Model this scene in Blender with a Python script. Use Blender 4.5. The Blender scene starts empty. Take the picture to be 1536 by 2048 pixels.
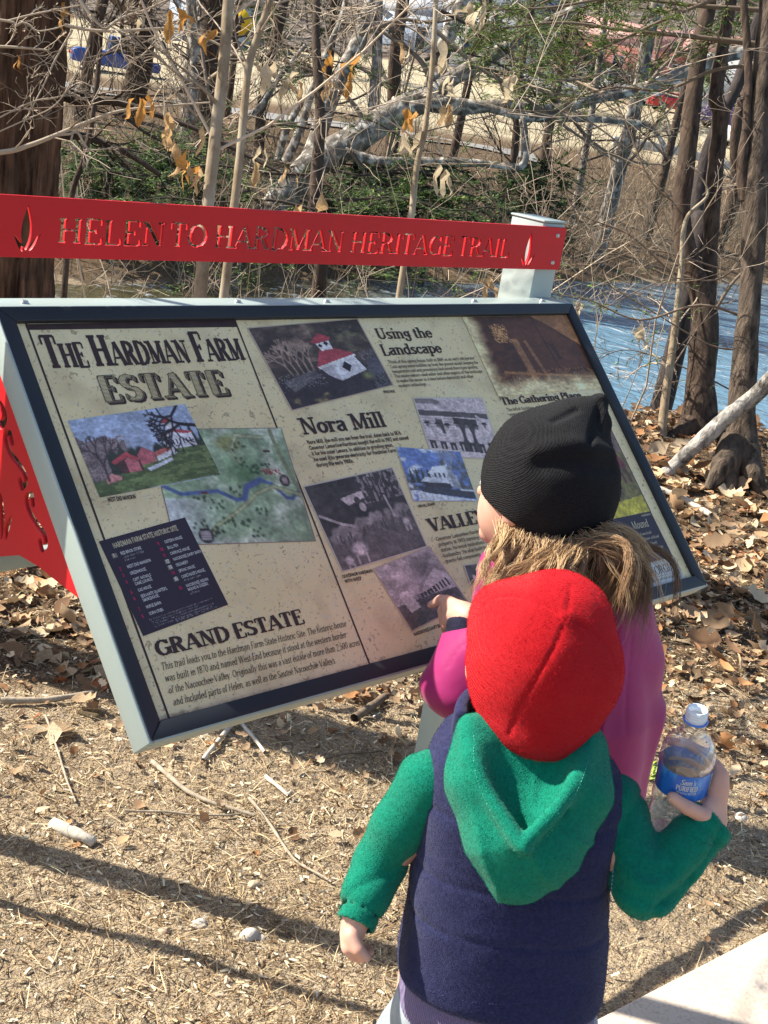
import bpy, math, random
import numpy as np
from mathutils import Matrix, Vector
random.seed(7); rng = np.random.default_rng(7)
S = bpy.context.scene
COL = S.collection
# ------------------------------------------------------------------ camera
FPX, YAW, PITCH, ROLL = 2625.8, .751, .3161, .1624
CAM = np.array([0, 0, 1.52])
FW = np.array([math.cos(YAW)*math.cos(PITCH), math.sin(YAW)*math.cos(PITCH), -math.sin(PITCH)])
_r = np.array([math.sin(YAW), -math.cos(YAW), 0]); _u = np.cross(_r, FW)
RT = math.cos(ROLL)*_r + math.sin(ROLL)*_u; UP = -math.sin(ROLL)*_r + math.cos(ROLL)*_u
FH = np.array([math.cos(YAW), math.sin(YAW), 0.]); RH = _r.copy()
cd = bpy.data.cameras.new('camera'); cam = bpy.data.objects.new('camera', cd); COL.objects.link(cam)
cam.matrix_world = Matrix(((RT[0], UP[0], -FW[0], 0), (RT[1], UP[1], -FW[1], 0), (RT[2], UP[2], -FW[2], 1.52), (0, 0, 0, 1)))
cd.sensor_width = 36; cd.lens = FPX/2048*36; cd.clip_start = .05; cd.clip_end = 1500
S.camera = cam
# ------------------------------------------------------------------ light
SUN_AZ, SUN_EL = 123.2, 40.0
w = bpy.data.worlds.new('World'); S.world = w; w.use_nodes = True
nt = w.node_tree; bg = nt.nodes['Background']; sk = nt.nodes.new('ShaderNodeTexSky')
sk.sky_type = 'NISHITA'; sk.sun_disc = False; sk.sun_elevation = math.radians(SUN_EL); sk.sun_rotation = math.radians(90-SUN_AZ)
sk.air_density = 1.0; sk.dust_density = 1.0
nt.links.new(sk.outputs[0], bg.inputs[0]); bg.inputs[1].default_value = .10
sd = bpy.data.lights.new('sun', 'SUN'); sd.energy = 5.; sd.angle = math.radians(.4); sd.color = (1, .93, .80)
so = bpy.data.objects.new('sun', sd); COL.objects.link(so)
az, el = math.radians(SUN_AZ), math.radians(SUN_EL)
SUNV = np.array([math.cos(az)*math.cos(el), math.sin(az)*math.cos(el), math.sin(el)])
so.rotation_euler = Vector(SUNV).to_track_quat('Z', 'Y').to_euler(); so.location = (-3, 5, 8)
S.view_settings.view_transform = 'Standard'; S.view_settings.look = 'None'; S.view_settings.exposure = 1.08; S.view_settings.gamma = 1
S.view_settings.use_curve_mapping = False
S.cycles.max_bounces = 6; S.cycles.transparent_max_bounces = 24; S.cycles.use_denoising = True

# ------------------------------------------------------------------ places seen in the photo
def ray(x, y): return FW + RT*(x-768)/FPX - UP*(y-1024)/FPX
def A(x, y, d): return CAM + ray(x, y)*d
def G(x, y, z=0):
    v = ray(x, y); return CAM + v*((z-CAM[2])/v[2])
# ------------------------------------------------------------------ object helpers
def tag(o, label=None, cat=None, group=None, kind=None):
    if label: o['label'] = label
    if cat: o['category'] = cat
    if group: o['group'] = group
    if kind: o['kind'] = kind
    return o
def empty(name, loc=(0, 0, 0)):
    o = bpy.data.objects.new(name, None); COL.objects.link(o); o.location = loc; o.empty_display_size = .1
    return o
def wmat(o):
    m = Matrix.Translation(o.location)
    return wmat(o.parent) @ o.matrix_parent_inverse @ m if o.parent else m
def mk(name, me, mat, parent=None):
    o = bpy.data.objects.new(name, me); COL.objects.link(o)
    if mat is not None and len(me.materials) == 0: me.materials.append(mat)
    if name in ('branches', 'foliage', 'hair', 'fuzz', 'stitching'): o['kind'] = 'stuff'
    if parent is not None: o.parent = parent; o.matrix_parent_inverse = wmat(parent).inverted()
    return o
def mesh(name, V, faces, smooth=False, col=None):
    """V (n,3); faces: list of int arrays (m,k)"""
    V = np.asarray(V, dtype=np.float32).reshape(-1, 3)
    me = bpy.data.meshes.new(name)
    faces = [np.asarray(f, dtype=np.int32) for f in faces if len(f)]
    nl = sum(f.size for f in faces); npoly = sum(len(f) for f in faces)
    me.vertices.add(len(V)); me.vertices.foreach_set('co', V.ravel())
    me.loops.add(nl); me.loops.foreach_set('vertex_index', np.concatenate([f.ravel() for f in faces]) if faces else np.zeros(0, np.int32))
    me.polygons.add(npoly)
    tot = np.concatenate([np.full(len(f), f.shape[1], np.int32) for f in faces]) if faces else np.zeros(0, np.int32)
    st = np.concatenate([[0], np.cumsum(tot)[:-1]]).astype(np.int32) if npoly else tot
    me.polygons.foreach_set('loop_start', st)
    if smooth: me.polygons.foreach_set('use_smooth', np.ones(npoly, dtype=bool))
    me.update(calc_edges=True)
    if col is not None:
        a = me.color_attributes.new('col', 'FLOAT_COLOR', 'POINT')
        c = np.ones((len(V), 4), np.float32); c[:, :3] = col; a.data.foreach_set('color', c.ravel())
    return me
class MB:
    def __init__(s): s.V = []; s.F = {}; s.C = []; s.n = 0
    def add(s, V, F, col=None):
        V = np.asarray(V, float).reshape(-1, 3)
        for f in (F if isinstance(F, list) and len(F) and np.ndim(F[0]) == 2 else [F]):
            f = np.asarray(f, int)
            if f.ndim == 1: f = f[None]
            s.F.setdefault(f.shape[1], []).append(f+s.n)
        s.V.append(V); s.n += len(V)
        if col is not None:
            c = np.asarray(col, float); s.C.append(np.broadcast_to(c, (len(V), 3)))
    def mesh(s, name, smooth=False):
        V = np.concatenate(s.V) if s.V else np.zeros((0, 3))
        return mesh(name, V, [np.concatenate(v) for v in s.F.values()], smooth, np.concatenate(s.C) if s.C else None)
    def build(s, name, mat, parent=None, smooth=False): return mk(name, s.mesh(name, smooth), mat, parent)
BQ = np.array([[0, 3, 2, 1], [4, 5, 6, 7], [0, 1, 5, 4], [1, 2, 6, 5], [2, 3, 7, 6], [3, 0, 4, 7]])
def boxv(o, a, b, c):
    """corner o and edge vectors a, b, c (right-handed)"""
    o, a, b, c = map(lambda q: np.asarray(q, float), (o, a, b, c))
    return np.array([o, o+a, o+a+b, o+b, o+c, o+a+c, o+a+b+c, o+b+c])
def bevel(o, wd=.002, seg=2):
    m = o.modifiers.new('bevel', 'BEVEL'); m.width = wd; m.segments = seg; m.limit_method = 'ANGLE'; m.angle_limit = .6
    return o
def unit(v):
    v = np.asarray(v, float); return v/(np.linalg.norm(v, axis=-1, keepdims=True)+1e-12)
def tubes(P, R, n=3, close=False):
    """P (N,K,3), R (N,K): N tubes at once"""
    P = np.asarray(P, float); R = np.asarray(R, float); N, K = R.shape
    T = np.gradient(P, axis=1) if K > 2 else np.repeat(P[:, 1:]-P[:, :1], 2, axis=1)
    T = unit(T); ref = np.where(np.abs(T[:, :1, 2:3]) > .9, np.array([1., 0, 0]), np.array([0, 0, 1.]))
    a = unit(np.cross(T, np.broadcast_to(ref, T.shape))); b = np.cross(T, a)
    th = np.arange(n)*2*np.pi/n
    V = P[:, :, None]+R[:, :, None, None]*(a[:, :, None]*np.cos(th)[:, None]+b[:, :, None]*np.sin(th)[:, None])
    i = np.arange(K-1)[:, None]*n; j = np.arange(n)[None]; j2 = (j+1) % n
    q = np.stack([i+j, i+j2, i+n+j2, i+n+j], -1).reshape(-1, 4)
    F = (q[None]+np.arange(N)[:, None, None]*K*n).reshape(-1, 4)
    return V.reshape(-1, 3), F
def catmull(pts, m=6):
    p = np.asarray(pts, float); p = np.vstack([2*p[0]-p[1], p, 2*p[-1]-p[-2]]); out = []
    for i in range(1, len(p)-2):
        for t in np.arange(m)/m:
            out.append(.5*((2*p[i])+(-p[i-1]+p[i+1])*t+(2*p[i-1]-5*p[i]+4*p[i+1]-p[i+2])*t*t+(-p[i-1]+3*p[i]-3*p[i+1]+p[i+2])*t**3))
    out.append(p[-2]); return np.array(out)
# ------------------------------------------------------------------ materials
def lin(c):
    c = np.asarray(c, float)/255.; return np.where(c < .04045, c/12.92, ((c+.055)/1.055)**2.4)
MATS = {}
def M(name, c1=(.5, .5, .5), c2=None, scale=8., rough=.7, bump=0., bscale=None, spec=.4, metal=0., detail=6., sheen=0., coord='Object',
      stretch=None, attr=False, c3=None, s3=60., trans=0., bdist=.002, lo=.35, hi=.65, tl=0.):
    if name in MATS: return MATS[name]
    m = bpy.data.materials.new(name); m.use_nodes = True; t = m.node_tree; b = t.nodes['Principled BSDF']
    L = t.links.new; N = t.nodes.new
    tc = N('ShaderNodeTexCoord'); src = tc.outputs[coord]
    if stretch:
        mp = N('ShaderNodeMapping'); mp.inputs['Scale'].default_value = stretch; L(src, mp.inputs[0]); src = mp.outputs[0]
    out = None
    if attr:
        at_ = N('ShaderNodeAttribute'); at_.attribute_name = 'col'; out = at_.outputs['Color']
    else:
        rgb = N('ShaderNodeRGB'); rgb.outputs[0].default_value = (*c1, 1); out = rgb.outputs[0]
    if c2 is not None:
        nz = N('ShaderNodeTexNoise'); nz.inputs['Scale'].default_value = scale; nz.inputs['Detail'].default_value = detail; L(src, nz.inputs[0])
        rp = N('ShaderNodeMapRange'); rp.inputs[1].default_value = lo; rp.inputs[2].default_value = hi; L(nz.outputs[0], rp.inputs[0])
        mx = N('ShaderNodeMix'); mx.data_type = 'RGBA'; L(rp.outputs[0], mx.inputs[0]); L(out, mx.inputs[6]); mx.inputs[7].default_value = (*c2, 1); out = mx.outputs[2]
    if c3 is not None:
        nz = N('ShaderNodeTexNoise'); nz.inputs['Scale'].default_value = s3; nz.inputs['Detail'].default_value = 4; L(src, nz.inputs[0])
        rp = N('ShaderNodeMapRange'); rp.inputs[1].default_value = .5; rp.inputs[2].default_value = .7; L(nz.outputs[0], rp.inputs[0])
        mx = N('ShaderNodeMix'); mx.data_type = 'RGBA'; L(rp.outputs[0], mx.inputs[0]); L(out, mx.inputs[6]); mx.inputs[7].default_value = (*c3, 1); out = mx.outputs[2]
    L(out, b.inputs['Base Color'])
    b.inputs['Roughness'].default_value = rough; b.inputs['Specular IOR Level'].default_value = spec; b.inputs['Metallic'].default_value = metal
    if sheen: b.inputs['Sheen Weight'].default_value = sheen; b.inputs['Sheen Roughness'].default_value = .5
    if bump:
        nz = N('ShaderNodeTexNoise'); nz.inputs['Scale'].default_value = bscale or scale*4; nz.inputs['Detail'].default_value = 6; L(src, nz.inputs[0])
        bp = N('ShaderNodeBump'); bp.inputs['Strength'].default_value = bump; bp.inputs['Distance'].default_value = bdist; L(nz.outputs[0], bp.inputs['Height'])
        L(bp.outputs[0], b.inputs['Normal'])
    if tl:
        tr = N('ShaderNodeBsdfTranslucent'); L(out, tr.inputs[0]); ms = N('ShaderNodeMixShader'); ms.inputs[0].default_value = tl
        L(b.outputs[0], ms.inputs[1]); L(tr.outputs[0], ms.inputs[2]); L(ms.outputs[0], t.nodes['Material Output'].inputs[0])
    MATS[name] = m; return m
# ------------------------------------------------------------------ 2D fields to polygons
CORN = [(0, 0), (1, 0), (1, 1), (0, 1)]
def field_mesh(F, x0, y0, h):
    """F (ny,nx) negative inside -> (2D verts list, quads/tris dict, boundary segments)"""
    ny, nx = F.shape; ins = F < 0
    c = ins[:-1, :-1].astype(int)+ins[:-1, 1:]+ins[1:, 1:]+ins[1:, :-1]
    V = []; polys = []; segs = []
    full = c == 4
    for j in np.nonzero(full.any(axis=1))[0]:
        r = np.concatenate([[0], full[j].astype(int), [0]]); d = np.diff(r)
        for a, b in zip(np.nonzero(d == 1)[0], np.nonzero(d == -1)[0]):
            n = len(V); V += [(a, j), (b, j), (b, j+1), (a, j+1)]; polys.append((n, n+1, n+2, n+3))
    for j, i in zip(*np.nonzero((c > 0) & (c < 4))):
        n = len(V); k0 = n; ids = []; cross = []
        for q in range(4):
            a, b = CORN[q], CORN[(q+1) % 4]; fa = F[j+a[1], i+a[0]]; fb = F[j+b[1], i+b[0]]
            if fa < 0: V.append((i+a[0], j+a[1])); ids.append(len(V)-1)
            if (fa < 0) != (fb < 0):
                t = fa/(fa-fb); V.append((i+a[0]+(b[0]-a[0])*t, j+a[1]+(b[1]-a[1])*t)); ids.append(len(V)-1); cross.append((len(V)-1, fa < 0))
        polys.append(tuple(ids))
        for q in range(len(cross)):
            if cross[q][1]: segs.append((cross[q][0], cross[(q+1) % len(cross)][0]))
    V = np.array(V, float).reshape(-1, 2)*h+(x0, y0)
    return V, polys, segs
def group_polys(polys):
    d = {}
    for p in polys: d.setdefault(len(p), []).append(p)
    return [np.array(v) for k, v in d.items() if k > 2]
def plate_mesh(name, F, x0, y0, h, place, thick):
    """place(u,v,w)->3D ; extruded plate with real holes"""
    V, polys, segs = field_mesh(F, x0, y0, h); n = len(V)
    a = place(V[:, 0], V[:, 1], 0*V[:, 0]); b = place(V[:, 0], V[:, 1], 0*V[:, 0]-thick)
    fs = group_polys(polys); back = [f[:, ::-1]+n for f in fs]
    side = np.array([(p, q, q+n, p+n) for p, q in segs])[:, ::-1] if segs else []
    return mesh(name, np.vstack([a, b]), fs+back+([side] if len(side) else []))
def seg_sdf(X, Y, a, b, hw, rnd=False):
    dx, dy = b[0]-a[0], b[1]-a[1]; L = math.hypot(dx, dy)+1e-9; ux, uy = dx/L, dy/L
    px, py = X-(a[0]+b[0])/2, Y-(a[1]+b[1])/2
    al = np.abs(px*ux+py*uy)-L/2; pe = np.abs(-px*uy+py*ux)
    if rnd: return np.hypot(np.maximum(al, 0), pe)-hw
    pe = pe-hw
    return np.maximum(al, pe)
# ------------------------------------------------------------------ a small hand-made slab-serif alphabet
# per glyph: advance; L thick stroke, l thin stroke, s serif at point, c arc (cx cy rx ry a0 a1), d dot
GL = {
'A': '.80;l .06 0 .38 1;L .40 1 .72 0;l .18 .32 .6 .32;s .07 0;s .72 0', 'B': '.70;L .16 0 .16 1;c .36 .76 .2 .24 -90 90;c .36 .26 .25 .26 -90 90;l .06 1 .38 1;l .16 .52 .38 .52;l .06 0 .38 0',
'C': '.72;c .4 .5 .3 .5 40 320;l .64 .7 .64 .98', 'D': '.78;L .16 0 .16 1;c .36 .5 .33 .5 -90 90;l .06 1 .38 1;l .06 0 .38 0', 'E': '.66;L .16 0 .16 1;l .06 1 .58 1;l .06 0 .6 0;l .16 .52 .42 .52;l .58 1 .58 .76;l .6 0 .6 .26;l .42 .42 .42 .62',
'F': '.62;L .16 0 .16 1;l .06 1 .56 1;s .16 0;l .16 .5 .4 .5;l .56 1 .56 .74;l .4 .4 .4 .6', 'G': '.78;c .4 .5 .31 .5 40 330;l .66 .7 .66 .98;L .66 .05 .66 .42;s .64 .42', 'H': '.82;L .17 0 .17 1;L .65 0 .65 1;l .17 .52 .65 .52;s .17 0;s .17 1;s .65 0;s .65 1',
'I': '.36;L .18 0 .18 1;s .18 0;s .18 1', 'J': '.52;L .34 .25 .34 1;s .34 1;c .2 .2 .14 .2 180 360', 'K': '.78;L .16 0 .16 1;l .16 .4 .6 1;L .32 .58 .66 0;s .16 0;s .16 1;s .62 1;s .66 0',
'L': '.64;L .17 0 .17 1;s .17 1;l .06 0 .58 0;l .58 0 .58 .28', 'M': '.96;l .15 0 .15 1;L .17 1 .47 .05;l .47 .05 .77 1;L .8 0 .8 1;s .15 0;s .12 1;s .8 0;s .83 1', 'N': '.84;l .16 0 .16 1;L .18 1 .66 0;l .68 0 .68 1;s .16 0;s .12 1;s .68 1',
'O': '.80;c .4 .5 .32 .5 0 360', 'P': '.66;L .16 0 .16 1;c .34 .74 .24 .26 -90 90;l .06 1 .36 1;l .16 .48 .36 .48;s .16 0', 'Q': '.80;c .4 .5 .32 .5 0 360;L .42 .2 .7 -.12', 'R': '.76;L .16 0 .16 1;c .34 .75 .23 .25 -90 90;l .06 1 .36 1;l .16 .5 .36 .5;s .16 0;L .4 .48 .62 .02;s .66 0',
'S': '.62;c .31 .75 .21 .25 60 270;c .31 .26 .23 .26 -120 90;l .52 .76 .52 .98;l .08 .02 .08 .26', 'T': '.70;L .35 0 .35 1;l .06 1 .64 1;l .06 1 .06 .74;l .64 1 .64 .74;s .35 0', 'U': '.80;L .17 .3 .17 1;l .63 .3 .63 1;c .4 .3 .23 .3 180 360;s .17 1;s .63 1',
'V': '.78;L .1 1 .4 0;l .4 0 .68 1;s .1 1;s .68 1', 'W': '1.08;L .1 1 .32 0;l .32 0 .54 1;L .54 1 .76 0;l .76 0 .98 1;s .1 1;s .98 1;s .54 1', 'X': '.76;L .1 1 .66 0;l .1 0 .66 1;s .1 1;s .1 0;s .66 0;s .66 1',
'Y': '.74;L .08 1 .37 .5;l .37 .5 .66 1;L .37 0 .37 .5;s .08 1;s .66 1;s .37 0', 'Z': '.66;l .1 1 .58 1;L .56 1 .1 0;l .08 0 .6 0;l .1 1 .1 .76;l .6 0 .6 .24',
'a': '.56;c .26 .5 .16 .16 0 150;L .42 .08 .42 .5;c .26 .2 .17 .2 80 290;l .4 .06 .52 .02;l .26 .4 .42 .42', 'b': '.60;L .14 0 .14 1;s .08 1;c .32 .33 .2 .33 -150 150', 'c': '.50;c .28 .33 .2 .33 45 320;d .42 .52', 'd': '.62;L .46 0 .46 1;c .28 .33 .2 .33 30 330;s .4 1;s .52 0',
'e': '.52;c .28 .33 .2 .33 0 315;l .1 .36 .46 .36', 'f': '.38;L .17 0 .17 .8;c .29 .82 .12 .17 60 180;l .04 .64 .32 .64;s .17 0;d .36 .9', 'g': '.56;c .27 .42 .17 .24 0 360;L .42 .0 .42 .62;c .25 -.05 .18 .2 180 360;l .42 .62 .56 .66', 'h': '.64;L .15 0 .15 1;c .32 .42 .17 .24 0 150;L .49 0 .49 .42;s .15 0;s .08 1;s .49 0',
'i': '.32;L .17 0 .17 .66;s .17 0;s .11 .66;d .16 .9', 'j': '.30;L .17 -.1 .17 .66;c .07 -.1 .1 .18 -90 0;s .11 .66;d .16 .9', 'k': '.60;L .15 0 .15 1;l .15 .25 .46 .64;L .28 .4 .5 0;s .15 0;s .08 1;s .5 0;s .46 .64', 'l': '.32;L .16 0 .16 1;s .16 0;s .1 1',
'm': '.94;L .15 0 .15 .66;c .31 .44 .15 .22 0 150;L .46 0 .46 .44;c .62 .44 .15 .22 0 150;L .77 0 .77 .44;s .15 0;s .08 .66;s .46 0;s .77 0', 'n': '.64;L .15 0 .15 .66;c .32 .42 .17 .24 0 150;L .49 0 .49 .42;s .15 0;s .08 .66;s .49 0', 'o': '.56;c .28 .33 .2 .33 0 360',
'p': '.60;L .14 -.3 .14 .66;s .14 -.3;s .08 .66;c .32 .33 .2 .33 -150 150', 'q': '.60;L .46 -.3 .46 .66;s .46 -.3;c .28 .33 .2 .33 30 330', 'r': '.46;L .15 0 .15 .66;c .33 .44 .17 .2 60 150;s .15 0;s .08 .66;d .4 .56', 's': '.46;c .23 .49 .14 .16 50 270;c .23 .17 .15 .17 -130 90;l .37 .5 .37 .64;l .08 .02 .08 .16',
't': '.38;L .17 .12 .17 .85;c .27 .12 .1 .12 180 300;l .04 .64 .32 .64', 'u': '.64;L .15 .22 .15 .66;c .3 .22 .15 .22 180 330;L .48 0 .48 .66;s .1 .66;s .43 .66;s .53 0', 'v': '.56;L .08 .66 .28 0;l .28 0 .48 .66;s .08 .66;s .48 .66', 'w': '.80;L .08 .66 .24 0;l .24 0 .4 .66;L .4 .66 .56 0;l .56 0 .72 .66;s .08 .66;s .72 .66',
'x': '.56;L .08 .66 .46 0;l .08 0 .46 .66;s .08 .66;s .46 .66;s .08 0;s .46 0', 'y': '.56;L .08 .66 .28 0;l .16 -.28 .48 .66;s .08 .66;s .48 .66', 'z': '.48;l .06 .66 .42 .66;L .42 .66 .06 0;l .06 0 .44 0',
'0': '.60;c .3 .5 .21 .5 0 360', '1': '.42;L .23 0 .23 1;l .08 .8 .23 1;s .23 0', '2': '.58;c .28 .74 .19 .26 -20 170;l .46 .66 .08 .02;L .08 0 .5 0', '3': '.56;c .27 .76 .17 .24 -90 150;c .27 .27 .2 .27 -150 90', '4': '.60;L .42 0 .42 1;l .42 1 .06 .28;l .06 .28 .56 .28', '5': '.58;l .14 1 .48 1;l .14 1 .12 .55;c .27 .32 .21 .32 -150 130',
'6': '.58;c .3 .32 .2 .32 0 360;c .4 .45 .3 .55 100 190', '7': '.54;L .08 1 .48 1;l .48 1 .2 0', '8': '.58;c .29 .75 .16 .25 0 360;c .29 .26 .2 .26 0 360', '9': '.58;c .28 .68 .2 .32 0 360;c .18 .55 .3 .55 -80 10',
'.': '.24;d .12 .06', ',': '.24;d .12 .06;l .14 .04 .06 -.16', '-': '.36;L .06 .36 .3 .36', "'": '.2;L .1 .75 .1 1', '&': '.78;c .3 .78 .14 .22 0 360;L .2 .62 .66 0;c .28 .25 .2 .25 120 330;l .45 .12 .66 .5', '(': '.32;c .34 .4 .2 .6 120 240', ')': '.32;c -.02 .4 .2 .6 -60 60', '/': '.4;l .05 0 .35 1', ' ': '.28', ';': '.24;d .12 .06;d .12 .5',
}
def glyph_sdf(ch, X, Y, B, T, serif):
    """X,Y in em units"""
    D = np.full(X.shape, 9.)
    for tok in GL[ch].split(';')[1:]:
        k, *a = tok.split(); a = list(map(float, a))
        if k == 'L': D = np.minimum(D, seg_sdf(X, Y, a[:2], a[2:], B))
        elif k == 'l': D = np.minimum(D, seg_sdf(X, Y, a[:2], a[2:], T))
        elif k == 'd': D = np.minimum(D, np.hypot(X-a[0], Y-a[1])-B*1.05)
        elif k == 's':
            if serif > 0: D = np.minimum(D, np.maximum(np.abs(X-a[0])-(B+serif), np.abs(Y-a[1]*(1-T)-(T if a[1] < .5 else 0)+(0 if a[1] < .5 else 0))-T))
        elif k == 'c':
            cx, cy, rx, ry, a0, a1 = a; n = max(5, int(abs(a1-a0)/26)); th = np.radians(np.linspace(a0, a1, n+1))
            ry = ry-T; 
            px, py = cx+rx*np.cos(th), cy+ry*np.sin(th)
            for i in range(n):
                m = (th[i]+th[i+1])/2; hw = T+(B-T)*abs(math.cos(m))
                D = np.minimum(D, seg_sdf(X, Y, (px[i], py[i]), (px[i+1], py[i+1]), hw, True))
    return D
def text_width(s, kern=0.): return sum(float(GL[c].split(';')[0])+kern for c in s)
def text_field(s, height, width=None, bold=.09, thin=.04, serif=.06, h=.0005, shear=0., kern=0., caps=None, padk=.4):
    """-> F, x0, y0, h; baseline at y=0, starts at x=0; y up. caps: small-cap scale for letters marked with lower case"""
    adv = []; sc = []
    for c in s:
        k = caps if (caps and c.islower()) else 1.
        cc = c.upper() if caps else c
        adv.append((float(GL[cc].split(';')[0])+kern)*k); sc.append((cc, k))
    tot = sum(adv); xs = (width/(tot*height)) if width else 1.
    W = tot*height*xs; pad = padk*height
    nx = int((W+2*pad)/h)+2; ny = int((height*1.9)/h)+2; x0 = -pad; y0 = -.45*height
    F = np.full((ny, nx), 1.); xg = x0+np.arange(nx)*h; yg = y0+np.arange(ny)*h
    pen = 0.
    for (c, k), ad in zip(sc, adv):
        if c != ' ':
            a = int(max(0, (pen*height*xs-.25*height-x0)/h)); b = int(min(nx, ((pen+ad)*height*xs+.25*height+abs(shear)*height-x0)/h))
            X, Y = np.meshgrid(xg[a:b], yg); Y = Y/height
            X = (X/height-shear*Y)/xs-pen
            D = glyph_sdf(c, X/k*1., Y/k, bold, thin, serif)*height*k
            F[:, a:b] = np.minimum(F[:, a:b], D)
        pen += ad
    return F, x0, y0, h
# ------------------------------------------------------------------ the wayside sign
PTL = np.array([.8875, 1.5937, 1.1501]); PW, PH = 1.27, .6238
EX = np.array([1., 0, 0]); ED = np.array([0, -math.sqrt(.5), -math.sqrt(.5)]); EN = np.array([0, -math.sqrt(.5), math.sqrt(.5)])
def PP(u, v, n=0.):
    u, v, n = np.broadcast_arrays(np.asarray(u, float), np.asarray(v, float), np.asarray(n, float))
    return PTL+u[..., None]*EX+v[..., None]*ED+n[..., None]*EN
frame_m = M('sage_grey_powder_coat', (.31, .375, .36), (.36, .42, .40), scale=3, rough=.33, bump=.06, bscale=90, spec=.5, lo=.3, hi=.8)
rail_m = M('shaded_rail_paint', (.022, .026, .032), (.030, .034, .040), scale=4, rough=.5, bump=.04, bscale=60, spec=.3)  # face rails share the sage coat; their shade is put into the colour
red_m = M('red_powder_coat', (.58, .012, .02), (.50, .010, .017), scale=5, rough=.42, bump=.05, bscale=120, spec=.3)
steel_m = M('zinc_screw_metal', (.5, .5, .48), rough=.35, metal=.8)
ink = M('dark_brown_print_ink', (.05, .027, .025), (.065, .036, .032), scale=40, rough=.5, spec=.35)
cream_ink = M('cream_print_ink', (.55, .47, .30), rough=.5); white_ink = M('pale_print_ink', (.62, .60, .56), rough=.5)
pink_ink = M('magenta_print_ink', (.42, .02, .08), rough=.5)

sign = empty('information_sign', (1.52, 1.55, 0))
tag(sign, 'tilted trail information panel about a farm estate under a red cut-out name banner', 'sign')
RW = .0245   # width of the face rails; print sits a little behind them
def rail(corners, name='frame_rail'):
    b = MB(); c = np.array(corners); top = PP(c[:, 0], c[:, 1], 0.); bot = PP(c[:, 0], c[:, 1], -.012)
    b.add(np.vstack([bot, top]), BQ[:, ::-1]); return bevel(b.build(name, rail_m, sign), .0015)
rb = .0225
e_ = .0004
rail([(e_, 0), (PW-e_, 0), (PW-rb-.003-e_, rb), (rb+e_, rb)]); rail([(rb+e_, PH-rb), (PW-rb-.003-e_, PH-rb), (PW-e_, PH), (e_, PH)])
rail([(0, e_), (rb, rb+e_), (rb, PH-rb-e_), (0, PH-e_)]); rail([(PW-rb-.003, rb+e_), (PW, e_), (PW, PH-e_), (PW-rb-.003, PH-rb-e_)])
TH = .044
def sbox(u0, u1, v0, v1, n0, n1, name, mat, bw=.002):
    b = MB(); o = PP(u0, v0, n0); V = boxv(o, EX*(u1-u0), ED*(v1-v0), EN*(n1-n0)); b.add(V, BQ[:, ::-1] if np.dot(np.cross(EX, ED), EN) < 0 else BQ)
    return bevel(b.build(name, mat, sign), bw)
sbox(-.003, .004, -.003, PH+.003, -TH, -.0015, 'frame_side', frame_m); sbox(PW-.004, PW+.003, -.003, PH+.003, -TH, -.0015, 'frame_side', frame_m)
sbox(.0045, PW-.0045, -.003, .004, -TH, -.0015, 'frame_side', frame_m); sbox(.0045, PW-.0045, PH-.004, PH+.003, -TH, -.0015, 'frame_side', frame_m)
sbox(.0045, PW-.0045, .0045, PH-.0045, -TH, -TH+.006, 'back_sheet', frame_m)
lb = MB(); lb.add(boxv((PTL[0]-.002, PTL[1]+.0025, PTL[2]-.008), (PW+.004, 0, 0), (0, .052, 0), (0, 0, .0075)), BQ); bevel(lb.build('top_ledge', frame_m, sign), .0015)
for u in (.055, .43, .62, .995, 1.2):
    t, f = tubes(np.array([[PTL+(u, .022, 0), PTL+(u, .022, .0035)]]), np.array([[.0062, .0045]]), 10)
    b = MB(); b.add(t, f); b.add(t[10:], np.arange(10)[None]); b.build('screw', steel_m, sign)
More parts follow.
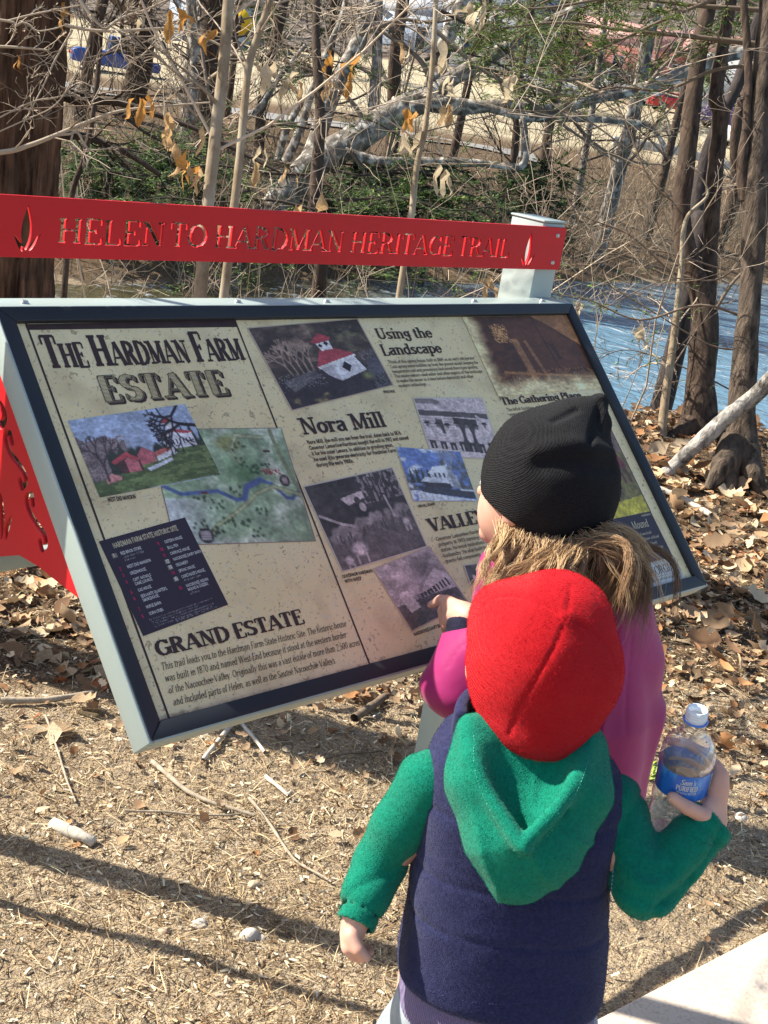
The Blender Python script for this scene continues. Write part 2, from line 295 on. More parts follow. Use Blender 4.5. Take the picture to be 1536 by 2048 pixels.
# the printed sheet: mottled buff paper with fine flecks
def print_material():
    m = bpy.data.materials.new('mottled_buff_print'); m.use_nodes = True; t = m.node_tree; b = t.nodes['Principled BSDF']; L = t.links.new; N = t.nodes.new
    tc = N('ShaderNodeTexCoord')
    def noise(s, d=5, stretch=None, dist=0.):
        n = N('ShaderNodeTexNoise'); n.inputs['Scale'].default_value = s; n.inputs['Detail'].default_value = d; n.inputs['Distortion'].default_value = dist
        L(tc.outputs['Object'], n.inputs[0]); return n.outputs[0]
    def ramp(src, a, b_):
        r = N('ShaderNodeMapRange'); r.inputs[1].default_value = a; r.inputs[2].default_value = b_; L(src, r.inputs[0]); return r.outputs[0]
    def mix(f, a, c):
        x = N('ShaderNodeMix'); x.data_type = 'RGBA'; L(f, x.inputs[0])
        (L(a, x.inputs[6]) if not isinstance(a, tuple) else x.inputs[6].__setattr__('default_value', (*a, 1))); x.inputs[7].default_value = (*c, 1); return x.outputs[2]
    c = mix(ramp(noise(5), .35, .65), (.88, .69, .36), (.90, .75, .43))
    c = mix(ramp(noise(14), .5, .7), c, (.70, .54, .29))
    c = mix(ramp(noise(110, 2, dist=1.2), .62, .70), c, (.48, .36, .20))
    c = mix(ramp(noise(230, 2), .66, .74), c, (.34, .25, .14))
    c = mix(ramp(noise(160, 2, dist=2), .60, .66), c, (.74, .66, .46))
    # dark uneven edge just inside the rails, from the sheet's own u and v
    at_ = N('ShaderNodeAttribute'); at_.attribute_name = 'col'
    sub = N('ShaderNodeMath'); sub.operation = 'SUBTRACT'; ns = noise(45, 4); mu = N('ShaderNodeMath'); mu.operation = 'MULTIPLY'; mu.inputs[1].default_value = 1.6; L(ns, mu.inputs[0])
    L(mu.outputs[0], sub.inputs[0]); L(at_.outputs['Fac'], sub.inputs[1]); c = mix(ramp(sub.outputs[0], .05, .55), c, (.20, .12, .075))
    L(c, b.inputs['Base Color']); b.inputs['Roughness'].default_value = .42; b.inputs['Specular IOR Level'].default_value = .45
    return m
nu, nv = 160, 80
U, Vv = np.meshgrid(np.linspace(.018, PW-.02, nu), np.linspace(.018, PH-.018, nv)); 
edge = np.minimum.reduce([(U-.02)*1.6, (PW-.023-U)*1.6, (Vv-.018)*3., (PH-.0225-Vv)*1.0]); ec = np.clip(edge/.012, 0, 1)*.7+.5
idx = np.arange(nu*nv).reshape(nv, nu); q = np.stack([idx[:-1, :-1], idx[1:, :-1], idx[1:, 1:], idx[:-1, 1:]], -1).reshape(-1, 4)
mk('printed_sheet', mesh('printed_sheet', PP(U, Vv, -.008).reshape(-1, 3), [q], col=np.repeat(ec.reshape(-1, 1), 3, 1)), print_material(), sign)
LAY = [-.0076]
def layer():
    LAY[0] += .00003; return LAY[0]
def flat_poly(uv, name, mat, n=None):
    n = n or layer(); uv = np.array(uv, float); V = PP(uv[:, 0], uv[:, 1], n); f = np.arange(len(uv))[None, ::-1]
    return mk(name, mesh(name, V, [f]), mat, sign)
def put_text(FF, u, v, mat, name='lettering', ang=0., parent=None, n=None):
    F, x0, y0, h = FF; V, polys, _ = field_mesh(F, x0, y0, h)
    if not len(V): return
    n = n or LAY[0]+.0001; c, s_ = math.cos(ang), math.sin(ang)
    uu = u+V[:, 0]*c-V[:, 1]*s_; vv = v-(V[:, 0]*s_+V[:, 1]*c)
    return mk(name, mesh(name, PP(uu, vv, n), group_polys(polys)), mat, parent or sign)
def txt(s, u, v, height, width=None, mat=ink, ang=0., **k):
    return put_text(text_field(s, height, width, **k), u, v, mat, ang=ang)
# photographs: pixel colours painted by the routines below on a fine grid
def fbm(nx, ny, f, seed, octv=4, ax=1.):
    r = np.random.default_rng(seed); out = np.zeros((ny, nx)); amp = 1; tot = 0
    yy, xx = np.meshgrid(np.linspace(0, 1, ny), np.linspace(0, 1, nx), indexing='ij')
    for o in range(octv):
        gx, gy = max(2, int(f*ax))+1, max(2, int(f))+1; g = r.random((gy+1, gx+1)); X = xx*(gx-1e-6); Y = yy*(gy-1e-6); i = X.astype(int); j = Y.astype(int); a = X-i; b = Y-j
        a = a*a*(3-2*a); b = b*b*(3-2*b)
        out += amp*((g[j, i]*(1-a)+g[j, i+1]*a)*(1-b)+(g[j+1, i]*(1-a)+g[j+1, i+1]*a)*b); tot += amp; amp *= .55; f *= 2.1
    return out/tot
class Pic:
    def __init__(s, nx, ny, c): s.nx, s.ny = nx, ny; s.a = np.ones((ny, nx, 3))*np.array(c, float); s.y, s.x = np.meshgrid(np.linspace(0, 1, ny), np.linspace(0, 1, nx), indexing='ij')
    def blend(s, m, c):
        m = np.clip(m, 0, 1)[..., None]; c = np.asarray(c, float); s.a = s.a*(1-m)+c*m
    def poly(s, pts, c):
        p = np.array(pts, float); ins = np.zeros(s.x.shape, bool); j = len(p)-1
        for i in range(len(p)):
            with np.errstate(divide='ignore', invalid='ignore'):
                t = (p[i, 1] > s.y) != (p[j, 1] > s.y); ins ^= t & (s.x < (p[j, 0]-p[i, 0])*(s.y-p[i, 1])/(p[j, 1]-p[i, 1]+1e-12)+p[i, 0])
            j = i
        s.blend(ins.astype(float), c)
    def line(s, pts, w_, c):
        asp = s.nx/s.ny
        for a, b in zip(pts[:-1], pts[1:]): 
            d = seg_sdf(s.x*asp, s.y, (a[0]*asp, a[1]), (b[0]*asp, b[1]), w_, True); s.blend(1-np.clip(d*s.ny, 0, 1), c)
    def blob(s, cx, cy, rx, ry, c, soft=.2): s.blend((1-np.hypot((s.x-cx)/rx, (s.y-cy)/ry))/soft, c)
    def noise(s, f, amp, seed, ax=1., octv=4): s.a *= (1+amp*(fbm(s.nx, s.ny, f, seed, octv, ax)-.5)*2)[..., None]
    def tree(s, x, y, L, a, w_, c, seed, spread=.55, lev=6):
        r = random.Random(seed)
        def go(x, y, L, a, w_, lev):
            x2, y2 = x+L*math.cos(a)*s.ny/s.nx, y+L*math.sin(a); s.line([(x, y), (x2, y2)], w_, c)
            if lev > 0:
                for k in (-1, 1): go(x2, y2, L*r.uniform(.62, .85), a+k*r.uniform(.15, spread), w_*.66, lev-1)
        go(x, y, L, a, w_, lev)
    def speck(s, m, c, dens, seed):
        r = np.random.default_rng(seed).random(s.x.shape); s.blend(((r < dens) & (m > 0)).astype(float), c)
def put_pic(p, quad, border=(205, 200, 190), name='photograph_print', bw=.0022):
    sd_ = int(abs(quad[0][0])*997); p.noise(9, .22, sd_); p.noise(34, .17, sd_+1, octv=2); p.noise(60, .12, sd_+2, octv=1); p.a = (p.a*.86+p.a.mean(-1, keepdims=True)*.14*np.array([1.04, 1., .93]))*.95+np.array([30, 26, 20])
    q4 = np.array(quad, float)
    if border is not None:
        cen = q4.mean(0); d = unit(q4-cen); flat_poly(q4+d*bw*1.4, 'photograph_border', M('photo_border_%d' % border[0], tuple(lin(border)), rough=.5))
    s_, t = p.x[..., None], p.y[..., None]
    uv = (q4[0]*(1-s_)+q4[1]*s_)*(1-t)+(q4[3]*(1-s_)+q4[2]*s_)*t; n = layer()
    V = PP(uv[..., 0], uv[..., 1], n).reshape(-1, 3); idx = np.arange(p.nx*p.ny).reshape(p.ny, p.nx)
    f = np.stack([idx[:-1, :-1], idx[1:, :-1], idx[1:, 1:], idx[:-1, 1:]], -1).reshape(-1, 4)
    return mk(name, mesh(name, V, [f], col=lin(np.clip(p.a, 0, 255)).reshape(-1, 3)), M('photo_print', attr=True, rough=.4, spec=.4), sign)
# rules and bars
rule_m = ink
def quad_uv(a, b, wd): 
    a, b = np.array(a), np.array(b); d = unit(b-a); nn = np.array([-d[1], d[0]])*wd/2; return [a+nn, b+nn, b-nn, a-nn]
flat_poly([(.0385, .0235), (.4008, .0215), (.4008, .0345), (.0385, .0325)], 'title_bar', ink)
flat_poly(quad_uv((.0405, .0225), (.0405, PH-.021), .0032), 'rule_line', ink); flat_poly(quad_uv((.4022, .0225), (.3925, PH-.021), .0030), 'rule_line', ink)
txt('The Hardman Farm', .0505, .0935, .0505, .3415, caps=.76, bold=.125, thin=.045, serif=.05, h=.00055)
# ESTATE: engraved letters, hatched face, outline and drop shade
F, x0, y0, h_ = text_field('ESTATE', .040, .222, bold=.135, thin=.04, serif=.05, h=.00045, kern=.08)
sh = int(.0042/h_); Fs = np.full_like(F, 1.); base = F.copy()
for k in range(1, sh+1):
    Fk = np.full_like(F, 1.); Fk[:-k, k:] = base[k:, :-k] if k else base; Fs = np.minimum(Fs, Fk)
shade = np.maximum(Fs, -(base-.0006)); yy = (y0+np.arange(F.shape[0])*h_)[:, None]
stripe = (np.abs(((yy/.0021) % 1)-.5)-.36)*.0021
ring = np.abs(base+.0004)-.00045; hatch = np.maximum(base, -np.broadcast_to(stripe, F.shape)*1.)
put_text((np.minimum(np.minimum(shade, ring), hatch), x0, y0, h_), .1175, .1495, ink)
# ---- West End mansion photo
p = Pic(170, 84, (150, 165, 200)); p.noise(3, .08, 1)
hz = .45+.10*fbm(170, 84, 9, 3)[40][None]; 
p.blend((p.y > .28+.5*(p.x-.12)**2+.22*(fbm(170, 84, 14, 5)-.5))*(p.x < .36), (105, 88, 95)); p.speck((p.x < .4)*(p.y > .3)*(p.y < .8), (150, 130, 130), .25, 4)
for i, (x, t_) in enumerate([(.22, .42), (.30, .36), (.38, .46), (.45, .48), (.6, .42), (.68, .40), (.86, .25), (.93, .2), (1., .3)]): p.poly([(x-.06, .75), (x, t_), (x+.06, .75)], (48, 56, 50)); p.blob(x, .65, .06, .22, (42, 48, 44))
p.poly([(0, .82), (.3, .74), (.75, .55), (1, .57), (1, 1), (0, 1)], (98, 118, 66)); g_ = p.y > .82-.3*p.x
p.blend(g_*(fbm(170, 84, 22, 8, ax=.4) > .52)*.55, (48, 62, 34)); p.poly([(0, .82), (.3, .74), (.3, .78), (0, .88)], (80, 96, 60))
p.poly([(.22, .56), (.34, .52), (.42, .62), (.42, .76), (.24, .76)], (70, 42, 46)); p.poly([(.19, .6), (.33, .5), (.43, .62), (.4, .63), (.33, .56), (.21, .64)], (190, 62, 74)); p.poly([(.33, .57), (.4, .63), (.4, .76), (.3, .76), (.3, .6)], (188, 88, 100))
p.poly([(.41, .56), (.48, .47), (.55, .56), (.54, .68), (.42, .7)], (186, 84, 96)); p.poly([(.55, .56), (.74, .5), (.74, .55), (.56, .62)], (214, 96, 90)); p.poly([(.56, .62), (.74, .55), (.74, .62), (.56, .68)], (210, 205, 214))
p.poly([(.64, .4), (.78, .3), (.93, .36), (.93, .56), (.7, .56)], (205, 200, 212)); p.poly([(.62, .42), (.77, .29), (.95, .37), (.9, .39), (.77, .34)], (168, 52, 64)); p.poly([(.73, .29), (.73, .2), (.82, .19), (.83, .3)], (205, 198, 208)); p.poly([(.71, .21), (.77, .12), (.84, .2)], (168, 52, 64))
for k in range(8): p.poly([(.68+k*.03, .44), (.695+k*.03, .44), (.695+k*.03, .5), (.68+k*.03, .51)], (52, 48, 60))
p.poly([(.1, .8), (.16, .74), (.22, .79), (.22, .83), (.1, .86)], (200, 120, 122)); p.poly([(.44, .75), (.68, .66), (.68, .7), (.46, .79)], (190, 190, 205))
p.tree(1.0, .30, .26, math.pi*1.06, .018, (26, 22, 30), 3, .8, 6); p.tree(.92, .0, .22, math.pi*.8, .013, (26, 22, 30), 5, .7, 5); p.tree(.12, .82, .2, -1.5, .012, (60, 48, 54), 9, .7, 5)
# ---- map (below the mansion photo)
m_ = Pic(130, 96, (128, 152, 118)); m_.noise(4, .28, 21); m_.blend((fbm(130, 96, 5, 22)-.52)*6, (176, 186, 164)); m_.blob(.62, .4, .22, .2, (70, 104, 66), .9); m_.blob(.55, .13, .12, .09, (120, 122, 72), .5)
m_.blend((.38-m_.x)*3*(m_.y > .6), (184, 190, 190))
riv = [(-.02, .48), (.12, .57), (.25, .56), (.38, .55), (.5, .63), (.56, .62), (.6, .52), (.72, .46), (.8, .5), (.88, .62), (.92, .63), (1.02, .54)]
m_.line(riv[:6], .012, (64, 84, 140)); m_.line(riv[5:8], .022, (64, 84, 140)); m_.line(riv[7:], .010, (64, 84, 140))
for rd, c_ in (([(.22, .98), (.32, .84), (.42, .78), (.55, .68), (.66, .58), (.8, .52), (1, .6)], (150, 154, 112)), ([(.9, .02), (.92, .2), (.96, .4), (1, .56)], (112, 118, 84)), ([(.6, .3), (.56, .2), (.62, .06), (.82, .08)], (150, 156, 120))):
    m_.line(rd, .014, (90, 100, 70)); m_.line(rd, .008, c_)
r_ = random.Random(3)
for cx, cy, n_ in ((.62, .16, 8), (.6, .3, 6), (.68, .36, 18), (.78, .36, 12), (.3, .9, 14), (.42, .82, 10), (.52, .84, 9), (.66, .74, 8), (.24, .62, 7), (.35, .66, 8), (.2, .84, 9), (.58, .92, 8), (.52, .56, 7)):
    for k in range(n_): m_.blob(cx+r_.uniform(-.05, .05), cy+r_.uniform(-.04, .04), .014, .018, (38, 58, 36), .8)
for k in range(26): m_.blob(.80+r_.uniform(-.05, .09), .385+r_.uniform(-.035, .035), .008, .011, (150, 40, 52), .5)
m_.poly([(.8, .19), (.86, .19), (.86, .215), (.8, .215)], (58, 30, 34)); m_.poly([(.26, .555), (.31, .555), (.31, .575), (.26, .575)], (90, 40, 44))
m_.blob(.905, .47, .042, .055, (48, 32, 38), .12); m_.blob(.22, .93, .055, .07, (40, 28, 34), .12)
for k in range(4): m_.line([(.89, .447+k*.014), (.92, .447+k*.014)], .002, (150, 130, 130)); m_.line([(.19, .90+k*.02), (.25, .90+k*.02)], .003, (170, 160, 165))
put_pic(m_, [(.17, .198), (.4057, .2142), (.3844, .4012), (.1447, .3732)], (150, 125, 115), 'map_print', .0014)
put_pic(p, [(.0498, .1743), (.2484, .1616), (.2626, .2788), (.0563, .2907)], None)
txt('WEST END MANSION', .0667, .2985, .0062, .044, bold=.1, thin=.075, serif=0, h=.0004)
# ---- list of buildings
lang = -math.atan2(-(.3497-.3614), .1553-.0485)*-1
LQ = [(.0316, .3518), (.1755, .3356), (.1915, .4706), (.0459, .489)]
flat_poly(LQ, 'legend_sheet', M('aubergine_legend_print', (.045, .03, .042), rough=.42))
la = math.atan2(.3518-.3356, .1755-.0316)
def Lp(x, y): 
    q4 = np.array(LQ); return (q4[0]*(1-x)+q4[1]*x)*(1-y)+(q4[3]*(1-x)+q4[2]*x)*y
def ltxt(s, x, y, hgt, mat=white_ink, width=None, **k):
    u, v = Lp(x, y); k.setdefault('bold', .085); k.setdefault('thin', .065); k.setdefault('serif', 0); txt(s, u, v, hgt, width, mat, ang=la, h=.00042, **k)
ltxt('HARDMAN FARM STATE HISTORIC SITE', .115, .108, .0074, cream_ink, .1085, bold=.1, thin=.08)
rows = [(.06, .19, '1', 'RED BRICK STORE', 'Visitor Center, Gift Shop', '& Restrooms'), (.06, .335, '2', 'WEST END MANSION'), (.06, .405, '3', 'GREENHOUSE'), (.06, .475, '4', 'CAPT. NICHOLS\'', None, None, 'GAME LOUNGE'), (.06, .585, '5', 'GAS HOUSE'), (.06, .65, '6', "SERVANTS' QUARTERS,", None, None, 'SMOKEHOUSE'), (.06, .765, '7', 'HORSE BARN'), (.06, .835, '8', 'CORN CRIBS'),
        (.56, .205, '9', 'CISTERN HOUSE'), (.56, .27, '10', 'BULL PEN'), (.56, .335, '11', 'CARRIAGE HOUSE'), (.56, .40, '12', 'NACOOCHEE DAIRY BARN'), (.56, .465, '13', 'CREAMERY'), (.56, .53, '14', 'SPRING HOUSE'), (.56, .595, '15', "CARETAKER'S HOUSE,", 'Minich Family Home'), (.56, .695, '16', 'NACOOCHEE INDIAN', None, None, 'MOUND & GAZEBO,', 'off limits')]
for rw in rows:
    x, y, num, t1 = rw[:4]; box_ = num in ('1', '12', '13', '15')
    if box_:
        flat_poly([Lp(x, y-.035), Lp(x+.055, y-.035), Lp(x+.055, y+.01), Lp(x, y+.01)], 'number_box', M('taupe_print', (.25, .22, .15), rough=.5))
    ltxt(num, x+.012, y, .0050, white_ink if box_ else pink_ink, bold=.13, thin=.1)
    sc_ = .0043; ltxt(t1, x+.095, y, sc_, width=text_width(t1)*sc_*.82)
    if len(rw) > 4 and rw[4]: ltxt(rw[4], x+.1, y+.038, .0036, width=text_width(rw[4])*.0036*.8, shear=.3, bold=.05, thin=.03)
    if len(rw) > 5 and rw[5]: ltxt(rw[5], x+.1, y+.072, .0036, width=text_width(rw[5])*.0036*.8, shear=.3, bold=.05, thin=.03)
    if len(rw) > 6: ltxt(rw[6], x+.095, y+.042, sc_, width=text_width(rw[6])*sc_*.82)
    if len(rw) > 7: ltxt(rw[7], x+.1, y+.082, .0036, shear=.3, bold=.05, thin=.03)
for k, s_ in enumerate(['Buildings built during the time period of the Nichols family homestead 1870s.', 'The Nichols family lived on the estate from 1869 - 1893.', 'In 1903, the Hardman family purchased the homestead and added historical', 'agricultural structures. The Hardmans resided on the estate through 1999.', 'gastateparks.org/hardmanfarm - Historic Site (706) 878-1077']):
    ltxt(s_, (.13, .13, .15, .15, .38)[k], .885+k*.026-(.005 if k > 3 else 0), .0031, width=(.108, .081, .103, .1, .075)[k], bold=.04, thin=.03)
# ---- grand estate
txt('GRAND ESTATE', .0565, .5200, .0212, .2515, bold=.115, thin=.045, serif=.07, h=.0005)
for k, (s_, u0, u1, v) in enumerate([('This trail leads you to the Hardman Farm State Historic Site. The historic house', .0545, .3785, .5385), ('was built in 1870 and named West End because it stood at the western border', .054, .371, .5545), ('of the Nacoochee Valley. Originally this was a vast estate of more than 2,500 acres', .0525, .389, .5705), ('and included parts of Helen, as well as the Sautee Nacoochee Valleys.', .053, .334, .587)]):
    txt(s_, u0, v, .0098, u1-u0, shear=.22, bold=.055, thin=.03, serif=.03, h=.00038)
# ---- spring house photo
p = Pic(180, 112, (58, 46, 44)); p.noise(6, .45, 31); p.blend((fbm(180, 112, 7, 32)-.45)*3*(p.y < .5)*(p.x < .5), (132, 104, 92)); p.blend((fbm(180, 112, 9, 33)-.5)*3*(p.y < .45)*(p.x > .5), (120, 116, 82))
for k in range(5): p.tree(.16+.05*k, .62, .13, -1.9+.1*k, .007, (146, 118, 104), 40+k, .6, 5)
p.poly([(0, .66), (.3, .62), (1, .6), (1, 1), (0, 1)], (46, 38, 44)); p.poly([(.05, .68), (.36, .6), (.4, .68), (.1, .82)], (78, 72, 78)); p.speck((p.y > .6)*(p.y < .8)*(p.x < .42), (130, 122, 122), .12, 6); p.blend((fbm(180, 112, 10, 35)-.55)*5*(p.y > .78)*(p.x < .5), (138, 116, 70))
p.poly([(.42, .58), (.78, .5), (.84, .72), (.56, .8), (.46, .66)], (206, 200, 206)); p.poly([(.42, .58), (.54, .57), (.56, .8), (.47, .7)], (176, 168, 176)); p.poly([(.40, .58), (.50, .36), (.64, .36), (.79, .46), (.80, .5), (.42, .61)], (172, 52, 66)); p.poly([(.41, .575), (.8, .48), (.8, .51), (.42, .61)], (220, 214, 214))
p.poly([(.49, .25), (.63, .22), (.63, .37), (.52, .38)], (214, 208, 212)); p.poly([(.46, .25), (.56, .14), (.66, .21), (.64, .25), (.5, .28)], (166, 48, 62)); 
for cx, cy, rr in ((.67, .63, .05), (.53, .31, .02), (.59, .29, .023)): p.poly([(cx-rr, cy), (cx, cy-rr*1.5), (cx+rr, cy), (cx, cy+rr*1.5)], (28, 26, 34))
p.speck((p.x > .84)*(p.y > .45), (110, 104, 112), .3, 8); p.poly([(.88, .6), (1, .55), (1, .8), (.86, .84)], (74, 70, 82)); p.blob(.82, .8, .07, .08, (110, 112, 66), .8)
put_pic(p, [(.4221, .0379), (.663, .0245), (.6795, .1525), (.4429, .1845)], (196, 170, 150))
txt('SPRING HOUSE', .6515, .1675, .0050, .0275, bold=.1, thin=.07, serif=0, h=.0004)
txt('Using the', .6925, .0645, .0215, .137, bold=.085, thin=.045, serif=.05); txt('Landscape', .688, .096, .0215, .1485, bold=.085, thin=.05, serif=.05)
TK = ['Think of this spring house, built in 1869, as an early refrigerator.', 'Cold spring water bubbles up from the ground inside, keeping the', 'temperature cool and preventing food stored there from spoiling.', 'The estate owners used water and other aspects of the landscape', 'to make life easier in a time before electricity and other', 'modern technology.']
for k, s_ in enumerate(TK): txt(s_, .6925, .1125+k*.0092, .0066, (.2225, .2245, .219, .2255, .196, .07)[k], bold=.065, thin=.04, serif=.03, h=.00038)
txt('Nora Mill', .4445, .2287, .0290, .1825, bold=.09, thin=.05, serif=.055)
NM = ['Nora Mill, the mill you see from the trail, dates back to 1876.', 'Governor Lamartine Hardman bought the mill in 1902 and named', 'it for his sister Lenora. In addition to grinding grain,', 'he used it to generate electricity for Hardman Farm', 'during the early 1900s.']
for k, s_ in enumerate(NM): txt(s_, .4448, .2455+k*.0099, .0074, (.208, .219, .1775, .179, .079)[k], bold=.085, thin=.06, serif=0, h=.0004)
# ---- sepia photos
def sepia(p, k=1.):
    g = p.a.mean(-1, keepdims=True); p.a = g*np.array([1.04, .93, .95])*k; return p
# dairy barn
p = Pic(110, 104, (150, 145, 145)); p.blob(.25, .2, .5, .5, (186, 180, 180), 1.2); p.blob(.7, .25, .35, .3, (84, 78, 78), 1.2); p.noise(7, .25, 61); p.poly([(0, .62), (1, .7), (1, 1), (0, 1)], (84, 76, 76)); p.blend((fbm(110, 104, 12, 62)-.4)*2*(p.y > .7), (50, 44, 46))
p.poly([(.6, .42), (.84, .28), (1, .48), (1, .72), (.62, .66)], (176, 172, 176)); p.poly([(.45, .5), (.84, .22), (.9, .3), (.6, .45), (.45, .58)], (128, 122, 124)); p.poly([(.1, .5), (.3, .5), (.32, .76), (.14, .78)], (176, 172, 172)); p.blob(.2, .5, .1, .05, (190, 186, 186))
for k in range(9): p.poly([(.42+k*.06, .6-.01*k), (.45+k*.06, .6-.01*k), (.45+k*.06, .66), (.42+k*.06, .66)], (40, 36, 38))
p.speck((p.y > .58)*(p.y < .75)*(p.x > .3)*(p.x < .7), (40, 36, 38), .4, 3)
put_pic(sepia(p), [(.474, .4625), (.605, .4445), (.638, .5453), (.4985, .5684)], (196, 180, 170))
txt('NACOOCHEE DAIRY BARN', .4985, .5775, .0052, .071, bold=.1, thin=.075, serif=0, h=.0004, ang=.06)
# sheep
p = Pic(150, 112, (58, 46, 50)); p.noise(5, .3, 51); p.poly([(0, .6), (1, .5), (1, 1), (0, 1)], (92, 80, 82)); p.noise(18, .25, 52); p.blend((p.y < .35)*(p.x > .55)*(fbm(150, 112, 16, 53, ax=2) > .5)*.8, (150, 138, 136))
for k in range(7): p.line([(.62+k*.05, 0), (.62+k*.045, .42)], .006, (52, 44, 46))
p.poly([(.3, .22), (.56, .18), (.56, .27), (.36, .32)], (178, 170, 168)); p.blob(.47, .28, .035, .05, (60, 50, 50)); p.poly([(.42, .32), (.52, .32), (.55, .5), (.42, .5)], (40, 32, 36)); p.blob(.5, .37, .04, .06, (180, 170, 165))
r_ = random.Random(5)
for k in range(30):
    cx, cy = r_.uniform(.05, .98), r_.uniform(.48, .66); cy = .62-.14*cx+r_.uniform(-.04, .05); p.blob(cx, cy, .055, .07, (150-r_.randint(0, 46), 140-r_.randint(0, 40), 138), .5); p.line([(cx-.02, cy+.05), (cx-.02, cy+.12)], .006, (110, 100, 98)); p.line([(cx+.025, cy+.05), (cx+.02, cy+.12)], .006, (66, 56, 58))
for cx, cy, rx, ry in ((.27, .82, .11, .10), (.12, .92, .06, .07), (.9, .66, .05, .06)): p.blob(cx, cy, rx, ry, (196, 186, 182), .5); p.blob(cx+rx*.9, cy-ry*.3, rx*.3, ry*.4, (120, 108, 108), .6); p.line([(cx-rx*.5, cy+ry*.7), (cx-rx*.5, cy+ry*1.6)], .01, (170, 160, 156)); p.line([(cx+rx*.5, cy+ry*.7), (cx+rx*.45, cy+ry*1.6)], .01, (170, 160, 156))
p.line([(.02, .36), (.2, .5), (.32, .56)], .012, (170, 160, 158)); p.line([(.78, .3), (.8, .56)], .01, (170, 160, 158))
put_pic(sepia(p), [(.4045, .3147), (.5975, .3023), (.6002, .4416), (.4125, .4553)], (205, 190, 178))
txt('GOVERNOR HARDMAN', .4075, .4665, .0052, .062, bold=.1, thin=.075, serif=0, h=.0004); txt('WITH SHEEP', .4085, .4745, .0052, .034, bold=.1, thin=.075, serif=0, h=.0004)
# men on a porch
p = Pic(104, 84, (196, 190, 192)); p.noise(5, .1, 71); p.poly([(0, .2), (1, .26), (1, .34), (0, .3)], (84, 74, 76)); p.poly([(0, 0), (.25, 0), (.35, .06), (.3, .1), (0, .08)], (120, 110, 112)); p.poly([(.46, .33), (.8, .36), (.8, .95), (.5, .9)], (70, 58, 62)); p.line([(.82, .3), (1, .46)], .012, (214, 208, 208))
for k in range(9): p.line([(0, .34+k*.05), (.45, .36+k*.05)], .004, (160, 152, 154))
p.poly([(.2, .36), (.3, .37), (.3, .62), (.2, .6)], (72, 60, 64))
for k in range(7):
    x = .07+k*.14; y = .46+.015*(k % 3); p.blob(x, y+.16, .055, .17, (206, 200, 202), .25); p.blob(x, y, .026, .045, (110, 92, 92), .4); p.poly([(x-.05, y-.02), (x-.02, y-.06), (x+.02, y-.06), (x+.05, y-.02)], (50, 42, 44)); p.poly([(x-.045, y+.28), (x+.045, y+.28), (x+.04, y+.52), (x-.04, y+.52)], (62, 52, 56)); p.line([(x, y+.34), (x, y+.52)], .006, (190, 184, 186))
p.poly([(0, .88), (1, .93), (1, 1), (0, 1)], (214, 208, 206))
put_pic(sepia(p), [(.716, .1815), (.884, .1918), (.863, .312), (.7014, .2873)], (212, 200, 186))
# Nora mill granary
p = Pic(100, 74, (96, 124, 196)); p.blend((fbm(100, 74, 4, 81)-.48)*7*(p.x < .7), (216, 222, 236)); p.blend((fbm(100, 74, 10, 82)-.35)*3*((p.y > .42-.25*np.clip(p.x-.45, 0, .2)*5)*(p.y < .8)), (84, 84, 88)); p.noise(14, .15, 83)
for k in range(5): p.poly([(.05+k*.09, .66), (.09+k*.09, .36), (.13+k*.09, .66)], (50, 58, 60))
p.tree(.72, .5, .16, -1.3, .01, (140, 136, 142), 6, .7, 5); p.poly([(.38, .42), (.68, .36), (.7, .42), (.72, .72), (.4, .66)], (196, 198, 208)); p.poly([(.36, .47), (.46, .34), (.66, .3), (.7, .4), (.4, .48)], (228, 230, 238)); p.poly([(.66, .3), (.8, .5), (.82, .76), (.7, .74), (.68, .4)], (150, 154, 168))
p.poly([(.2, .64), (.3, .54), (.62, .58), (.66, .66)], (206, 210, 224)); p.poly([(.24, .64), (.66, .66), (.66, .76), (.26, .74)], (60, 56, 66))
for k in range(3): p.poly([(.45+k*.07, .46), (.48+k*.07, .455), (.48+k*.07, .54), (.45+k*.07, .54)], (58, 62, 78))
p.poly([(.12, .72), (1, .8), (1, .96), (.2, .84)], (58, 60, 74)); p.poly([(.1, .8), (.3, .86), (1, .98), (1, 1), (.08, 1)], (206, 210, 222)); p.line([(.8, .78), (1, .8)], .01, (200, 204, 214))
put_pic(p, [(.6273, .2666), (.769, .2888), (.7589, .3809), (.6148, .3636)], (200, 190, 170), bw=.001)
txt('NORA MILL GRANARY', .6185, .3765, .0050, .041, bold=.1, thin=.075, serif=0, h=.0004)
txt('VALLEY', .6245, .4200, .0225, .1375, bold=.12, thin=.045, serif=.07); txt('FARMER', .775, .4200, .0225, .15, bold=.12, thin=.045, serif=.07)
for k, s_ in enumerate(['Governor Lamartine Hardman purchased the', 'property in 1903, turning it into his own', 'station. He tested innovations in soil drainage and animal', 'husbandry. He also built the Nacoochee Dairy and a', 'gravity-fed components.']):
    txt(s_, .6275, .4370+k*.0098, .0068, (.172, .155, .205, .2, .086)[k], bold=.065, thin=.04, serif=.03, h=.0004)
# small sepia photo behind the girl's shoulder
p = Pic(60, 60, (84, 70, 66)); p.noise(6, .5, 91); 
for k in range(6): p.line([(.1+k*.15, .3), (.12+k*.14, .95)], .02, (180, 170, 165))
put_pic(sepia(p), [(.6651, .4867), (.79, .493), (.785, .56), (.6583, .5491)], (205, 190, 178))
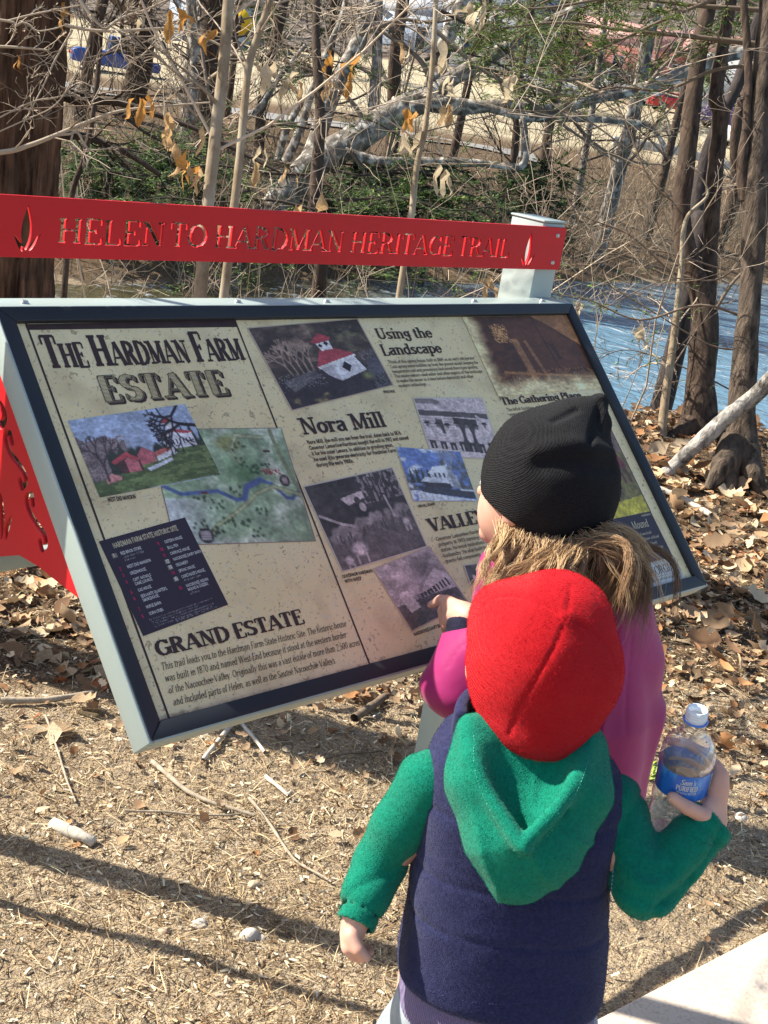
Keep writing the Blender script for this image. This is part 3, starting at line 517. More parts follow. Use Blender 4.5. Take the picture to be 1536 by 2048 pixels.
# the gathering place, faded brown picture
GP = [(.930, .0235), (1.2435, .0235), (1.2435, .19), (.930, .19)]
p = Pic(170, 96, (52, 34, 26)); p.noise(6, .25, 95); p.poly([(.62, 0), (1, 0), (1, .42), (.75, .12)], (104, 82, 58)); p.noise(16, .2, 96)
p.poly([(.30, .12), (.36, .02), (.75, .16), (1, .48), (1, .72), (.36, .74)], (58, 38, 30)); p.poly([(.34, .3), (.4, .3), (.44, .82), (.38, .84)], (104, 84, 66)); p.poly([(.45, .32), (.48, .32), (.55, .86), (.52, .86)], (98, 78, 60)); p.poly([(.68, .38), (.72, .38), (.75, .6), (.71, .6)], (40, 26, 22))
p.blob(.27, .22, .05, .1, (150, 128, 92), 1.); p.speck((p.x > .2)*(p.x < .34)*(p.y > .1)*(p.y < .34), (170, 150, 112), .25, 3); p.line([(.62, 0), (.7, .9)], .008, (38, 24, 20)); p.line([(.16, .72), (.95, .84)], .012, (110, 86, 62)); p.speck((p.y > .7)*(p.y < .95), (120, 96, 70), .12, 2); p.blend((fbm(170, 96, 9, 97)-.5)*2*(p.y > .75), (96, 70, 48))
fade = np.clip(np.minimum.reduce([p.x/.16, (1-p.y)/.30, np.ones_like(p.x)]), 0, 1); fade = np.clip(fade*1.5-.25+(fbm(170, 96, 8, 98)-.5)*.9*(fade < 1), 0, 1); p.a = p.a*1.12*np.array([1.22, .95, .72])
p.a = p.a*fade[..., None]+np.array([232, 208, 150])*(1-fade[..., None]); gp = put_pic(p, GP, None)
txt('AFTER THE WAR 1900s', 1.165, .1765, .0042, .052, mat=cream_ink, bold=.08, thin=.06, serif=0, h=.0004)
txt('The Gathering Place', .9315, .2085, .0150, .236, bold=.1, thin=.045, serif=.05, h=.0005)
for k, s_ in enumerate(['The brick building - today the Visitor Center - was for', 'years the Post Office and general store where', 'mail along with news was picked up.']): txt(s_, .9365, .2215+k*.0095, .0062, (.22, .2, .16)[k], bold=.06, thin=.04, serif=.03, h=.00042)
# mound photo, right edge, partly behind the hat
p = Pic(110, 120, (120, 92, 88)); p.noise(5, .2, 101); p.poly([(0, .38), (1, .34), (1, 1), (0, 1)], (112, 104, 52)); p.blend((fbm(110, 120, 8, 102)-.45)*3*(p.y > .4)*(p.y < .85), (68, 56, 40)); p.poly([(0, .88), (1, .82), (1, 1), (0, 1)], (186, 172, 44)); p.noise(26, .25, 103)
p.poly([(0, .0), (.5, .0), (.9, .3), (0, .36)], (110, 96, 96)); p.poly([(.45, .36), (.9, .36), (.98, .5), (.8, .52), (.5, .5)], (112, 38, 46)); p.blob(.47, .37, .06, .05, (132, 50, 58))
for x in (.5, .58, .82, .92): p.line([(x, .48), (x+.02, .66)], .012, (88, 34, 40))
p.blob(.25, .5, .14, .07, (150, 70, 70)); p.line([(.3, .5), (.32, .7)], .02, (176, 150, 140))
put_pic(p, [(1.03, .262), (1.2075, .262), (1.2105, .458), (1.03, .4605)], None)
flat_poly(quad_uv((1.2105, .2622), (1.2125, .459), .0025), 'rule_line', M('plum_print', (.06, .03, .035), rough=.5))
flat_poly([(1.03, .4585), (1.2125, .4585), (1.2150, .5540), (1.03, .5540)], 'caption_sheet', MATS['aubergine_legend_print'])
txt('Nacoochee', 1.037, .4865, .0155, .085, mat=cream_ink, bold=.06, thin=.03, serif=.04, shear=.15); txt('Mound', 1.135, .4865, .0155, .052, mat=cream_ink, bold=.06, thin=.03, serif=.04, shear=.15)
for k, s_ in enumerate(['Archaeologists believe the mound was built', 'by early people of the valley and later utilized', 'for ceremony. The burial mound, placed', 'in 1890, has preserved it as it is now.']): txt(s_, 1.037, .501+k*.0105, .0058, (.148, .165, .15, .165)[k], mat=cream_ink, bold=.06, thin=.04, serif=.03, shear=.1, h=.0004)
txt('NACOOCHEE MOUND', 1.178, .4655, .0042, .030, mat=cream_ink, bold=.09, thin=.07, serif=0, h=.0004)
flat_poly([(1.03, .5552), (1.2165, .5552), (1.2185, .6010), (1.03, .6010)], 'logo_panel', M('pale_grey_print', (.50, .50, .46), (.58, .57, .52), scale=30, rough=.5))
b = MB(); r_ = random.Random(8); n = layer()
for k in range(60):
    a, rr = r_.uniform(0, 6.28), math.sqrt(r_.random())*.0085; u, v = 1.1025+rr*math.cos(a), .5705+rr*.72*math.sin(a); th = np.arange(7)*6.283/7; s2 = r_.uniform(.0012, .002); b.add(PP(u+s2*np.cos(th), v+s2*np.sin(th), n+k*2e-6), np.arange(7)[None, ::-1])
b.build('logo_tree_crown', M('logo_green', (.03, .14, .03), rough=.5), sign)
flat_poly([(1.1012, .573), (1.1042, .573), (1.1052, .5835), (1.1006, .5835)], 'logo_tree_trunk', ink); flat_poly(quad_uv((1.093, .5842), (1.204, .5842), .0006), 'logo_rule', ink)
txt('GEORGIA', 1.115, .5805, .0165, .089, bold=.06, thin=.025, serif=.03, kern=.02); txt('DEPARTMENT OF NATURAL RESOURCES', 1.097, .5925, .0048, .106, bold=.06, thin=.04, serif=0, h=.0004)

# ---- posts
def wbox(lo, hi, name, mat, parent, bw=.003):
    b = MB(); lo = np.array(lo, float); hi = np.array(hi, float); d = hi-lo; b.add(boxv(lo, (d[0], 0, 0), (0, d[1], 0), (0, 0, d[2])), BQ); return bevel(b.build(name, mat, parent), bw)
POSTY = 1.6535
for x0, x1 in ((.70, .768), (2.094, 2.162)):
    wbox((x0, POSTY, 0), (x1, POSTY+.085, 1.298), 'post', frame_m, sign); wbox((x0-.002, POSTY-.002, 1.2985), (x1+.002, POSTY+.087, 1.303), 'post_cap', frame_m, sign, .0015)
wbox((.769, POSTY+.03, .715), (2.093, POSTY+.05, .742), 'cross_rail', frame_m, sign)
for u in (.2, 1.07):   # brackets carrying the tray
    b = MB(); o = PP(u, .06, -TH-.0005); b.add(boxv(o, EX*.03, ED*.38, -EN*.02), BQ); b.build('bracket', frame_m, sign)
for x in (2.12,):
    b = MB(); b.add(boxv((x-.015, 1.34, .775), (.03, 0, 0), (0, .3125, 0), (0, 0, .03)), BQ); b.build('support_arm', frame_m, sign)
# ---- red banner with letters cut right through
hB = .0009; bx0, bx1, bz0, bz1 = .6960, 2.1600, 1.2072, 1.2915
nx = int((bx1-bx0)/hB)+3; nz = int((bz1-bz0)/hB)+3; xg = bx0-hB+np.arange(nx)*hB; zg = bz0-hB+np.arange(nz)*hB; X, Z = np.meshgrid(xg, zg)
def rbox(X, Y, x0, x1, y0, y1, r): 
    dx = np.abs(X-(x0+x1)/2)-(x1-x0)/2+r; dy = np.abs(Y-(y0+y1)/2)-(y1-y0)/2+r; return np.minimum(np.maximum(dx, dy), 0)+np.hypot(np.maximum(dx, 0), np.maximum(dy, 0))-r
D = rbox(X, Z, bx0, bx1, bz0, bz1, .003)
def word(s, x0, x1, z0, hgt):
    global D
    tot = sum(float(GL[c].split(';')[0])*(1.) for c in s); xs = (x1-x0)/(tot*hgt); pen = 0
    for c in s:
        ad = float(GL[c].split(';')[0])
        D = np.maximum(D, -glyph_sdf(c, (X-x0)/hgt/xs-pen, (Z-z0)/hgt, .085, .042, .05)*hgt); pen += ad
for s_, a, b_ in (('HELEN', 1.0045, 1.189), ('TO', 1.196, 1.268), ('HARDMAN', 1.2805, 1.558), ('HERITAGE', 1.572, 1.835), ('TRAIL', 1.846, 1.996)): word(s_, a, b_, 1.2285, .0355)
def leafcut(cx, z0, z1, wd, lean=0., curve=0.):
    """pointed leaf shape between z0 and z1"""
    global D
    t = np.clip((Z-z0)/(z1-z0), 0, 1); ww = wd*np.sin(np.pi*t**.8)**.9+1e-5; xc = cx+lean*t+curve*np.sin(np.pi*t)
    d = np.maximum(np.abs(X-xc)-ww, np.maximum(z0-Z, Z-z1)); D = np.maximum(D, -d)
leafcut(.9560, 1.2170, 1.2800, .0085); leafcut(.951, 1.2150, 1.2415, .0042, -.0165, .002); leafcut(.962, 1.2150, 1.2415, .0042, .0165, -.002)
leafcut(2.0520, 1.2135, 1.2800, .0085); leafcut(2.046, 1.2125, 1.237, .0042, -.0165, .002); leafcut(2.058, 1.2125, 1.237, .0042, .0165, -.002)
for cx, cz in ((2.1335, 1.2755), (2.1335, 1.2215), (.735, 1.2755), (.735, 1.2215)): D = np.maximum(D, -(np.hypot(X-cx, Z-cz)-.0022))
me = plate_mesh('name_banner', D, xg[0], zg[0], hB, lambda u, v, w_: np.stack([u, 1.6455-w_, v], -1), .007)
mk('name_banner', me, red_m, sign)
for cx, cz in ((2.1335, 1.2755), (2.1335, 1.2215), (.735, 1.2755), (.735, 1.2215)):
    t, f = tubes(np.array([[(cx, 1.648, cz), (cx, 1.6445, cz), (cx, 1.6425, cz)]]), np.array([[.005, .005, .0035]]), 12); b = MB(); b.add(t, f); b.add(t[24:], np.arange(12)[None, ::-1]); b.build('bolt', steel_m, sign)
# ---- red scrollwork gusset plates between tray and post
def side_plate(x):
    h = .0012; ys = np.arange(1.30, 1.665, h); zs = np.arange(.74, 1.17, h); Y, Z_ = np.meshgrid(ys, zs)
    backline = (Z_-(.832+(Y-1.335)))*math.sqrt(.5)+.000
    D = np.maximum(backline, Y-1.652); D = np.maximum(D, 1.335-.004-Y)
    # arched lower edge
    cut = np.interp(ys, [1.3, 1.332, 1.38, 1.442, 1.49, 1.54, 1.60, 1.66], [.845, .826, .828, .8315, .829, .808, .785, .765])
    D = np.maximum(D, (cut[None]-Z_)*.9)
    def hole(pts, w0, w1):
        nonlocal D
        P = catmull(pts, 6); n = len(P)
        for i in range(n-1):
            t = (i+.5)/n; D = np.maximum(D, -seg_sdf(Y, Z_, P[i], P[i+1], w0+(w1-w0)*math.sin(math.pi*t), True))
    def xp(px, py): v = ray(px, py); d = (x-CAM[0])/v[0]; P = CAM+v*d; return (P[1], P[2])
    # two s-scrolls and leaf slots
    for s_ in ([(24, 885), (20, 868), (13, 866), (11, 880), (20, 905), (35, 925), (48, 945), (52, 962), (44, 975), (40, 962)], [(66, 1008), (64, 992), (56, 990), (53, 1003), (60, 1025), (74, 1048), (88, 1068), (92, 1088), (84, 1098), (80, 1084)]):
        hole([xp(*q_) for q_ in s_], .0028, .0055); [hole([xp(*s_[e]), xp(*s_[e2])], .0052, .0055) for e, e2 in ((0, 1), (-1, -2))]
    hole([xp(*q_) for q_ in ((-4, 800), (4, 815), (9, 835), (2, 850), (-6, 840))], .002, .007)
    hole([xp(*q_) for q_ in ((24, 1032), (18, 1045), (13, 1062), (12, 1078))], .0006, .0055)
    hole([xp(*q_) for q_ in ((-4, 980), (1, 1000), (4, 1040), (3, 1075))], .001, .007)
    hole([xp(*q_) for q_ in ((-30, 1040), (-22, 1050), (-14, 1066), (-8, 1080))], .0006, .0055)
    return plate_mesh('side_plate', D, ys[0], zs[0], h, lambda u, v, w_: np.stack([x+w_*-1*0+(-w_*0)+(-w_), u, v], -1), .006)
pm = side_plate(.8875); o1 = mk('side_plate', pm, red_m, sign)
o2 = o1.copy(); COL.objects.link(o2); o2.location = (1.262, 0, 0)
# ------------------------------------------------------------------ implicit modelling: signed distances meshed by sparse surface nets
def surf(fn, lo, hi, h, B=8):
    lo = np.array(lo, float); hi = np.array(hi, float); nb = np.ceil((hi-lo)/(B*h)).astype(int)
    g = np.stack(np.meshgrid(*[np.arange(n) for n in nb], indexing='ij'), -1).reshape(-1, 3)
    c = lo+(g+.5)*B*h; act = np.abs(fn(c)) < B*h*1.25; g = g[act]
    o = np.arange(B+1); loc = np.stack(np.meshgrid(o, o, o, indexing='ij'), -1).reshape(-1, 3)
    vals = np.empty((len(g), (B+1)**3), np.float32)
    for s in range(0, len(g), 256):
        gg = g[s:s+256]; P = lo+((gg[:, None]*B+loc[None])*h); vals[s:s+256] = fn(P.reshape(-1, 3)).reshape(len(gg), -1)
    vals = vals.reshape(-1, B+1, B+1, B+1)
    cc = np.stack([vals[:, i:B+i, j:B+j, k:B+k] for i in (0, 1) for j in (0, 1) for k in (0, 1)], -1)
    ns = (cc < 0).sum(-1); m = (ns > 0) & (ns < 8); bi, ci, cj, ck = np.nonzero(m); v8 = cc[bi, ci, cj, ck]
    cell = g[bi]*B+np.stack([ci, cj, ck], -1); off = np.array([(i, j, k) for i in (0, 1) for j in (0, 1) for k in (0, 1)], float)
    acc = np.zeros((len(cell), 3)); cnt = np.zeros(len(cell))
    for a in range(8):
        for b in range(a+1, 8):
            if np.abs(off[a]-off[b]).sum() != 1: continue
            fa, fb = v8[:, a], v8[:, b]; x = (fa < 0) != (fb < 0); t = np.where(x, fa/(fa-fb+1e-12), 0)[:, None]
            acc += np.where(x[:, None], off[a]+(off[b]-off[a])*t, 0); cnt += x
    V = lo+(cell+acc/cnt[:, None])*h
    D = nb*B+2; key = (cell[:, 0]*D[1]+cell[:, 1])*D[2]+cell[:, 2]; order = np.argsort(key); ks = key[order]
    def find(c): k = (c[:, 0]*D[1]+c[:, 1])*D[2]+c[:, 2]; p = np.clip(np.searchsorted(ks, k), 0, len(ks)-1); return np.where(ks[p] == k, order[p], -1)
    Q = []
    for ax, (u, w_) in enumerate(((1, 2), (2, 0), (0, 1))):
        e = np.zeros(3, int); e[ax] = 1; ib = int(e[0]*4+e[1]*2+e[2]); fa, fb = v8[:, 0], v8[:, ib]; x = (fa < 0) != (fb < 0)
        c = cell[x]; du = np.zeros(3, int); du[u] = 1; dw = np.zeros(3, int); dw[w_] = 1
        q = np.stack([find(c-du-dw), find(c-dw), find(c), find(c-du)], -1); flip = fa[x] > 0; q[flip] = q[flip][:, ::-1]; Q.append(q[(q >= 0).all(1)])
    return V, np.concatenate(Q)
def nrm(P): return np.sqrt((P*P).sum(-1))
def cap(P, a, b, ra, rb):
    a = np.asarray(a, float); b = np.asarray(b, float); d = b-a; t = np.clip(((P-a)@d)/(d@d+1e-12), 0, 1)
    return nrm(P-a-t[:, None]*d)-(ra+(rb-ra)*t)
def chain(P, pts, rs, k=.0):
    D = None
    for i in range(len(pts)-1):
        d = cap(P, pts[i], pts[i+1], rs[i], rs[i+1]); D = d if D is None else (smin(D, d, k) if k else np.minimum(D, d))
    return D
def frame(x, z):
    x = unit(x); y = unit(np.cross(z, x)); return np.stack([x, y, np.cross(x, y)])
def ell(P, c, r, R=None):
    q = P-np.asarray(c); q = q@R.T if R is not None else q; r = np.asarray(r, float)
    k0 = nrm(q/r); k1 = nrm(q/(r*r)); return k0*(k0-1)/(k1+1e-9)
def smin(a, b, k): h = np.clip(.5+.5*(b-a)/k, 0, 1); return b*(1-h)+a*h-k*h*(1-h)
def smax(a, b, k): return -smin(-a, -b, k)
def plane(P, c, n): return (P-np.asarray(c))@unit(n)
def polydist(P, pts):
    return np.min([cap(P, pts[i], pts[i+1], 0, 0) for i in range(len(pts)-1)], axis=0)
def groove(P, pts, depth, wd): return depth*np.exp(-(polydist(P, pts)/wd)**2)
class VN:   # value noise in space
    def __init__(s, seed): s.t = np.random.default_rng(seed).random((32, 32, 32))
    def __call__(s, P, f):
        q = P*f; i = np.floor(q).astype(int); a = q-i; a = a*a*(3-2*a); i0 = i & 31; i1 = (i+1) & 31; T = s.t
        def g(x, y, z): return T[x, y, z]
        x0, y0, z0 = i0.T; x1, y1, z1 = i1.T; ax, ay, az = a.T
        c00 = g(x0, y0, z0)*(1-ax)+g(x1, y0, z0)*ax; c10 = g(x0, y1, z0)*(1-ax)+g(x1, y1, z0)*ax; c01 = g(x0, y0, z1)*(1-ax)+g(x1, y0, z1)*ax; c11 = g(x0, y1, z1)*(1-ax)+g(x1, y1, z1)*ax
        return (c00*(1-ay)+c10*ay)*(1-az)+(c01*(1-ay)+c11*ay)*az-.5
vn = VN(5)
def sdf_obj(name, fn, lo, hi, h, mat, parent, soft=2):
    V, Q = surf(fn, lo, hi, h)
    # relax the net a little so cloth and skin read smooth
    for _ in range(soft):
        acc = np.zeros_like(V); cnt = np.zeros(len(V))
        for a in range(4):
            i, j = Q[:, a], Q[:, (a+1) % 4]
            for ax in range(3): acc[:, ax] += np.bincount(i, V[j, ax], len(V))+np.bincount(j, V[i, ax], len(V))
            cnt += np.bincount(i, minlength=len(V))+np.bincount(j, minlength=len(V))
        V = V*.4+.6*acc/np.maximum(cnt, 1)[:, None]
    return mk(name, mesh(name, V, [Q], True), mat, parent)
def fuzz(o, n, ln, c1, c2, seed, parent):
    """short fibres standing off knitted and fleecy cloth"""
    r = np.random.default_rng(seed); me = o.data; V = np.empty(len(me.vertices)*3, np.float32); me.vertices.foreach_get('co', V); V = V.reshape(-1, 3); N_ = np.empty(len(me.vertices)*3, np.float32); me.vertices.foreach_get('normal', N_); N_ = N_.reshape(-1, 3)
    k = (N_@(-FW) > -.35).nonzero()[0]; i = r.choice(k, n); P = V[i]+r.normal(0, .0016, (n, 3)); nn = N_[i]; P = P-nn*((P-V[i])*nn).sum(1)[:, None]; d = unit(nn+r.normal(0, .75, (n, 3))); w_ = unit(np.cross(d, r.normal(0, 1, (n, 3)))); l = ln*r.uniform(.4, 1.25, (n, 1)); W_ = .00022
    T = np.stack([P-w_*W_, P+w_*W_, P+d*l], 1).reshape(-1, 3); c = np.array(c1)+(np.array(c2)-np.array(c1))*r.random((n, 1)); me2 = mesh('fuzz', T, [np.arange(n*3).reshape(-1, 3)], False, np.repeat(c, 3, 0)); return mk('fuzz', me2, M('cloth_fibres', attr=True, rough=.9, spec=.1, tl=.3), parent)
def stitches(fn, px, mat, parent, step=.0042, ln=.0024, d0=1.35, d1=2.1):
    pts = np.array([hit(fn, *p, d0, d1) for p in catmull(px, 14)]); L = np.concatenate([[0], np.cumsum(nrm(np.diff(pts, axis=0)))]); b = MB(); s = np.arange(0, L[-1]-ln, step)
    for a in s: P = np.array([[np.interp(a+q, L, pts[:, k]) for k in range(3)] for q in (0, ln)]); b.add(*tubes((P-FW*.0006)[None], np.full((1, 2), .00045), 4))
    b.build('stitching', mat, parent)
def bounds(pts, m): p = np.array(pts); return p.min(0)-m, p.max(0)+m
# ------------------------------------------------------------------ the two children
skin_m = M('child_skin', (.62, .33, .24), (.66, .38, .29), scale=30, rough=.5, bump=.08, bscale=300, spec=.4, bdist=.0006)
skin_m.node_tree.nodes['Principled BSDF'].inputs['Subsurface Weight'].default_value = .15; skin_m.node_tree.nodes['Principled BSDF'].inputs['Subsurface Radius'].default_value = (.012, .005, .003)
def fleece(name, c1, c2, sc=650, bump=.9): return M(name, c1, c2, scale=220, rough=.9, bump=bump, bscale=sc, spec=.1, sheen=.12, bdist=.0016, detail=3)
def knit_material(name, c1, c2, freq, direction, sheen=.06, dist=.0016):
    m = bpy.data.materials.new(name); m.use_nodes = True; t = m.node_tree; b = t.nodes['Principled BSDF']; L = t.links.new; N = t.nodes.new
    tc = N('ShaderNodeTexCoord'); mp = N('ShaderNodeMapping'); mp.inputs['Rotation'].default_value = direction; L(tc.outputs['Object'], mp.inputs[0])
    wv = N('ShaderNodeTexWave'); wv.bands_direction = 'X'; wv.inputs['Scale'].default_value = freq; wv.inputs['Distortion'].default_value = .9; wv.inputs['Detail'].default_value = 2; wv.inputs['Detail Scale'].default_value = 3; L(mp.outputs[0], wv.inputs[0])
    wv2 = N('ShaderNodeTexWave'); wv2.bands_direction = 'Z'; wv2.inputs['Scale'].default_value = freq*.8; wv2.inputs['Distortion'].default_value = 2; L(mp.outputs[0], wv2.inputs[0])
    nz = N('ShaderNodeTexNoise'); nz.inputs['Scale'].default_value = 700; nz.inputs['Detail'].default_value = 3; L(tc.outputs['Object'], nz.inputs[0])
    ad = N('ShaderNodeMath'); ad.operation = 'MULTIPLY_ADD'; ad.inputs[1].default_value = .5; L(wv2.outputs['Fac'], ad.inputs[0]); L(wv.outputs['Fac'], ad.inputs[2])
    ad2 = N('ShaderNodeMath'); ad2.operation = 'MULTIPLY_ADD'; ad2.inputs[1].default_value = 1.2; L(nz.outputs[0], ad2.inputs[0]); L(ad.outputs[0], ad2.inputs[2])
    mx = N('ShaderNodeMix'); mx.data_type = 'RGBA'; mx.inputs[6].default_value = (*c1, 1); mx.inputs[7].default_value = (*c2, 1); mr = N('ShaderNodeMapRange'); mr.inputs[1].default_value = .4; mr.inputs[2].default_value = 2.; L(ad2.outputs[0], mr.inputs[0]); L(mr.outputs[0], mx.inputs[0]); L(mx.outputs[2], b.inputs['Base Color'])
    bp = N('ShaderNodeBump'); bp.inputs['Strength'].default_value = .8; bp.inputs['Distance'].default_value = dist; L(ad2.outputs[0], bp.inputs['Height']); L(bp.outputs[0], b.inputs['Normal'])
    b.inputs['Roughness'].default_value = .88; b.inputs['Specular IOR Level'].default_value = .15; b.inputs['Sheen Weight'].default_value = sheen; return m
red_knit = knit_material('red_knit_wool', (.48, .002, .008), (.70, .006, .016), 300, (0, 0, .7)); black_knit = knit_material('black_ribbed_knit', (.004, .004, .005), (.022, .022, .024), 150, (.3, .9, .2), .02)
green_f = fleece('green_fleece', (.002, .16, .10), (.003, .205, .13)); navy_f = fleece('navy_purple_fleece', (.017, .019, .062), (.027, .030, .088)); cuff_navy = fleece('navy_cuff_knit', (.012, .012, .03), (.02, .02, .045))
shirt_m = knit_material('mauve_ribbed_hem', (.14, .11, .22), (.22, .18, .33), 160, (0, 0, .7)); pants_m = M('grey_blue_trousers', (.24, .28, .31), (.30, .34, .37), scale=60, rough=.85, bump=.3, bscale=400)
pink_m = M('magenta_softshell', (.34, .009, .125), (.30, .007, .11), scale=20, rough=.55, bump=.12, bscale=60, spec=.35, sheen=.15, bdist=.004)
jean_m = M('dark_denim', (.05, .07, .13), (.08, .10, .17), scale=150, rough=.85, bump=.3, bscale=600); shoe_m = M('grey_sneaker', (.18, .18, .2), rough=.6, bump=.2, bscale=80); sole_m = M('white_rubber_sole', (.6, .6, .58), rough=.6)
eye_m = M('eye_white', (.7, .7, .68), rough=.2)
UZ = np.array([0, 0, 1.])
def fingers_from(base, dirs_, lens, rads):
    pts = [np.array(base, float)]
    for d, l in zip(dirs_, lens): pts.append(pts[-1]+unit(d)*l)
    return pts, rads
# ================= boy
BX = np.array([1.2283, .8459, 0.])          # where he stands
def bz(px, py, d): return A(px, py, d)
boy = empty('person', (BX[0], BX[1], 0)); tag(boy, 'small child in red knit hat, green hood and navy fleece vest holding a plastic bottle', 'person', 'children reading the sign')
hc = A(1083, 1318, 1.60); neck = A(1050, 1470, 1.625)
Lsh, Rsh = A(868, 1560, 1.63), A(1222, 1610, 1.64); Lel, Lwr = A(759, 1728, 1.655), A(712, 1838, 1.62); Rel, Rwr = A(1275, 1768, 1.60), A(1408, 1618, 1.60)
# bottle frame
Bb, Bt = A(1335, 1700, 1.68), A(1396, 1418, 1.585); bax = unit(Bt-Bb); btc = unit(-FW-(-FW@bax)*bax); brt = np.cross(btc, bax); brt = brt*np.sign(brt@RT); BL = np.linalg.norm(Bt-Bb)
def BP(h, th, r): th = math.radians(th); return Bb+bax*h+r*(math.cos(th)*brt+math.sin(th)*btc)
BR = .0335
def hand_grip():
    """boy's right hand wrapped round the bottle: palm on the right, thumb across the front, fingers round the back"""
    L = []
    for k, (h0, ln) in enumerate(((.130, .82), (.116, .9), (.102, .86), (.089, .74))):
        th = [-8, -50, -95, -138]; r0 = .0072-.0004*k
        pts = [BP(h0-.016, 14, BR+.011)]+[BP(h0+.004*j*(1 if k == 0 else .4), th[0]+(t-th[0])*ln, BR+r0*.9) for j, t in enumerate(th)]
        L.append((pts, [r0*1.25, r0*1.15, r0, r0*.92, r0*.8]))
    L.append(([BP(.078, 34, BR+.016), BP(.090, 60, BR+.013), BP(.102, 90, BR+.0090), BP(.111, 117, BR+.0075)], [.0125, .0105, .0088, .0076]))
    palm = [(BP(.066, 14, BR+.013), BP(.122, 2, BR+.0105), .0150, .0120), (BP(.072, 38, BR+.014), BP(.108, 16, BR+.010), .0145, .0115), (BP(.072, 50, BR+.012), BP(.094, 42, BR+.009), .0120, .0100), (BP(.060, -16, BR+.014), BP(.098, -26, BR+.0125), .0125, .0115)]
    return L, palm
HG, PALM = hand_grip()
Rwr = A(1424, 1640, 1.625); Rel = A(1288, 1782, 1.60)
LH = A(702, 1866, 1.62)
def boy_body(P):
    fwd = FH
    D = ell(P, hc+fwd*.004, (.078, .088, .098), np.stack([RH, FH, UZ]))
    D = smin(D, ell(P, hc+fwd*.055-UZ*.055, (.05, .045, .05), np.stack([RH, FH, UZ])), .03)
    D = smin(D, cap(P, hc+fwd*.09-UZ*.028, hc+fwd*.10-UZ*.036, .008, .011), .01)   # nose
    for s in (-1, 1): D = smin(D, ell(P, hc+RH*s*.080-UZ*.02, (.010, .018, .026), np.stack([RH, FH, UZ])), .008)
    D = smin(D, cap(P, hc-UZ*.06, neck-UZ*.05, .045, .05), .03)
    tc = (Lsh+Rsh)/2; hip = np.array([BX[0], BX[1], .46])
    D = smin(D, ell(P, (tc+hip)/2+UZ*.02, (.105, .075, .19), np.stack([RH, FH, UZ])), .03)
    D = smin(D, cap(P, Lsh+RH*.02, Lel, .034, .026), .03); D = smin(D, cap(P, Lel, Lwr, .026, .017), .012)
    D = smin(D, cap(P, Rsh-RH*.02, Rel, .034, .026), .03); D = smin(D, cap(P, Rel, Rwr, .026, .0165), .012)
    for s in (-1, 1):
        h_ = hip+RH*s*.055; kn = np.array([h_[0], h_[1], .25])+FH*.02; an = np.array([h_[0], h_[1], .06]); D = smin(D, cap(P, h_, kn, .05, .038), .03); D = smin(D, cap(P, kn, an, .036, .026), .01)
        D = smin(D, cap(P, an-UZ*.022, an-UZ*.03+FH*.09, .025, .02), .01)
    # hand round the bottle
    H = cap(P, Rwr, (PALM[0][0]+PALM[1][0])/2, .0165, .0145)
    for a, b, ra, rb_ in PALM: H = smin(H, cap(P, a, b, ra, rb_), .010)
    for pts, rs in HG: H = smin(H, chain(P, pts, rs, .003), .0035)
    D = smin(D, H, .006)
    # left hand hanging, fingers half curled
    pd = unit(LH-Lwr)*.7+RT*.10*0; pd = unit(unit(LH-Lwr)+.25*RT+FW*.1); pn = unit(np.cross(pd, -FW)); wr = Lwr+unit(LH-Lwr)*.012
    H = cap(P, Lwr-unit(LH-Lwr)*.01, wr+pd*.006, .0160, .0145)
    side = FW
    kn_ = [wr+pd*.021+side*(.0135-.0092*k)*1.0-RT*.001*k for k in range(4)]
    for k_ in (0, 3): H = smin(H, cap(P, wr+pd*.006+side*(.008-.0053*k_), kn_[k_], .0105, .0085), .012)
    H = smin(H, cap(P, kn_[1], kn_[2], .009, .009), .008)
    for k, kk in enumerate(kn_):
        l = (.9, 1., .93, .76)[k]; d1 = unit(pd+.65*RT); d2 = unit(pd*.15+RT-UP*.2); d3 = unit(-pd*.6+RT*.7+UP*.2)
        pts = [kk, kk+d1*.014*l, kk+d1*.014*l+d2*.012*l, kk+d1*.014*l+d2*.012*l+d3*.009*l]; H = smin(H, chain(P, pts, [.0078, .0068, .0062, .0055], .002), .0022)
    t0 = wr+pd*.004-side*.016; H = smin(H, chain(P, [t0, t0+unit(pd+.6*RT-side*.5)*.018, t0+unit(pd+.6*RT-side*.5)*.018+unit(pd+RT)*.014], [.0095, .008, .0068], .002), .006)
    return smin(D, H, .006)
def boy_fn(P): return boy_body(P)
lo, hi = bounds([hc, BX, Lwr, LH, Bt, Rwr, (BX[0], BX[1], 0), BP(.12, 0, .06), BP(.1, -90, .06), BP(.1, 90, .06)], .13); lo[2] = -.0; sdf_obj('body', boy_fn, lo, hi, .0030, skin_m, boy, 1)
# nails on the thumb
tp = BP(.1110, 115, BR+.0146); 
nb = MB(); T_ = unit(BP(.103, 128, 0.04)-BP(.092, 92, .042)); nn = unit(BP(.100, 112, 1.)-BP(.100, 112, 0)); sdv = np.cross(T_, nn); th = np.arange(12)/12*2*math.pi
nb.add([tp+T_*.0042*math.cos(a)+sdv*.0033*math.sin(a)-nn*.0008*abs(math.sin(a)) for a in th], np.arange(12)[None]); nb.build('thumbnail', M('nail', (.72, .47, .40), rough=.25), boy)
for s in (-1, 1): 
    e = hc+FH*.083+RH*s*.03-UZ*.012; sdf_obj('eye', lambda P: nrm(P-e)-.011, e-.014, e+.014, .002, eye_m, boy, 0)
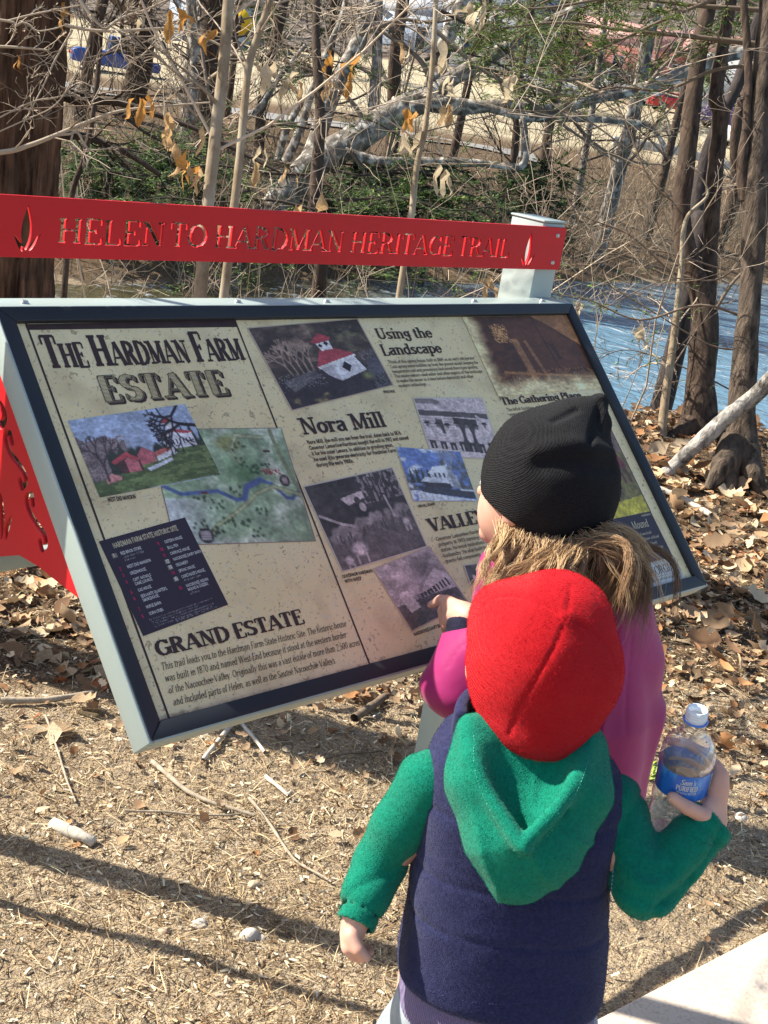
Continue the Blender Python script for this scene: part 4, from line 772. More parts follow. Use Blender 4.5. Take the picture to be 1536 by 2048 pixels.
# torso loft
def loft(P, zs, cs, aw, bd):
    z = P[:, 2]; c = np.stack([np.interp(z, zs, [c_[i] for c_ in cs]) for i in (0, 1)], -1); a = np.interp(z, zs, aw); b = np.interp(z, zs, bd)
    q = P[:, :2]-c; x = q@RH[:2]; y = q@FH[:2]; n = 2.5
    k = (np.abs(x/a)**n+np.abs(y/b)**n)**(1/n); return (k-1)*np.minimum(a, b)*.95, x, y
rows_ = [(1052, 1458, 1.63, 118, .060), (1048, 1485, 1.632, 168, .075), (1050, 1520, 1.635, 194, .086), (1047, 1560, 1.64, 203, .092), (1040, 1620, 1.645, 201, .095), (1028, 1700, 1.655, 199, .096), (1016, 1800, 1.665, 202, .098), (1004, 1900, 1.68, 206, .101), (993, 1975, 1.69, 207, .102), (988, 2040, 1.70, 203, .100)]
bpts = [A(x, y, d) for x, y, d, _, _ in rows_]; order = np.argsort([p[2] for p in bpts]); bzs = [bpts[i][2] for i in order]; bcs = [bpts[i] for i in order]; baw = [rows_[i][3]*rows_[i][2]/FPX for i in order]; bbd = [rows_[i][4] for i in order]
zhem = A(985, 2050, 1.59)[2]; seams = [A(1000, y, 1.565)[2] for y in (1645, 1790, 1900)]
def vest_fn(P):
    D, x, y = loft(P, bzs, bcs, baw, bbd); z = P[:, 2]+.012*np.sin(x*9)*0
    zz = z-.05*x+.25*x*x
    puff = 0
    for s in seams: puff = puff+.0019*np.exp(-((zz-s)/.0035)**2)
    D = D+puff-.0022*np.sin((zz-seams[0])*2*math.pi/.07)*0
    D = D-.005*vn(P, 13)-.0018*vn(P+3, 42); D = smax(D, z-(bzs[-1]+.012), .03)
    hem = (zhem-.006)+.10*x*x-.02*x
    D = smax(D, hem-z, .012)
    for s, sp in ((-1, Lsh), (1, Rsh)):   # armholes
        D = smax(D, -cap(P, sp+RH*s*.022-UZ*.015, sp+RH*s*.08-UZ*.02, .036, .045), .012)
    return smax(D, -cap(P, hc-UZ*.02, hc-UZ*.10, .05, .05), .01)
lo, hi = bounds(bpts, .15); lo[2] = zhem-.03; vest = sdf_obj('fleece_vest', vest_fn, lo, hi, .0034, navy_f, boy, 1)
def collar_fn(P): 
    c = neck-UZ*.012; q = P-c; x = q@RH; y = q@FH; r = np.hypot(x/.083, y/.072); d = (np.abs(r-1)*.075)-.006; return smax(smax(d, np.abs(P[:, 2]-(c[2]+.008+.2*y))-.028, .008), -.012-y, .006)-.002
sdf_obj('vest_collar', collar_fn, neck-.13, neck+.13, .0034, navy_f, boy, 1)
# shirt hem and trousers
def hem_fn(P):
    D, x, y = loft(P, bzs, bcs, np.array(baw)-.006, np.array(bbd)-.008); zt, zb = zhem+.03, zhem-.047; return smax(D-.004*vn(P, 30), np.maximum(P[:, 2]-zt, zb-.18*np.abs(x)**1.5-P[:, 2]), .006)
lo2 = lo.copy(); lo2[2] = zhem-.09; hi2 = hi.copy(); hi2[2] = zhem+.05; sdf_obj('shirt_hem', hem_fn, lo2, hi2, .0034, shirt_m, boy, 1)
hipc = bcs[0]*1.; hipc[2] = zhem-.05
def pants_fn(P):
    D = ell(P, hipc, (.125, .098, .085), np.stack([RH, FH, UZ])); 
    for s in (-1, 1):
        a = hipc+RH*s*.062-UZ*.02; k = np.array([BX[0], BX[1], .27])+RH*s*.07; f = np.array([BX[0], BX[1], .055])+RH*s*.075; D = smin(D, chain(P, [a, k, f], [.072, .056, .050]), .02)
    return smax(D-.008*vn(P, 18), .04-P[:, 2], .005)
sdf_obj('trousers', pants_fn, np.array([BX[0]-.26, BX[1]-.26, .02]), np.array([BX[0]+.2, BX[1]+.2, zhem+.05]), .005, pants_m, boy, 1)
def shoes(parent, cx, spread, scale=1., floor=0.):
    for s in (-1, 1):
        f = np.array([cx[0], cx[1], floor])+RH*s*spread; 
        fn = lambda P: smax(smin(cap(P, f+UZ*.045-FH*.01, f+FH*.05+UZ*.038, .036*scale, .033*scale), cap(P, f+FH*.05+UZ*.038, f+FH*.115+UZ*.032, .033*scale, .026*scale), .02), (floor+.016)-P[:, 2], .003)
        o = sdf_obj('shoe', fn, f-np.array([.16, .16, 0]), f+np.array([.18, .18, .12]), .005, shoe_m, parent, 1)
        fs = lambda P: smax(smin(cap(P*[1, 1, 0], (f-FH*.015)*[1, 1, 0], (f+FH*.05)*[1, 1, 0], .037*scale, .035*scale), cap(P*[1, 1, 0], (f+FH*.05)*[1, 1, 0], (f+FH*.117)*[1, 1, 0], .035*scale, .028*scale), .02), np.abs(P[:, 2]-floor-.009)-.009, .003)
        sdf_obj('sole', fs, f-np.array([.16, .16, .01]), f+np.array([.18, .18, .03]), .004, sole_m, o, 0)
shoes(boy, BX, .075)
# sleeves
def fold(P, a, b, amp, f): 
    d = unit(np.asarray(b)-a); t = (P-a)@d; s_ = np.abs(np.sin(t*f*.5+((P-a)@RT)*34+5*vn(P, 11))); return amp*2.3*(1-s_)**3
def lsl(P):
    sh, el, wr = Lsh-RH*.006-UZ*.006, Lel, Lwr; D = chain(P, [sh, (sh+el)/2-RH*.004, el, (el+wr)/2, wr+unit(wr-el)*.004], [.044, .037, .033, .0305, .028], .012)
    D = D+fold(P, sh, wr, .0017, 62)-.0035*vn(P, 13)
    e = wr+unit(wr-el)*.010; D = smax(D, plane(P, e, wr-el+.3*RT*0), .006); D = D+.0032*np.exp(-((plane(P, e, wr-el)+.022)/.0028)**2)
    return smax(D, -cap(P, wr-unit(wr-el)*.005, wr+unit(wr-el)*.05, .022, .024), .004)
lo, hi = bounds([Lsh, Lel, Lwr], .08); sdf_obj('sleeve', lsl, lo, hi, .0032, green_f, boy, 1)
def rsl(P):
    sh, el, wr = Rsh+RH*.002-UZ*.004, Rel, Rwr; D = chain(P, [sh, (sh+el)/2, el, (el+wr)/2, wr], [.044, .039, .036, .034, .0325], .006)
    D = D+fold(P, sh, el, .0026, 62)-.004*vn(P, 13)-.0032*np.sin(nrm(P-(el+UZ*.05))*210)*np.exp(-(nrm(P-el)/.07)**2)
    e = wr+unit(wr-el)*.002; D = smax(D, plane(P, e, wr-el), .004); D = D+.0032*np.exp(-((plane(P, e, wr-el)+.024)/.0028)**2)
    return smax(D, -cap(P, wr-unit(wr-el)*.004, wr+unit(wr-el)*.05, .021, .023), .003)
lo, hi = bounds([Rsh, Rel, Rwr], .08); sdf_obj('sleeve', rsl, lo, hi, .0032, green_f, boy, 1)
# hood hanging down the back: a soft pouch whose rolled opening makes a deep V
hb = -FH
def hoodp(px, py, off): return A(px, py, 1.58-off)
R3 = np.stack([RH, FH, UZ])
HT = [hoodp(940, 1450, .00), hoodp(940, 1520, .035), hoodp(985, 1600, .062), hoodp(1045, 1690, .088), hoodp(1112, 1620, .078), hoodp(1165, 1540, .045), hoodp(1180, 1480, .01)]
def hood_fn(P):
    # outer sack
    D = chain(P, [hoodp(955, 1475, -.01), hoodp(975, 1560, .008), hoodp(1018, 1680, .022), hoodp(1035, 1745, .026)], [.026, .046, .048, .026], .03)
    D = smin(D, chain(P, [hoodp(1165, 1500, -.01), hoodp(1138, 1575, .008), hoodp(1080, 1685, .022), hoodp(1035, 1745, .026)], [.026, .046, .048, .026], .03), .03)
    D = smin(D, chain(P, [hoodp(1000, 1500, -.03), hoodp(1060, 1570, .0), hoodp(1130, 1500, -.03)], [.045, .05, .045], .03), .03)
    # the rim roll
    roll = np.min([cap(P, HT[i], HT[i+1], .0100, .0100) for i in range(len(HT)-1)], axis=0)
    # hollow: inside the V above the rim
    cav = chain(P, [hoodp(1064, 1440, .075), hoodp(1062, 1530, .076), hoodp(1050, 1640, .066)], [.074, .058, .016], .02)
    D = smax(D, -cav, .012); lin_ = ell(P, A(1072, 1512, 1.617), (.078, .060, .066), R3)-.003*np.exp(-(np.abs((P-A(1072, 1500, 1.6))@RH+.1*((P-A(1072, 1500, 1.6))@UZ))/.003)**2); D = smin(D, lin_, .012); D = smin(D, roll, .014)
    D = D+groove(P, [h+unit(hoodp(1045, 1500, .0)-h)*0+(hoodp(0, 30, 0)-hoodp(0, 0, 0)) for h in HT], .0022, .0028)
    D = D+groove(P, [hoodp(1062, 1480, .01), hoodp(1072, 1540, .02), hoodp(1066, 1600, .035)], -.003, .0035)
    D = D-.005*vn(P, 16)-.001*vn(P+7, 48)-.0042*(1-np.abs(np.sin(((P-HT[3])@RH)*38+((P-HT[3])@UZ)*30+4*vn(P, 9))))**3*np.clip(1-((P-HT[3])@UZ+.01)/.03, 0, 1)+.0008*np.sin(60*((P-HT[3])@RH)+120*((P-HT[3])@UZ))*.6
    return smax(D, -cap(P, hc, hc-UZ*.085+FH*.01, .086, .06), .008)
lo, hi = bounds([hoodp(900, 1430, 0), hoodp(1230, 1480, 0), hoodp(1040, 1780, 0), hoodp(1040, 1600, .14)], .06); sdf_obj('hood', hood_fn, lo, hi, .0030, green_f, boy, 1)
# red hat
ap = A(1132, 1238, 1.525)
SEAMS = []
def hit(fn, px, py, d0=1.35, d1=2.):
    d = np.arange(d0, d1, .002); P = CAM+ray(px, py)*d[:, None]; f = fn(P) < 0; return P[np.argmax(f)]
def hatr(P):
    D = ell(P, A(1078, 1322, 1.60), (.0885, .098, .108), np.stack([RH, FH, UZ]))
    D = smin(D, ell(P, A(1168, 1345, 1.60), (.044, .06, .056), R3), .03)
    D = smin(D, ell(P, A(1135, 1215, 1.60), (.044, .06, .034), R3), .035)
    D = smin(D, ell(P, A(1010, 1230, 1.61), (.040, .055, .034), R3), .03)
    D = smin(D, ell(P, A(1085, 1440, 1.605), (.060, .074, .045), R3), .03)
    D = D-.003*vn(P, 20)-.0012*vn(P, 60)
    if SEAMS:
        for seam in SEAMS: D = D+groove(P, seam, .0026, .0024)
        D = D-.004*np.exp(-(nrm(P-SEAMS[0][0])/.009)**2)
    D = smax(D, plane(P, A(1062, 1474, 1.60), -UZ+.10*RH+.12*FH), .008)
    return smax(D, -cap(P, hc-UZ*.02, hc-UZ*.2, .068, .064), .006)
SEAMS += [[hit(hatr, *p_) for p_ in L_] for L_ in ([(1130, 1238), (1118, 1275), (1095, 1320), (1065, 1370), (1040, 1415), (1018, 1468)], [(1130, 1238), (1100, 1218), (1060, 1200), (1020, 1192), (985, 1196), (965, 1215)], [(1130, 1238), (1136, 1215), (1140, 1185), (1141, 1168)], [(1130, 1238), (1165, 1250), (1195, 1272), (1218, 1300), (1232, 1335)])]
sdf_obj('knit_hat', hatr, hc-.16, hc+.17, .0026, red_knit, boy, 1)
th_l, th_g, th_n = M('pale_green_thread', (.10, .42, .30), rough=.8), M('dark_green_thread', (.003, .09, .06), rough=.8), M('navy_thread', (.05, .05, .15), rough=.8)
stitches(hood_fn, [(948, 1470), (950, 1540), (975, 1610), (1020, 1690), (1048, 1722)], th_l, boy); stitches(hood_fn, [(1048, 1722), (1100, 1665), (1150, 1590), (1178, 1520)], th_l, boy); stitches(hood_fn, [(1062, 1500), (1070, 1550), (1066, 1600)], th_g, boy)
stitches(vest_fn, [(862, 1560), (848, 1640), (838, 1720), (828, 1800)], th_n, boy); stitches(vest_fn, [(1236, 1640), (1228, 1720), (1222, 1790)], th_n, boy)
stitches(vest_fn, [(832, 1972), (920, 2000), (1010, 2008), (1110, 1996), (1180, 1975)], th_n, boy)
stitches(lsl, [(690, 1812), (720, 1832), (752, 1836)], th_g, boy); stitches(rsl, [(1352, 1652), (1395, 1680), (1440, 1696)], th_g, boy)
for o_ in list(boy.children):
    nm_ = o_.name.split('.')[0]
    if nm_ == 'knit_hat': fuzz(o_, 26000, .0026, (.50, .003, .01), (.85, .03, .04), 1, boy)
    elif nm_ == 'hood': fuzz(o_, 22000, .0022, (.003, .15, .09), (.02, .34, .22), 2, boy)
    elif nm_ == 'sleeve': fuzz(o_, 12000, .0020, (.003, .14, .09), (.01, .30, .19), 3, boy)
    elif nm_ == 'fleece_vest': fuzz(o_, 30000, .0024, (.015, .017, .06), (.07, .075, .19), 4, boy)
# ================= girl
GX0 = A(1095, 965, 1.86); GX1 = A(1150, 1350, 1.93); GX = np.array([GX1[0], GX1[1], 0]); girl = empty('person', (GX[0], GX[1], 0)); tag(girl, 'taller fair-haired child in black knit hat and magenta jacket pointing at the sign', 'person', 'children reading the sign')
ghc = A(1092, 985, 1.86); gf = unit(-RH*.78+FH*.62); gr = np.cross(gf, UZ); RG = np.stack([gr, gf, UZ])
gLs, gRs = A(1030, 1235, 1.88), A(1238, 1222, 1.90); gLe, gRe = A(918, 1372, 1.90), A(1262, 1430, 1.93); gTip = PP(.5405, .5405, .004); gLw = A(932, 1234, 1.93); gRw = A(1240, 1590, 1.96)
# her pointing hand
hd = unit(gTip-gLw); hn = unit(np.cross(hd, RT)); hn = hn*np.sign(hn@UP) ; hs = unit(np.cross(hn, hd)); hs = hs*np.sign(hs@(-UP)+1e-6)
def girl_hand(P):
    w0 = gLw; kn = w0+hd*.048
    H = cap(P, w0-hd*.01, w0+hd*.01, .0195, .018)
    kk = [kn+UP*(.016-.0108*k)-hd*.003*k for k in range(4)]
    for k in (0, 1, 2, 3): H = smin(H, cap(P, w0+hd*.008+UP*(.008-.005*k), kk[k], .0125, .0092), .010)
    tip = gTip+EN*.005; base = kk[0]; mid = (base+tip)/2+UP*.004+EN*.004
    H = smin(H, chain(P, [base, mid, tip], [.0085, .0074, .0062], .002), .003)
    for k in (1, 2, 3):
        b = kk[k]; l = (1, 1.05, 1., .85)[k]; d1 = unit(hd*.8-UP*.35+FW*.25); d2 = unit(-hd*.15-UP*.5+FW*.8); d3 = unit(-hd*.8+FW*.2-UP*.1)
        pts = [b, b+d1*.018*l, b+d1*.018*l+d2*.014*l, b+d1*.018*l+d2*.014*l+d3*.012*l]; H = smin(H, chain(P, pts, [.0085, .0078, .0072, .0062], .002), .0022)
    t0 = w0+hd*.012+UP*.006-FW*.012; t1 = t0+unit(hd*.8-UP*.35-FW*.2)*.022; H = smin(H, chain(P, [t0, t1, t1+unit(hd*.7-UP*.5+FW*.1)*.018], [.0105, .0085, .0070], .002), .006)
    return H
def girl_body(P):
    D = ell(P, ghc, (.076, .090, .102), RG); D = smin(D, ell(P, ghc+gf*.052-UZ*.050, (.050, .043, .048), RG), .03)
    D = smin(D, cap(P, ghc+gf*.090-UZ*.020, ghc+gf*.106-UZ*.032, .007, .0095), .009)                     # nose
    D = smin(D, cap(P, ghc+gf*.091-UZ*.058-gr*.012, ghc+gf*.091-UZ*.058+gr*.012, .0055, .0055), .005)    # lips
    D = smin(D, ell(P, ghc+gf*.078-UZ*.088, (.02, .018, .016), RG), .012)                              # chin
    for s in (-1, 1):
        D = smax(D, -ell(P, ghc+gf*.095+gr*s*.030-UZ*.008, (.014, .010, .009), RG), .008); D = smin(D, ell(P, ghc+gr*s*.078-UZ*.012, (.009, .018, .027), RG), .008)
    D = smin(D, cap(P, ghc-UZ*.07, ghc-UZ*.17, .042, .045), .03); tc = (gLs+gRs)/2; hip = np.array([GX[0], GX[1], .56])
    D = smin(D, ell(P, (tc+hip)/2+UZ*.02, (.11, .075, .24), R3), .03)
    D = smin(D, cap(P, gLs, gLe, .036, .028), .03); D = smin(D, cap(P, gLe, gLw, .027, .0195), .01); D = smin(D, cap(P, gRs, gRe, .036, .028), .03); D = smin(D, cap(P, gRe, gRw, .027, .0185), .01)
    for s in (-1, 1):
        h_ = hip+RH*s*.06; kn = np.array([h_[0], h_[1], .30])+FH*.02; an = np.array([h_[0], h_[1], .065]); D = smin(D, cap(P, h_, kn, .06, .042), .03); D = smin(D, cap(P, kn, an, .04, .028), .01); D = smin(D, cap(P, an-UZ*.025, an-UZ*.035+FH*.11, .026, .02), .01)
    D = smin(D, girl_hand(P), .006)
    # right hand hanging in front
    wd = unit(gRw-gRe); H = cap(P, gRw, gRw+wd*.045, .018, .016)
    for k in range(4): b = gRw+wd*.045+FH*(.015-.010*k); H = smin(H, chain(P, [b, b+wd*.018, b+wd*.03-RH*.008, b+wd*.034-RH*.02], [.008, .007, .0065, .006], .002), .003)
    H = smin(H, chain(P, [gRw+wd*.01+FH*.015, gRw+wd*.03+FH*.028, gRw+wd*.046+FH*.026-RH*.01], [.0095, .008, .007], .002), .006)
    return smin(D, H, .006)
lo, hi = bounds([ghc, (GX[0], GX[1], 0), gTip, gLe, gRe, gRw], .13); lo[2] = 0; sdf_obj('body', girl_body, lo, hi, .0032, skin_m, girl, 1)
for s in (-1, 1):
    e = ghc+gf*.0815+gr*s*.030-UZ*.008; sdf_obj('eye', lambda P: nrm(P-e)-.0105, e-.014, e+.014, .002, eye_m, girl, 0)
# black hat: rounded knit crown gathered to a flattened point
KS = []
def hatk(P):
    D = ell(P, A(1092, 962, 1.86), (.0925, .102, .108), R3)
    D = smin(D, chain(P, [A(1100, 905, 1.86), A(1148, 858, 1.86), A(1199, 806, 1.86)], [.070, .042, .0135], .02), .018)
    D = smin(D, chain(P, [A(1150, 905, 1.86), A(1205, 850, 1.86)], [.045, .012], .02), .02)
    D = smin(D, ell(P, A(1165, 985, 1.87), (.050, .07, .075), R3), .03)
    D = smin(D, chain(P, [A(1203, 800, 1.845), A(1208, 822, 1.838), A(1196, 868, 1.825)], [.0065, .0075, .006]), .006)
    D = D
    D = D-.004*vn(P, 18)-.001*vn(P+4, 60)
    if KS: D = D+groove(P, KS[0], .007, .0045)+groove(P, KS[1], .008, .005)-groove(P, KS[2], .006, .012)+groove(P, KS[3], .006, .014)+groove(P, KS[4], .005, .0035)
    a, b = A(972, 1000, 1.84), A(1190, 1092, 1.80); d = unit(b-a); n = np.cross(d, FW); n = n*np.sign(n@(-UP)); n = unit(n+.25*FW)
    D = smax(D, plane(P, a, n)-.012*np.exp(-(((P-(a*.35+b*.65))@d)/.07)**2), .007)
    return smax(D, -ell(P, ghc, (.073, .087, .099), RG), .004)
KS += [[hit(hatk, *p_) for p_ in L_] for L_ in ([(1108, 842), (1128, 832), (1152, 820)], [(1204, 802), (1198, 830), (1186, 862), (1176, 888)], [(1070, 905), (1110, 893), (1150, 888), (1185, 895), (1222, 905)], [(1080, 930), (1120, 922), (1170, 925), (1225, 935)], [(1214, 795), (1212, 825), (1200, 860)])]
sdf_obj('knit_hat', hatk, ghc-.19, ghc+.20, .0026, black_knit, girl, 1)
for o_ in list(girl.children):
    if o_.name.startswith('knit_hat'): fuzz(o_, 16000, .0018, (.006, .006, .007), (.05, .05, .055), 5, girl)
# jacket
grow = [(1150, 1130, 1.88, 70, .06), (1158, 1158, 1.885, 118, .075), (1156, 1190, 1.89, 132, .088), (1150, 1240, 1.90, 146, .095), (1146, 1310, 1.91, 154, .10), (1143, 1400, 1.92, 160, .102), (1132, 1500, 1.94, 148, .102), (1118, 1600, 1.96, 146, .104), (1105, 1690, 1.98, 150, .108)]
gp_ = [A(x, y, d) for x, y, d, _, _ in grow]; go = np.argsort([p[2] for p in gp_]); gzs = [gp_[i][2] for i in go]; gcs = [gp_[i] for i in go]; gaw = [grow[i][3]*grow[i][2]/FPX for i in go]; gbd = [grow[i][4] for i in go]; gz0 = gzs[0]
JS = []
def jack(P):
    D, x, y = loft(P, gzs, gcs, gaw, gbd); D = smax(D, P[:, 2]-(gzs[-1]+.006), .03); D = smax(D, (gz0+.005)-P[:, 2], .008)
    R_ = chain(P, [gRs-UZ*.005, (gRs+gRe)/2+RH*.004, gRe, gRw-unit(gRw-gRe)*.01], [.050, .047, .042, .034], .02)
    L_ = chain(P, [gLs-UZ*.01, (gLs+gLe)/2, gLe, gLw-unit(gLw-gLe)*.030], [.055, .052, .047, .034], .02)
    L_ = smax(L_, plane(P, gLw-unit(gLw-gLe)*.028, gLw-gLe), .004); R_ = smax(R_, plane(P, gRw-unit(gRw-gRe)*.004, gRw-gRe), .004)
    D = smin(smin(D, R_, .018), L_, .018)
    # long soft folds falling from shoulder
    ang = (P-gRs)@RH; D = D-.0060*((1-np.abs(np.sin(ang*46+4*vn(P, 5)+(P[:, 2])*4)))**2)*np.clip(1.15-np.abs(P[:, 2]-.72)/.35, 0, 1)-.006*vn(P, 11)-.0022*vn(P+5, 26)
    if JS:
        for s_ in JS: D = D+groove(P, s_, .0022, .0022)
    D = D+.0026*np.sin(nrm(P-(gLe+UZ*.04))*150)*np.exp(-(nrm(P-gLe)/.08)**2)
    return smax(D, -cap(P, ghc, ghc-UZ*.16, .05, .05), .01)
lo, hi = bounds(gp_+[gLe, gRe, gRs, gLs, gLw, gRw], .10); JS += [[hit(jack, *p_, 1.6, 2.1) for p_ in L_] for L_ in ([(1150, 1185), (1200, 1200), (1262, 1225), (1300, 1255)], [(1262, 1225), (1262, 1290), (1252, 1380), (1250, 1470)], [(945, 1275), (915, 1300), (895, 1335)])]
sdf_obj('jacket', jack, lo, hi, .0036, pink_m, girl, 1)
def gcol(P): c = ghc-UZ*.135; q = P-c; r = np.hypot(q@RH/.066, q@FH/.062); d = np.abs(r-1)*.06-.006; return smax(d-.004*vn(P, 30), np.abs(q[:, 2]+.012)-.038, .008)-.002
sdf_obj('jacket_collar', gcol, ghc-UZ*.135-.11, ghc-UZ*.135+.11, .0034, pink_m, girl, 1)
cw = unit(gLw-gLe)
def gcuff(P): D = cap(P, gLw-cw*.036, gLw-cw*.004, .0300, .0268)-.003*vn(P, 40); D = smax(smax(D, plane(P, gLw-cw*.004, cw), .005), -plane(P, gLw-cw*.038, cw), .005); return smax(D, -cap(P, gLw-cw*.02, gLw+cw*.03, .021, .022), .003)
sdf_obj('cuff', gcuff, gLw-.06, gLw+.06, .0026, cuff_navy, girl, 1)
cw2 = unit(gRw-gRe)
def gtr(P):
    hp = np.array([GX[0], GX[1], .56]); D = ell(P, hp, (.10, .09, .10), R3)
    for s in (-1, 1): a = hp+RH*s*.052; D = smin(D, chain(P, [a, np.array([a[0], a[1], .3])+FH*.02, np.array([a[0], a[1], .05])], [.062, .050, .044]), .02)
    return smax(D-.006*vn(P, 18), .035-P[:, 2], .005)
sdf_obj('trousers', gtr, np.array([GX[0]-.25, GX[1]-.25, .02]), np.array([GX[0]+.25, GX[1]+.25, .68]), .006, jean_m, girl, 1); shoes(girl, GX, .052, 1.05)
# hair: loose strands from under the hat
hair_m = M('fair_brown_hair', attr=True, rough=.38, spec=.5)
r_ = np.random.default_rng(12)
def strands(roots, ctrl, ends, n, spread, c1, c2, rad=.00055, curl=.004):
    """every strand: a curve root > control > end, with scatter"""
    t = np.linspace(0, 1, 9)[None, :, None]; u = r_.random(n)
    def along(L): L = np.array(L); f = u*(len(L)-1); i = np.minimum(f.astype(int), len(L)-2); a = (f-i)[:, None]; return L[i]*(1-a)+L[i+1]*a
    cl = (u*34).astype(int); cr = np.random.default_rng(n).normal(0, 1, (35, 3))[cl]
    R0, C0, C1_, E0 = along(roots)+r_.normal(0, .006, (n, 3)), along(ctrl[0])+r_.normal(0, spread*.5, (n, 3))+cr*.006, along(ctrl[1])+r_.normal(0, spread*.5, (n, 3))+cr*.011, along(ends)+r_.normal(0, spread*.6, (n, 3))+cr*.016
    t = t*np.clip(r_.normal(.9, .16, (n, 1, 1)), .45, 1.18)
    P = ((1-t)**3)*R0[:, None]+3*t*(1-t)**2*C0[:, None]+3*t*t*(1-t)*C1_[:, None]+t**3*E0[:, None]
    ph = r_.random((n, 1, 1))*.7+cl[:, None, None]*.9; P = P+curl*np.sin(t*9+ph)*t*RT+curl*np.cos(t*8+ph)*t*UP
    R = np.repeat((rad*(1-.75*t[..., 0]**2))*np.ones((n, 1)), 1, 0); V, F = tubes(P, R, 3); m = np.clip(r_.normal(.5, .3, n)+cr[:, 0]*.12, 0, 1)[:, None]
    col = np.array(c1)*(1-m)+np.array(c2)*m; return V, F, np.repeat(col, 27, 0)
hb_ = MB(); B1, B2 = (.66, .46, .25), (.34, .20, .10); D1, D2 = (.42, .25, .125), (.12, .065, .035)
L1 = [A(1006, 1050, 1.83), A(1060, 1078, 1.80), A(1125, 1095, 1.785)]
hb_.add(*strands(L1, ([A(1000, 1088, 1.80), A(1055, 1108, 1.775), A(1130, 1122, 1.77)], [A(985, 1110, 1.79), A(1020, 1140, 1.765), A(1075, 1150, 1.765)]), [A(978, 1182, 1.80), A(992, 1200, 1.78), A(1040, 1205, 1.78)], 2300, .0075, B1, B2, .00042, .009))
hb_.add(*strands([A(1100, 1092, 1.785), A(1150, 1096, 1.785), A(1190, 1088, 1.80)], ([A(1080, 1118, 1.765), A(1120, 1120, 1.76), A(1160, 1112, 1.765)], [A(1045, 1135, 1.765), A(1090, 1148, 1.755), A(1135, 1150, 1.76)]), [A(1000, 1175, 1.78), A(1075, 1200, 1.775), A(1150, 1200, 1.78)], 1900, .008, B1, B2, .00042, .009))
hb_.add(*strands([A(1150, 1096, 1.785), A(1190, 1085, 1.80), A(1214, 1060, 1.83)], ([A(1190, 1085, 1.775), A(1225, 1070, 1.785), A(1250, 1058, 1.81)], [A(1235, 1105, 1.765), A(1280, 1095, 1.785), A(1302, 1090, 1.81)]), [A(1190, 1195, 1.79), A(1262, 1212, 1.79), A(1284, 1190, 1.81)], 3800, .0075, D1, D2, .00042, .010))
hb_.add(*strands([A(1180, 1090, 1.79), A(1212, 1065, 1.82)], ([A(1215, 1085, 1.77), A(1250, 1062, 1.79)], [A(1255, 1120, 1.765), A(1300, 1100, 1.79)]), [A(1235, 1205, 1.785), A(1292, 1180, 1.80)], 420, .006, B1, D1, .0006, .008))
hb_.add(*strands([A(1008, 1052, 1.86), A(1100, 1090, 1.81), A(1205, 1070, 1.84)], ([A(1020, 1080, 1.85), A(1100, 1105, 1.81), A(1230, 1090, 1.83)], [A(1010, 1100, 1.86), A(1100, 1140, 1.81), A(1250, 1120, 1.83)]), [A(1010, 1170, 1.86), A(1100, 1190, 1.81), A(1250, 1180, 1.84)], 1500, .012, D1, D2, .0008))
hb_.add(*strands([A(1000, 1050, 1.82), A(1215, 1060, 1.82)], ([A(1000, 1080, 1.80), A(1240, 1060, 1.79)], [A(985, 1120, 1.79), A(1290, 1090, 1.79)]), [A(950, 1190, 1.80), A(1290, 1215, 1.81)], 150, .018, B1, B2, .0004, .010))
hb_.build('hair', hair_m, girl, True)
# ================= bottle
bottle = empty('plastic_bottle', Bb); tag(bottle, 'open clear plastic drinking bottle with blue label in the child\'s right hand', 'bottle')
def clear_plastic(name, tint, f=.30):
    m = bpy.data.materials.new(name); m.use_nodes = True; t = m.node_tree; L = t.links.new; N = t.nodes.new; out = t.nodes['Material Output']; t.nodes.remove(t.nodes['Principled BSDF'])
    tr = N('ShaderNodeBsdfTransparent'); tr.inputs[0].default_value = (*tint, 1); gl = N('ShaderNodeBsdfGlossy'); gl.inputs['Roughness'].default_value = .08; gl.inputs[0].default_value = (1, 1, 1, 1)
    fr = N('ShaderNodeLayerWeight'); fr.inputs[0].default_value = f; nz = N('ShaderNodeTexNoise'); nz.inputs['Scale'].default_value = 70; nz.inputs['Distortion'].default_value = 1.5; tc = N('ShaderNodeTexCoord'); L(tc.outputs['Object'], nz.inputs[0])
    bp = N('ShaderNodeBump'); bp.inputs['Strength'].default_value = .5; bp.inputs['Distance'].default_value = .003; L(nz.outputs[0], bp.inputs['Height']); L(bp.outputs[0], gl.inputs['Normal']); L(bp.outputs[0], fr.inputs['Normal'])
    df = N('ShaderNodeBsdfDiffuse'); df.inputs[0].default_value = (.85, .85, .85, 1); m1 = N('ShaderNodeMixShader'); m1.inputs[0].default_value = .10; L(tr.outputs[0], m1.inputs[1]); L(df.outputs[0], m1.inputs[2])
    ms = N('ShaderNodeMixShader'); L(fr.outputs['Facing'], ms.inputs[0]); L(m1.outputs[0], ms.inputs[1]); L(gl.outputs[0], ms.inputs[2]); L(ms.outputs[0], out.inputs[0]); return m
clear = clear_plastic('clear_crinkled_plastic', (.97, .97, .97)); 
def lathe(prof, n, name, mat, parent, ripple=0.):
    prof = np.array(prof); th = np.arange(n)*2*np.pi/n; V = []
    for i, (h, r) in enumerate(prof):
        for a in th: V.append(Bb+bax*h+(r+ripple*math.sin(3*a+h*190)*(1 if h < .10 else 0))*(math.cos(a)*brt+math.sin(a)*btc))
    k = len(prof); i = np.arange(k-1)[:, None]*n; j = np.arange(n)[None]; j2 = (j+1) % n; F = np.stack([i+j, i+j2, i+n+j2, i+n+j], -1).reshape(-1, 4)
    return mk(name, mesh(name, V, [F], True), mat, parent)
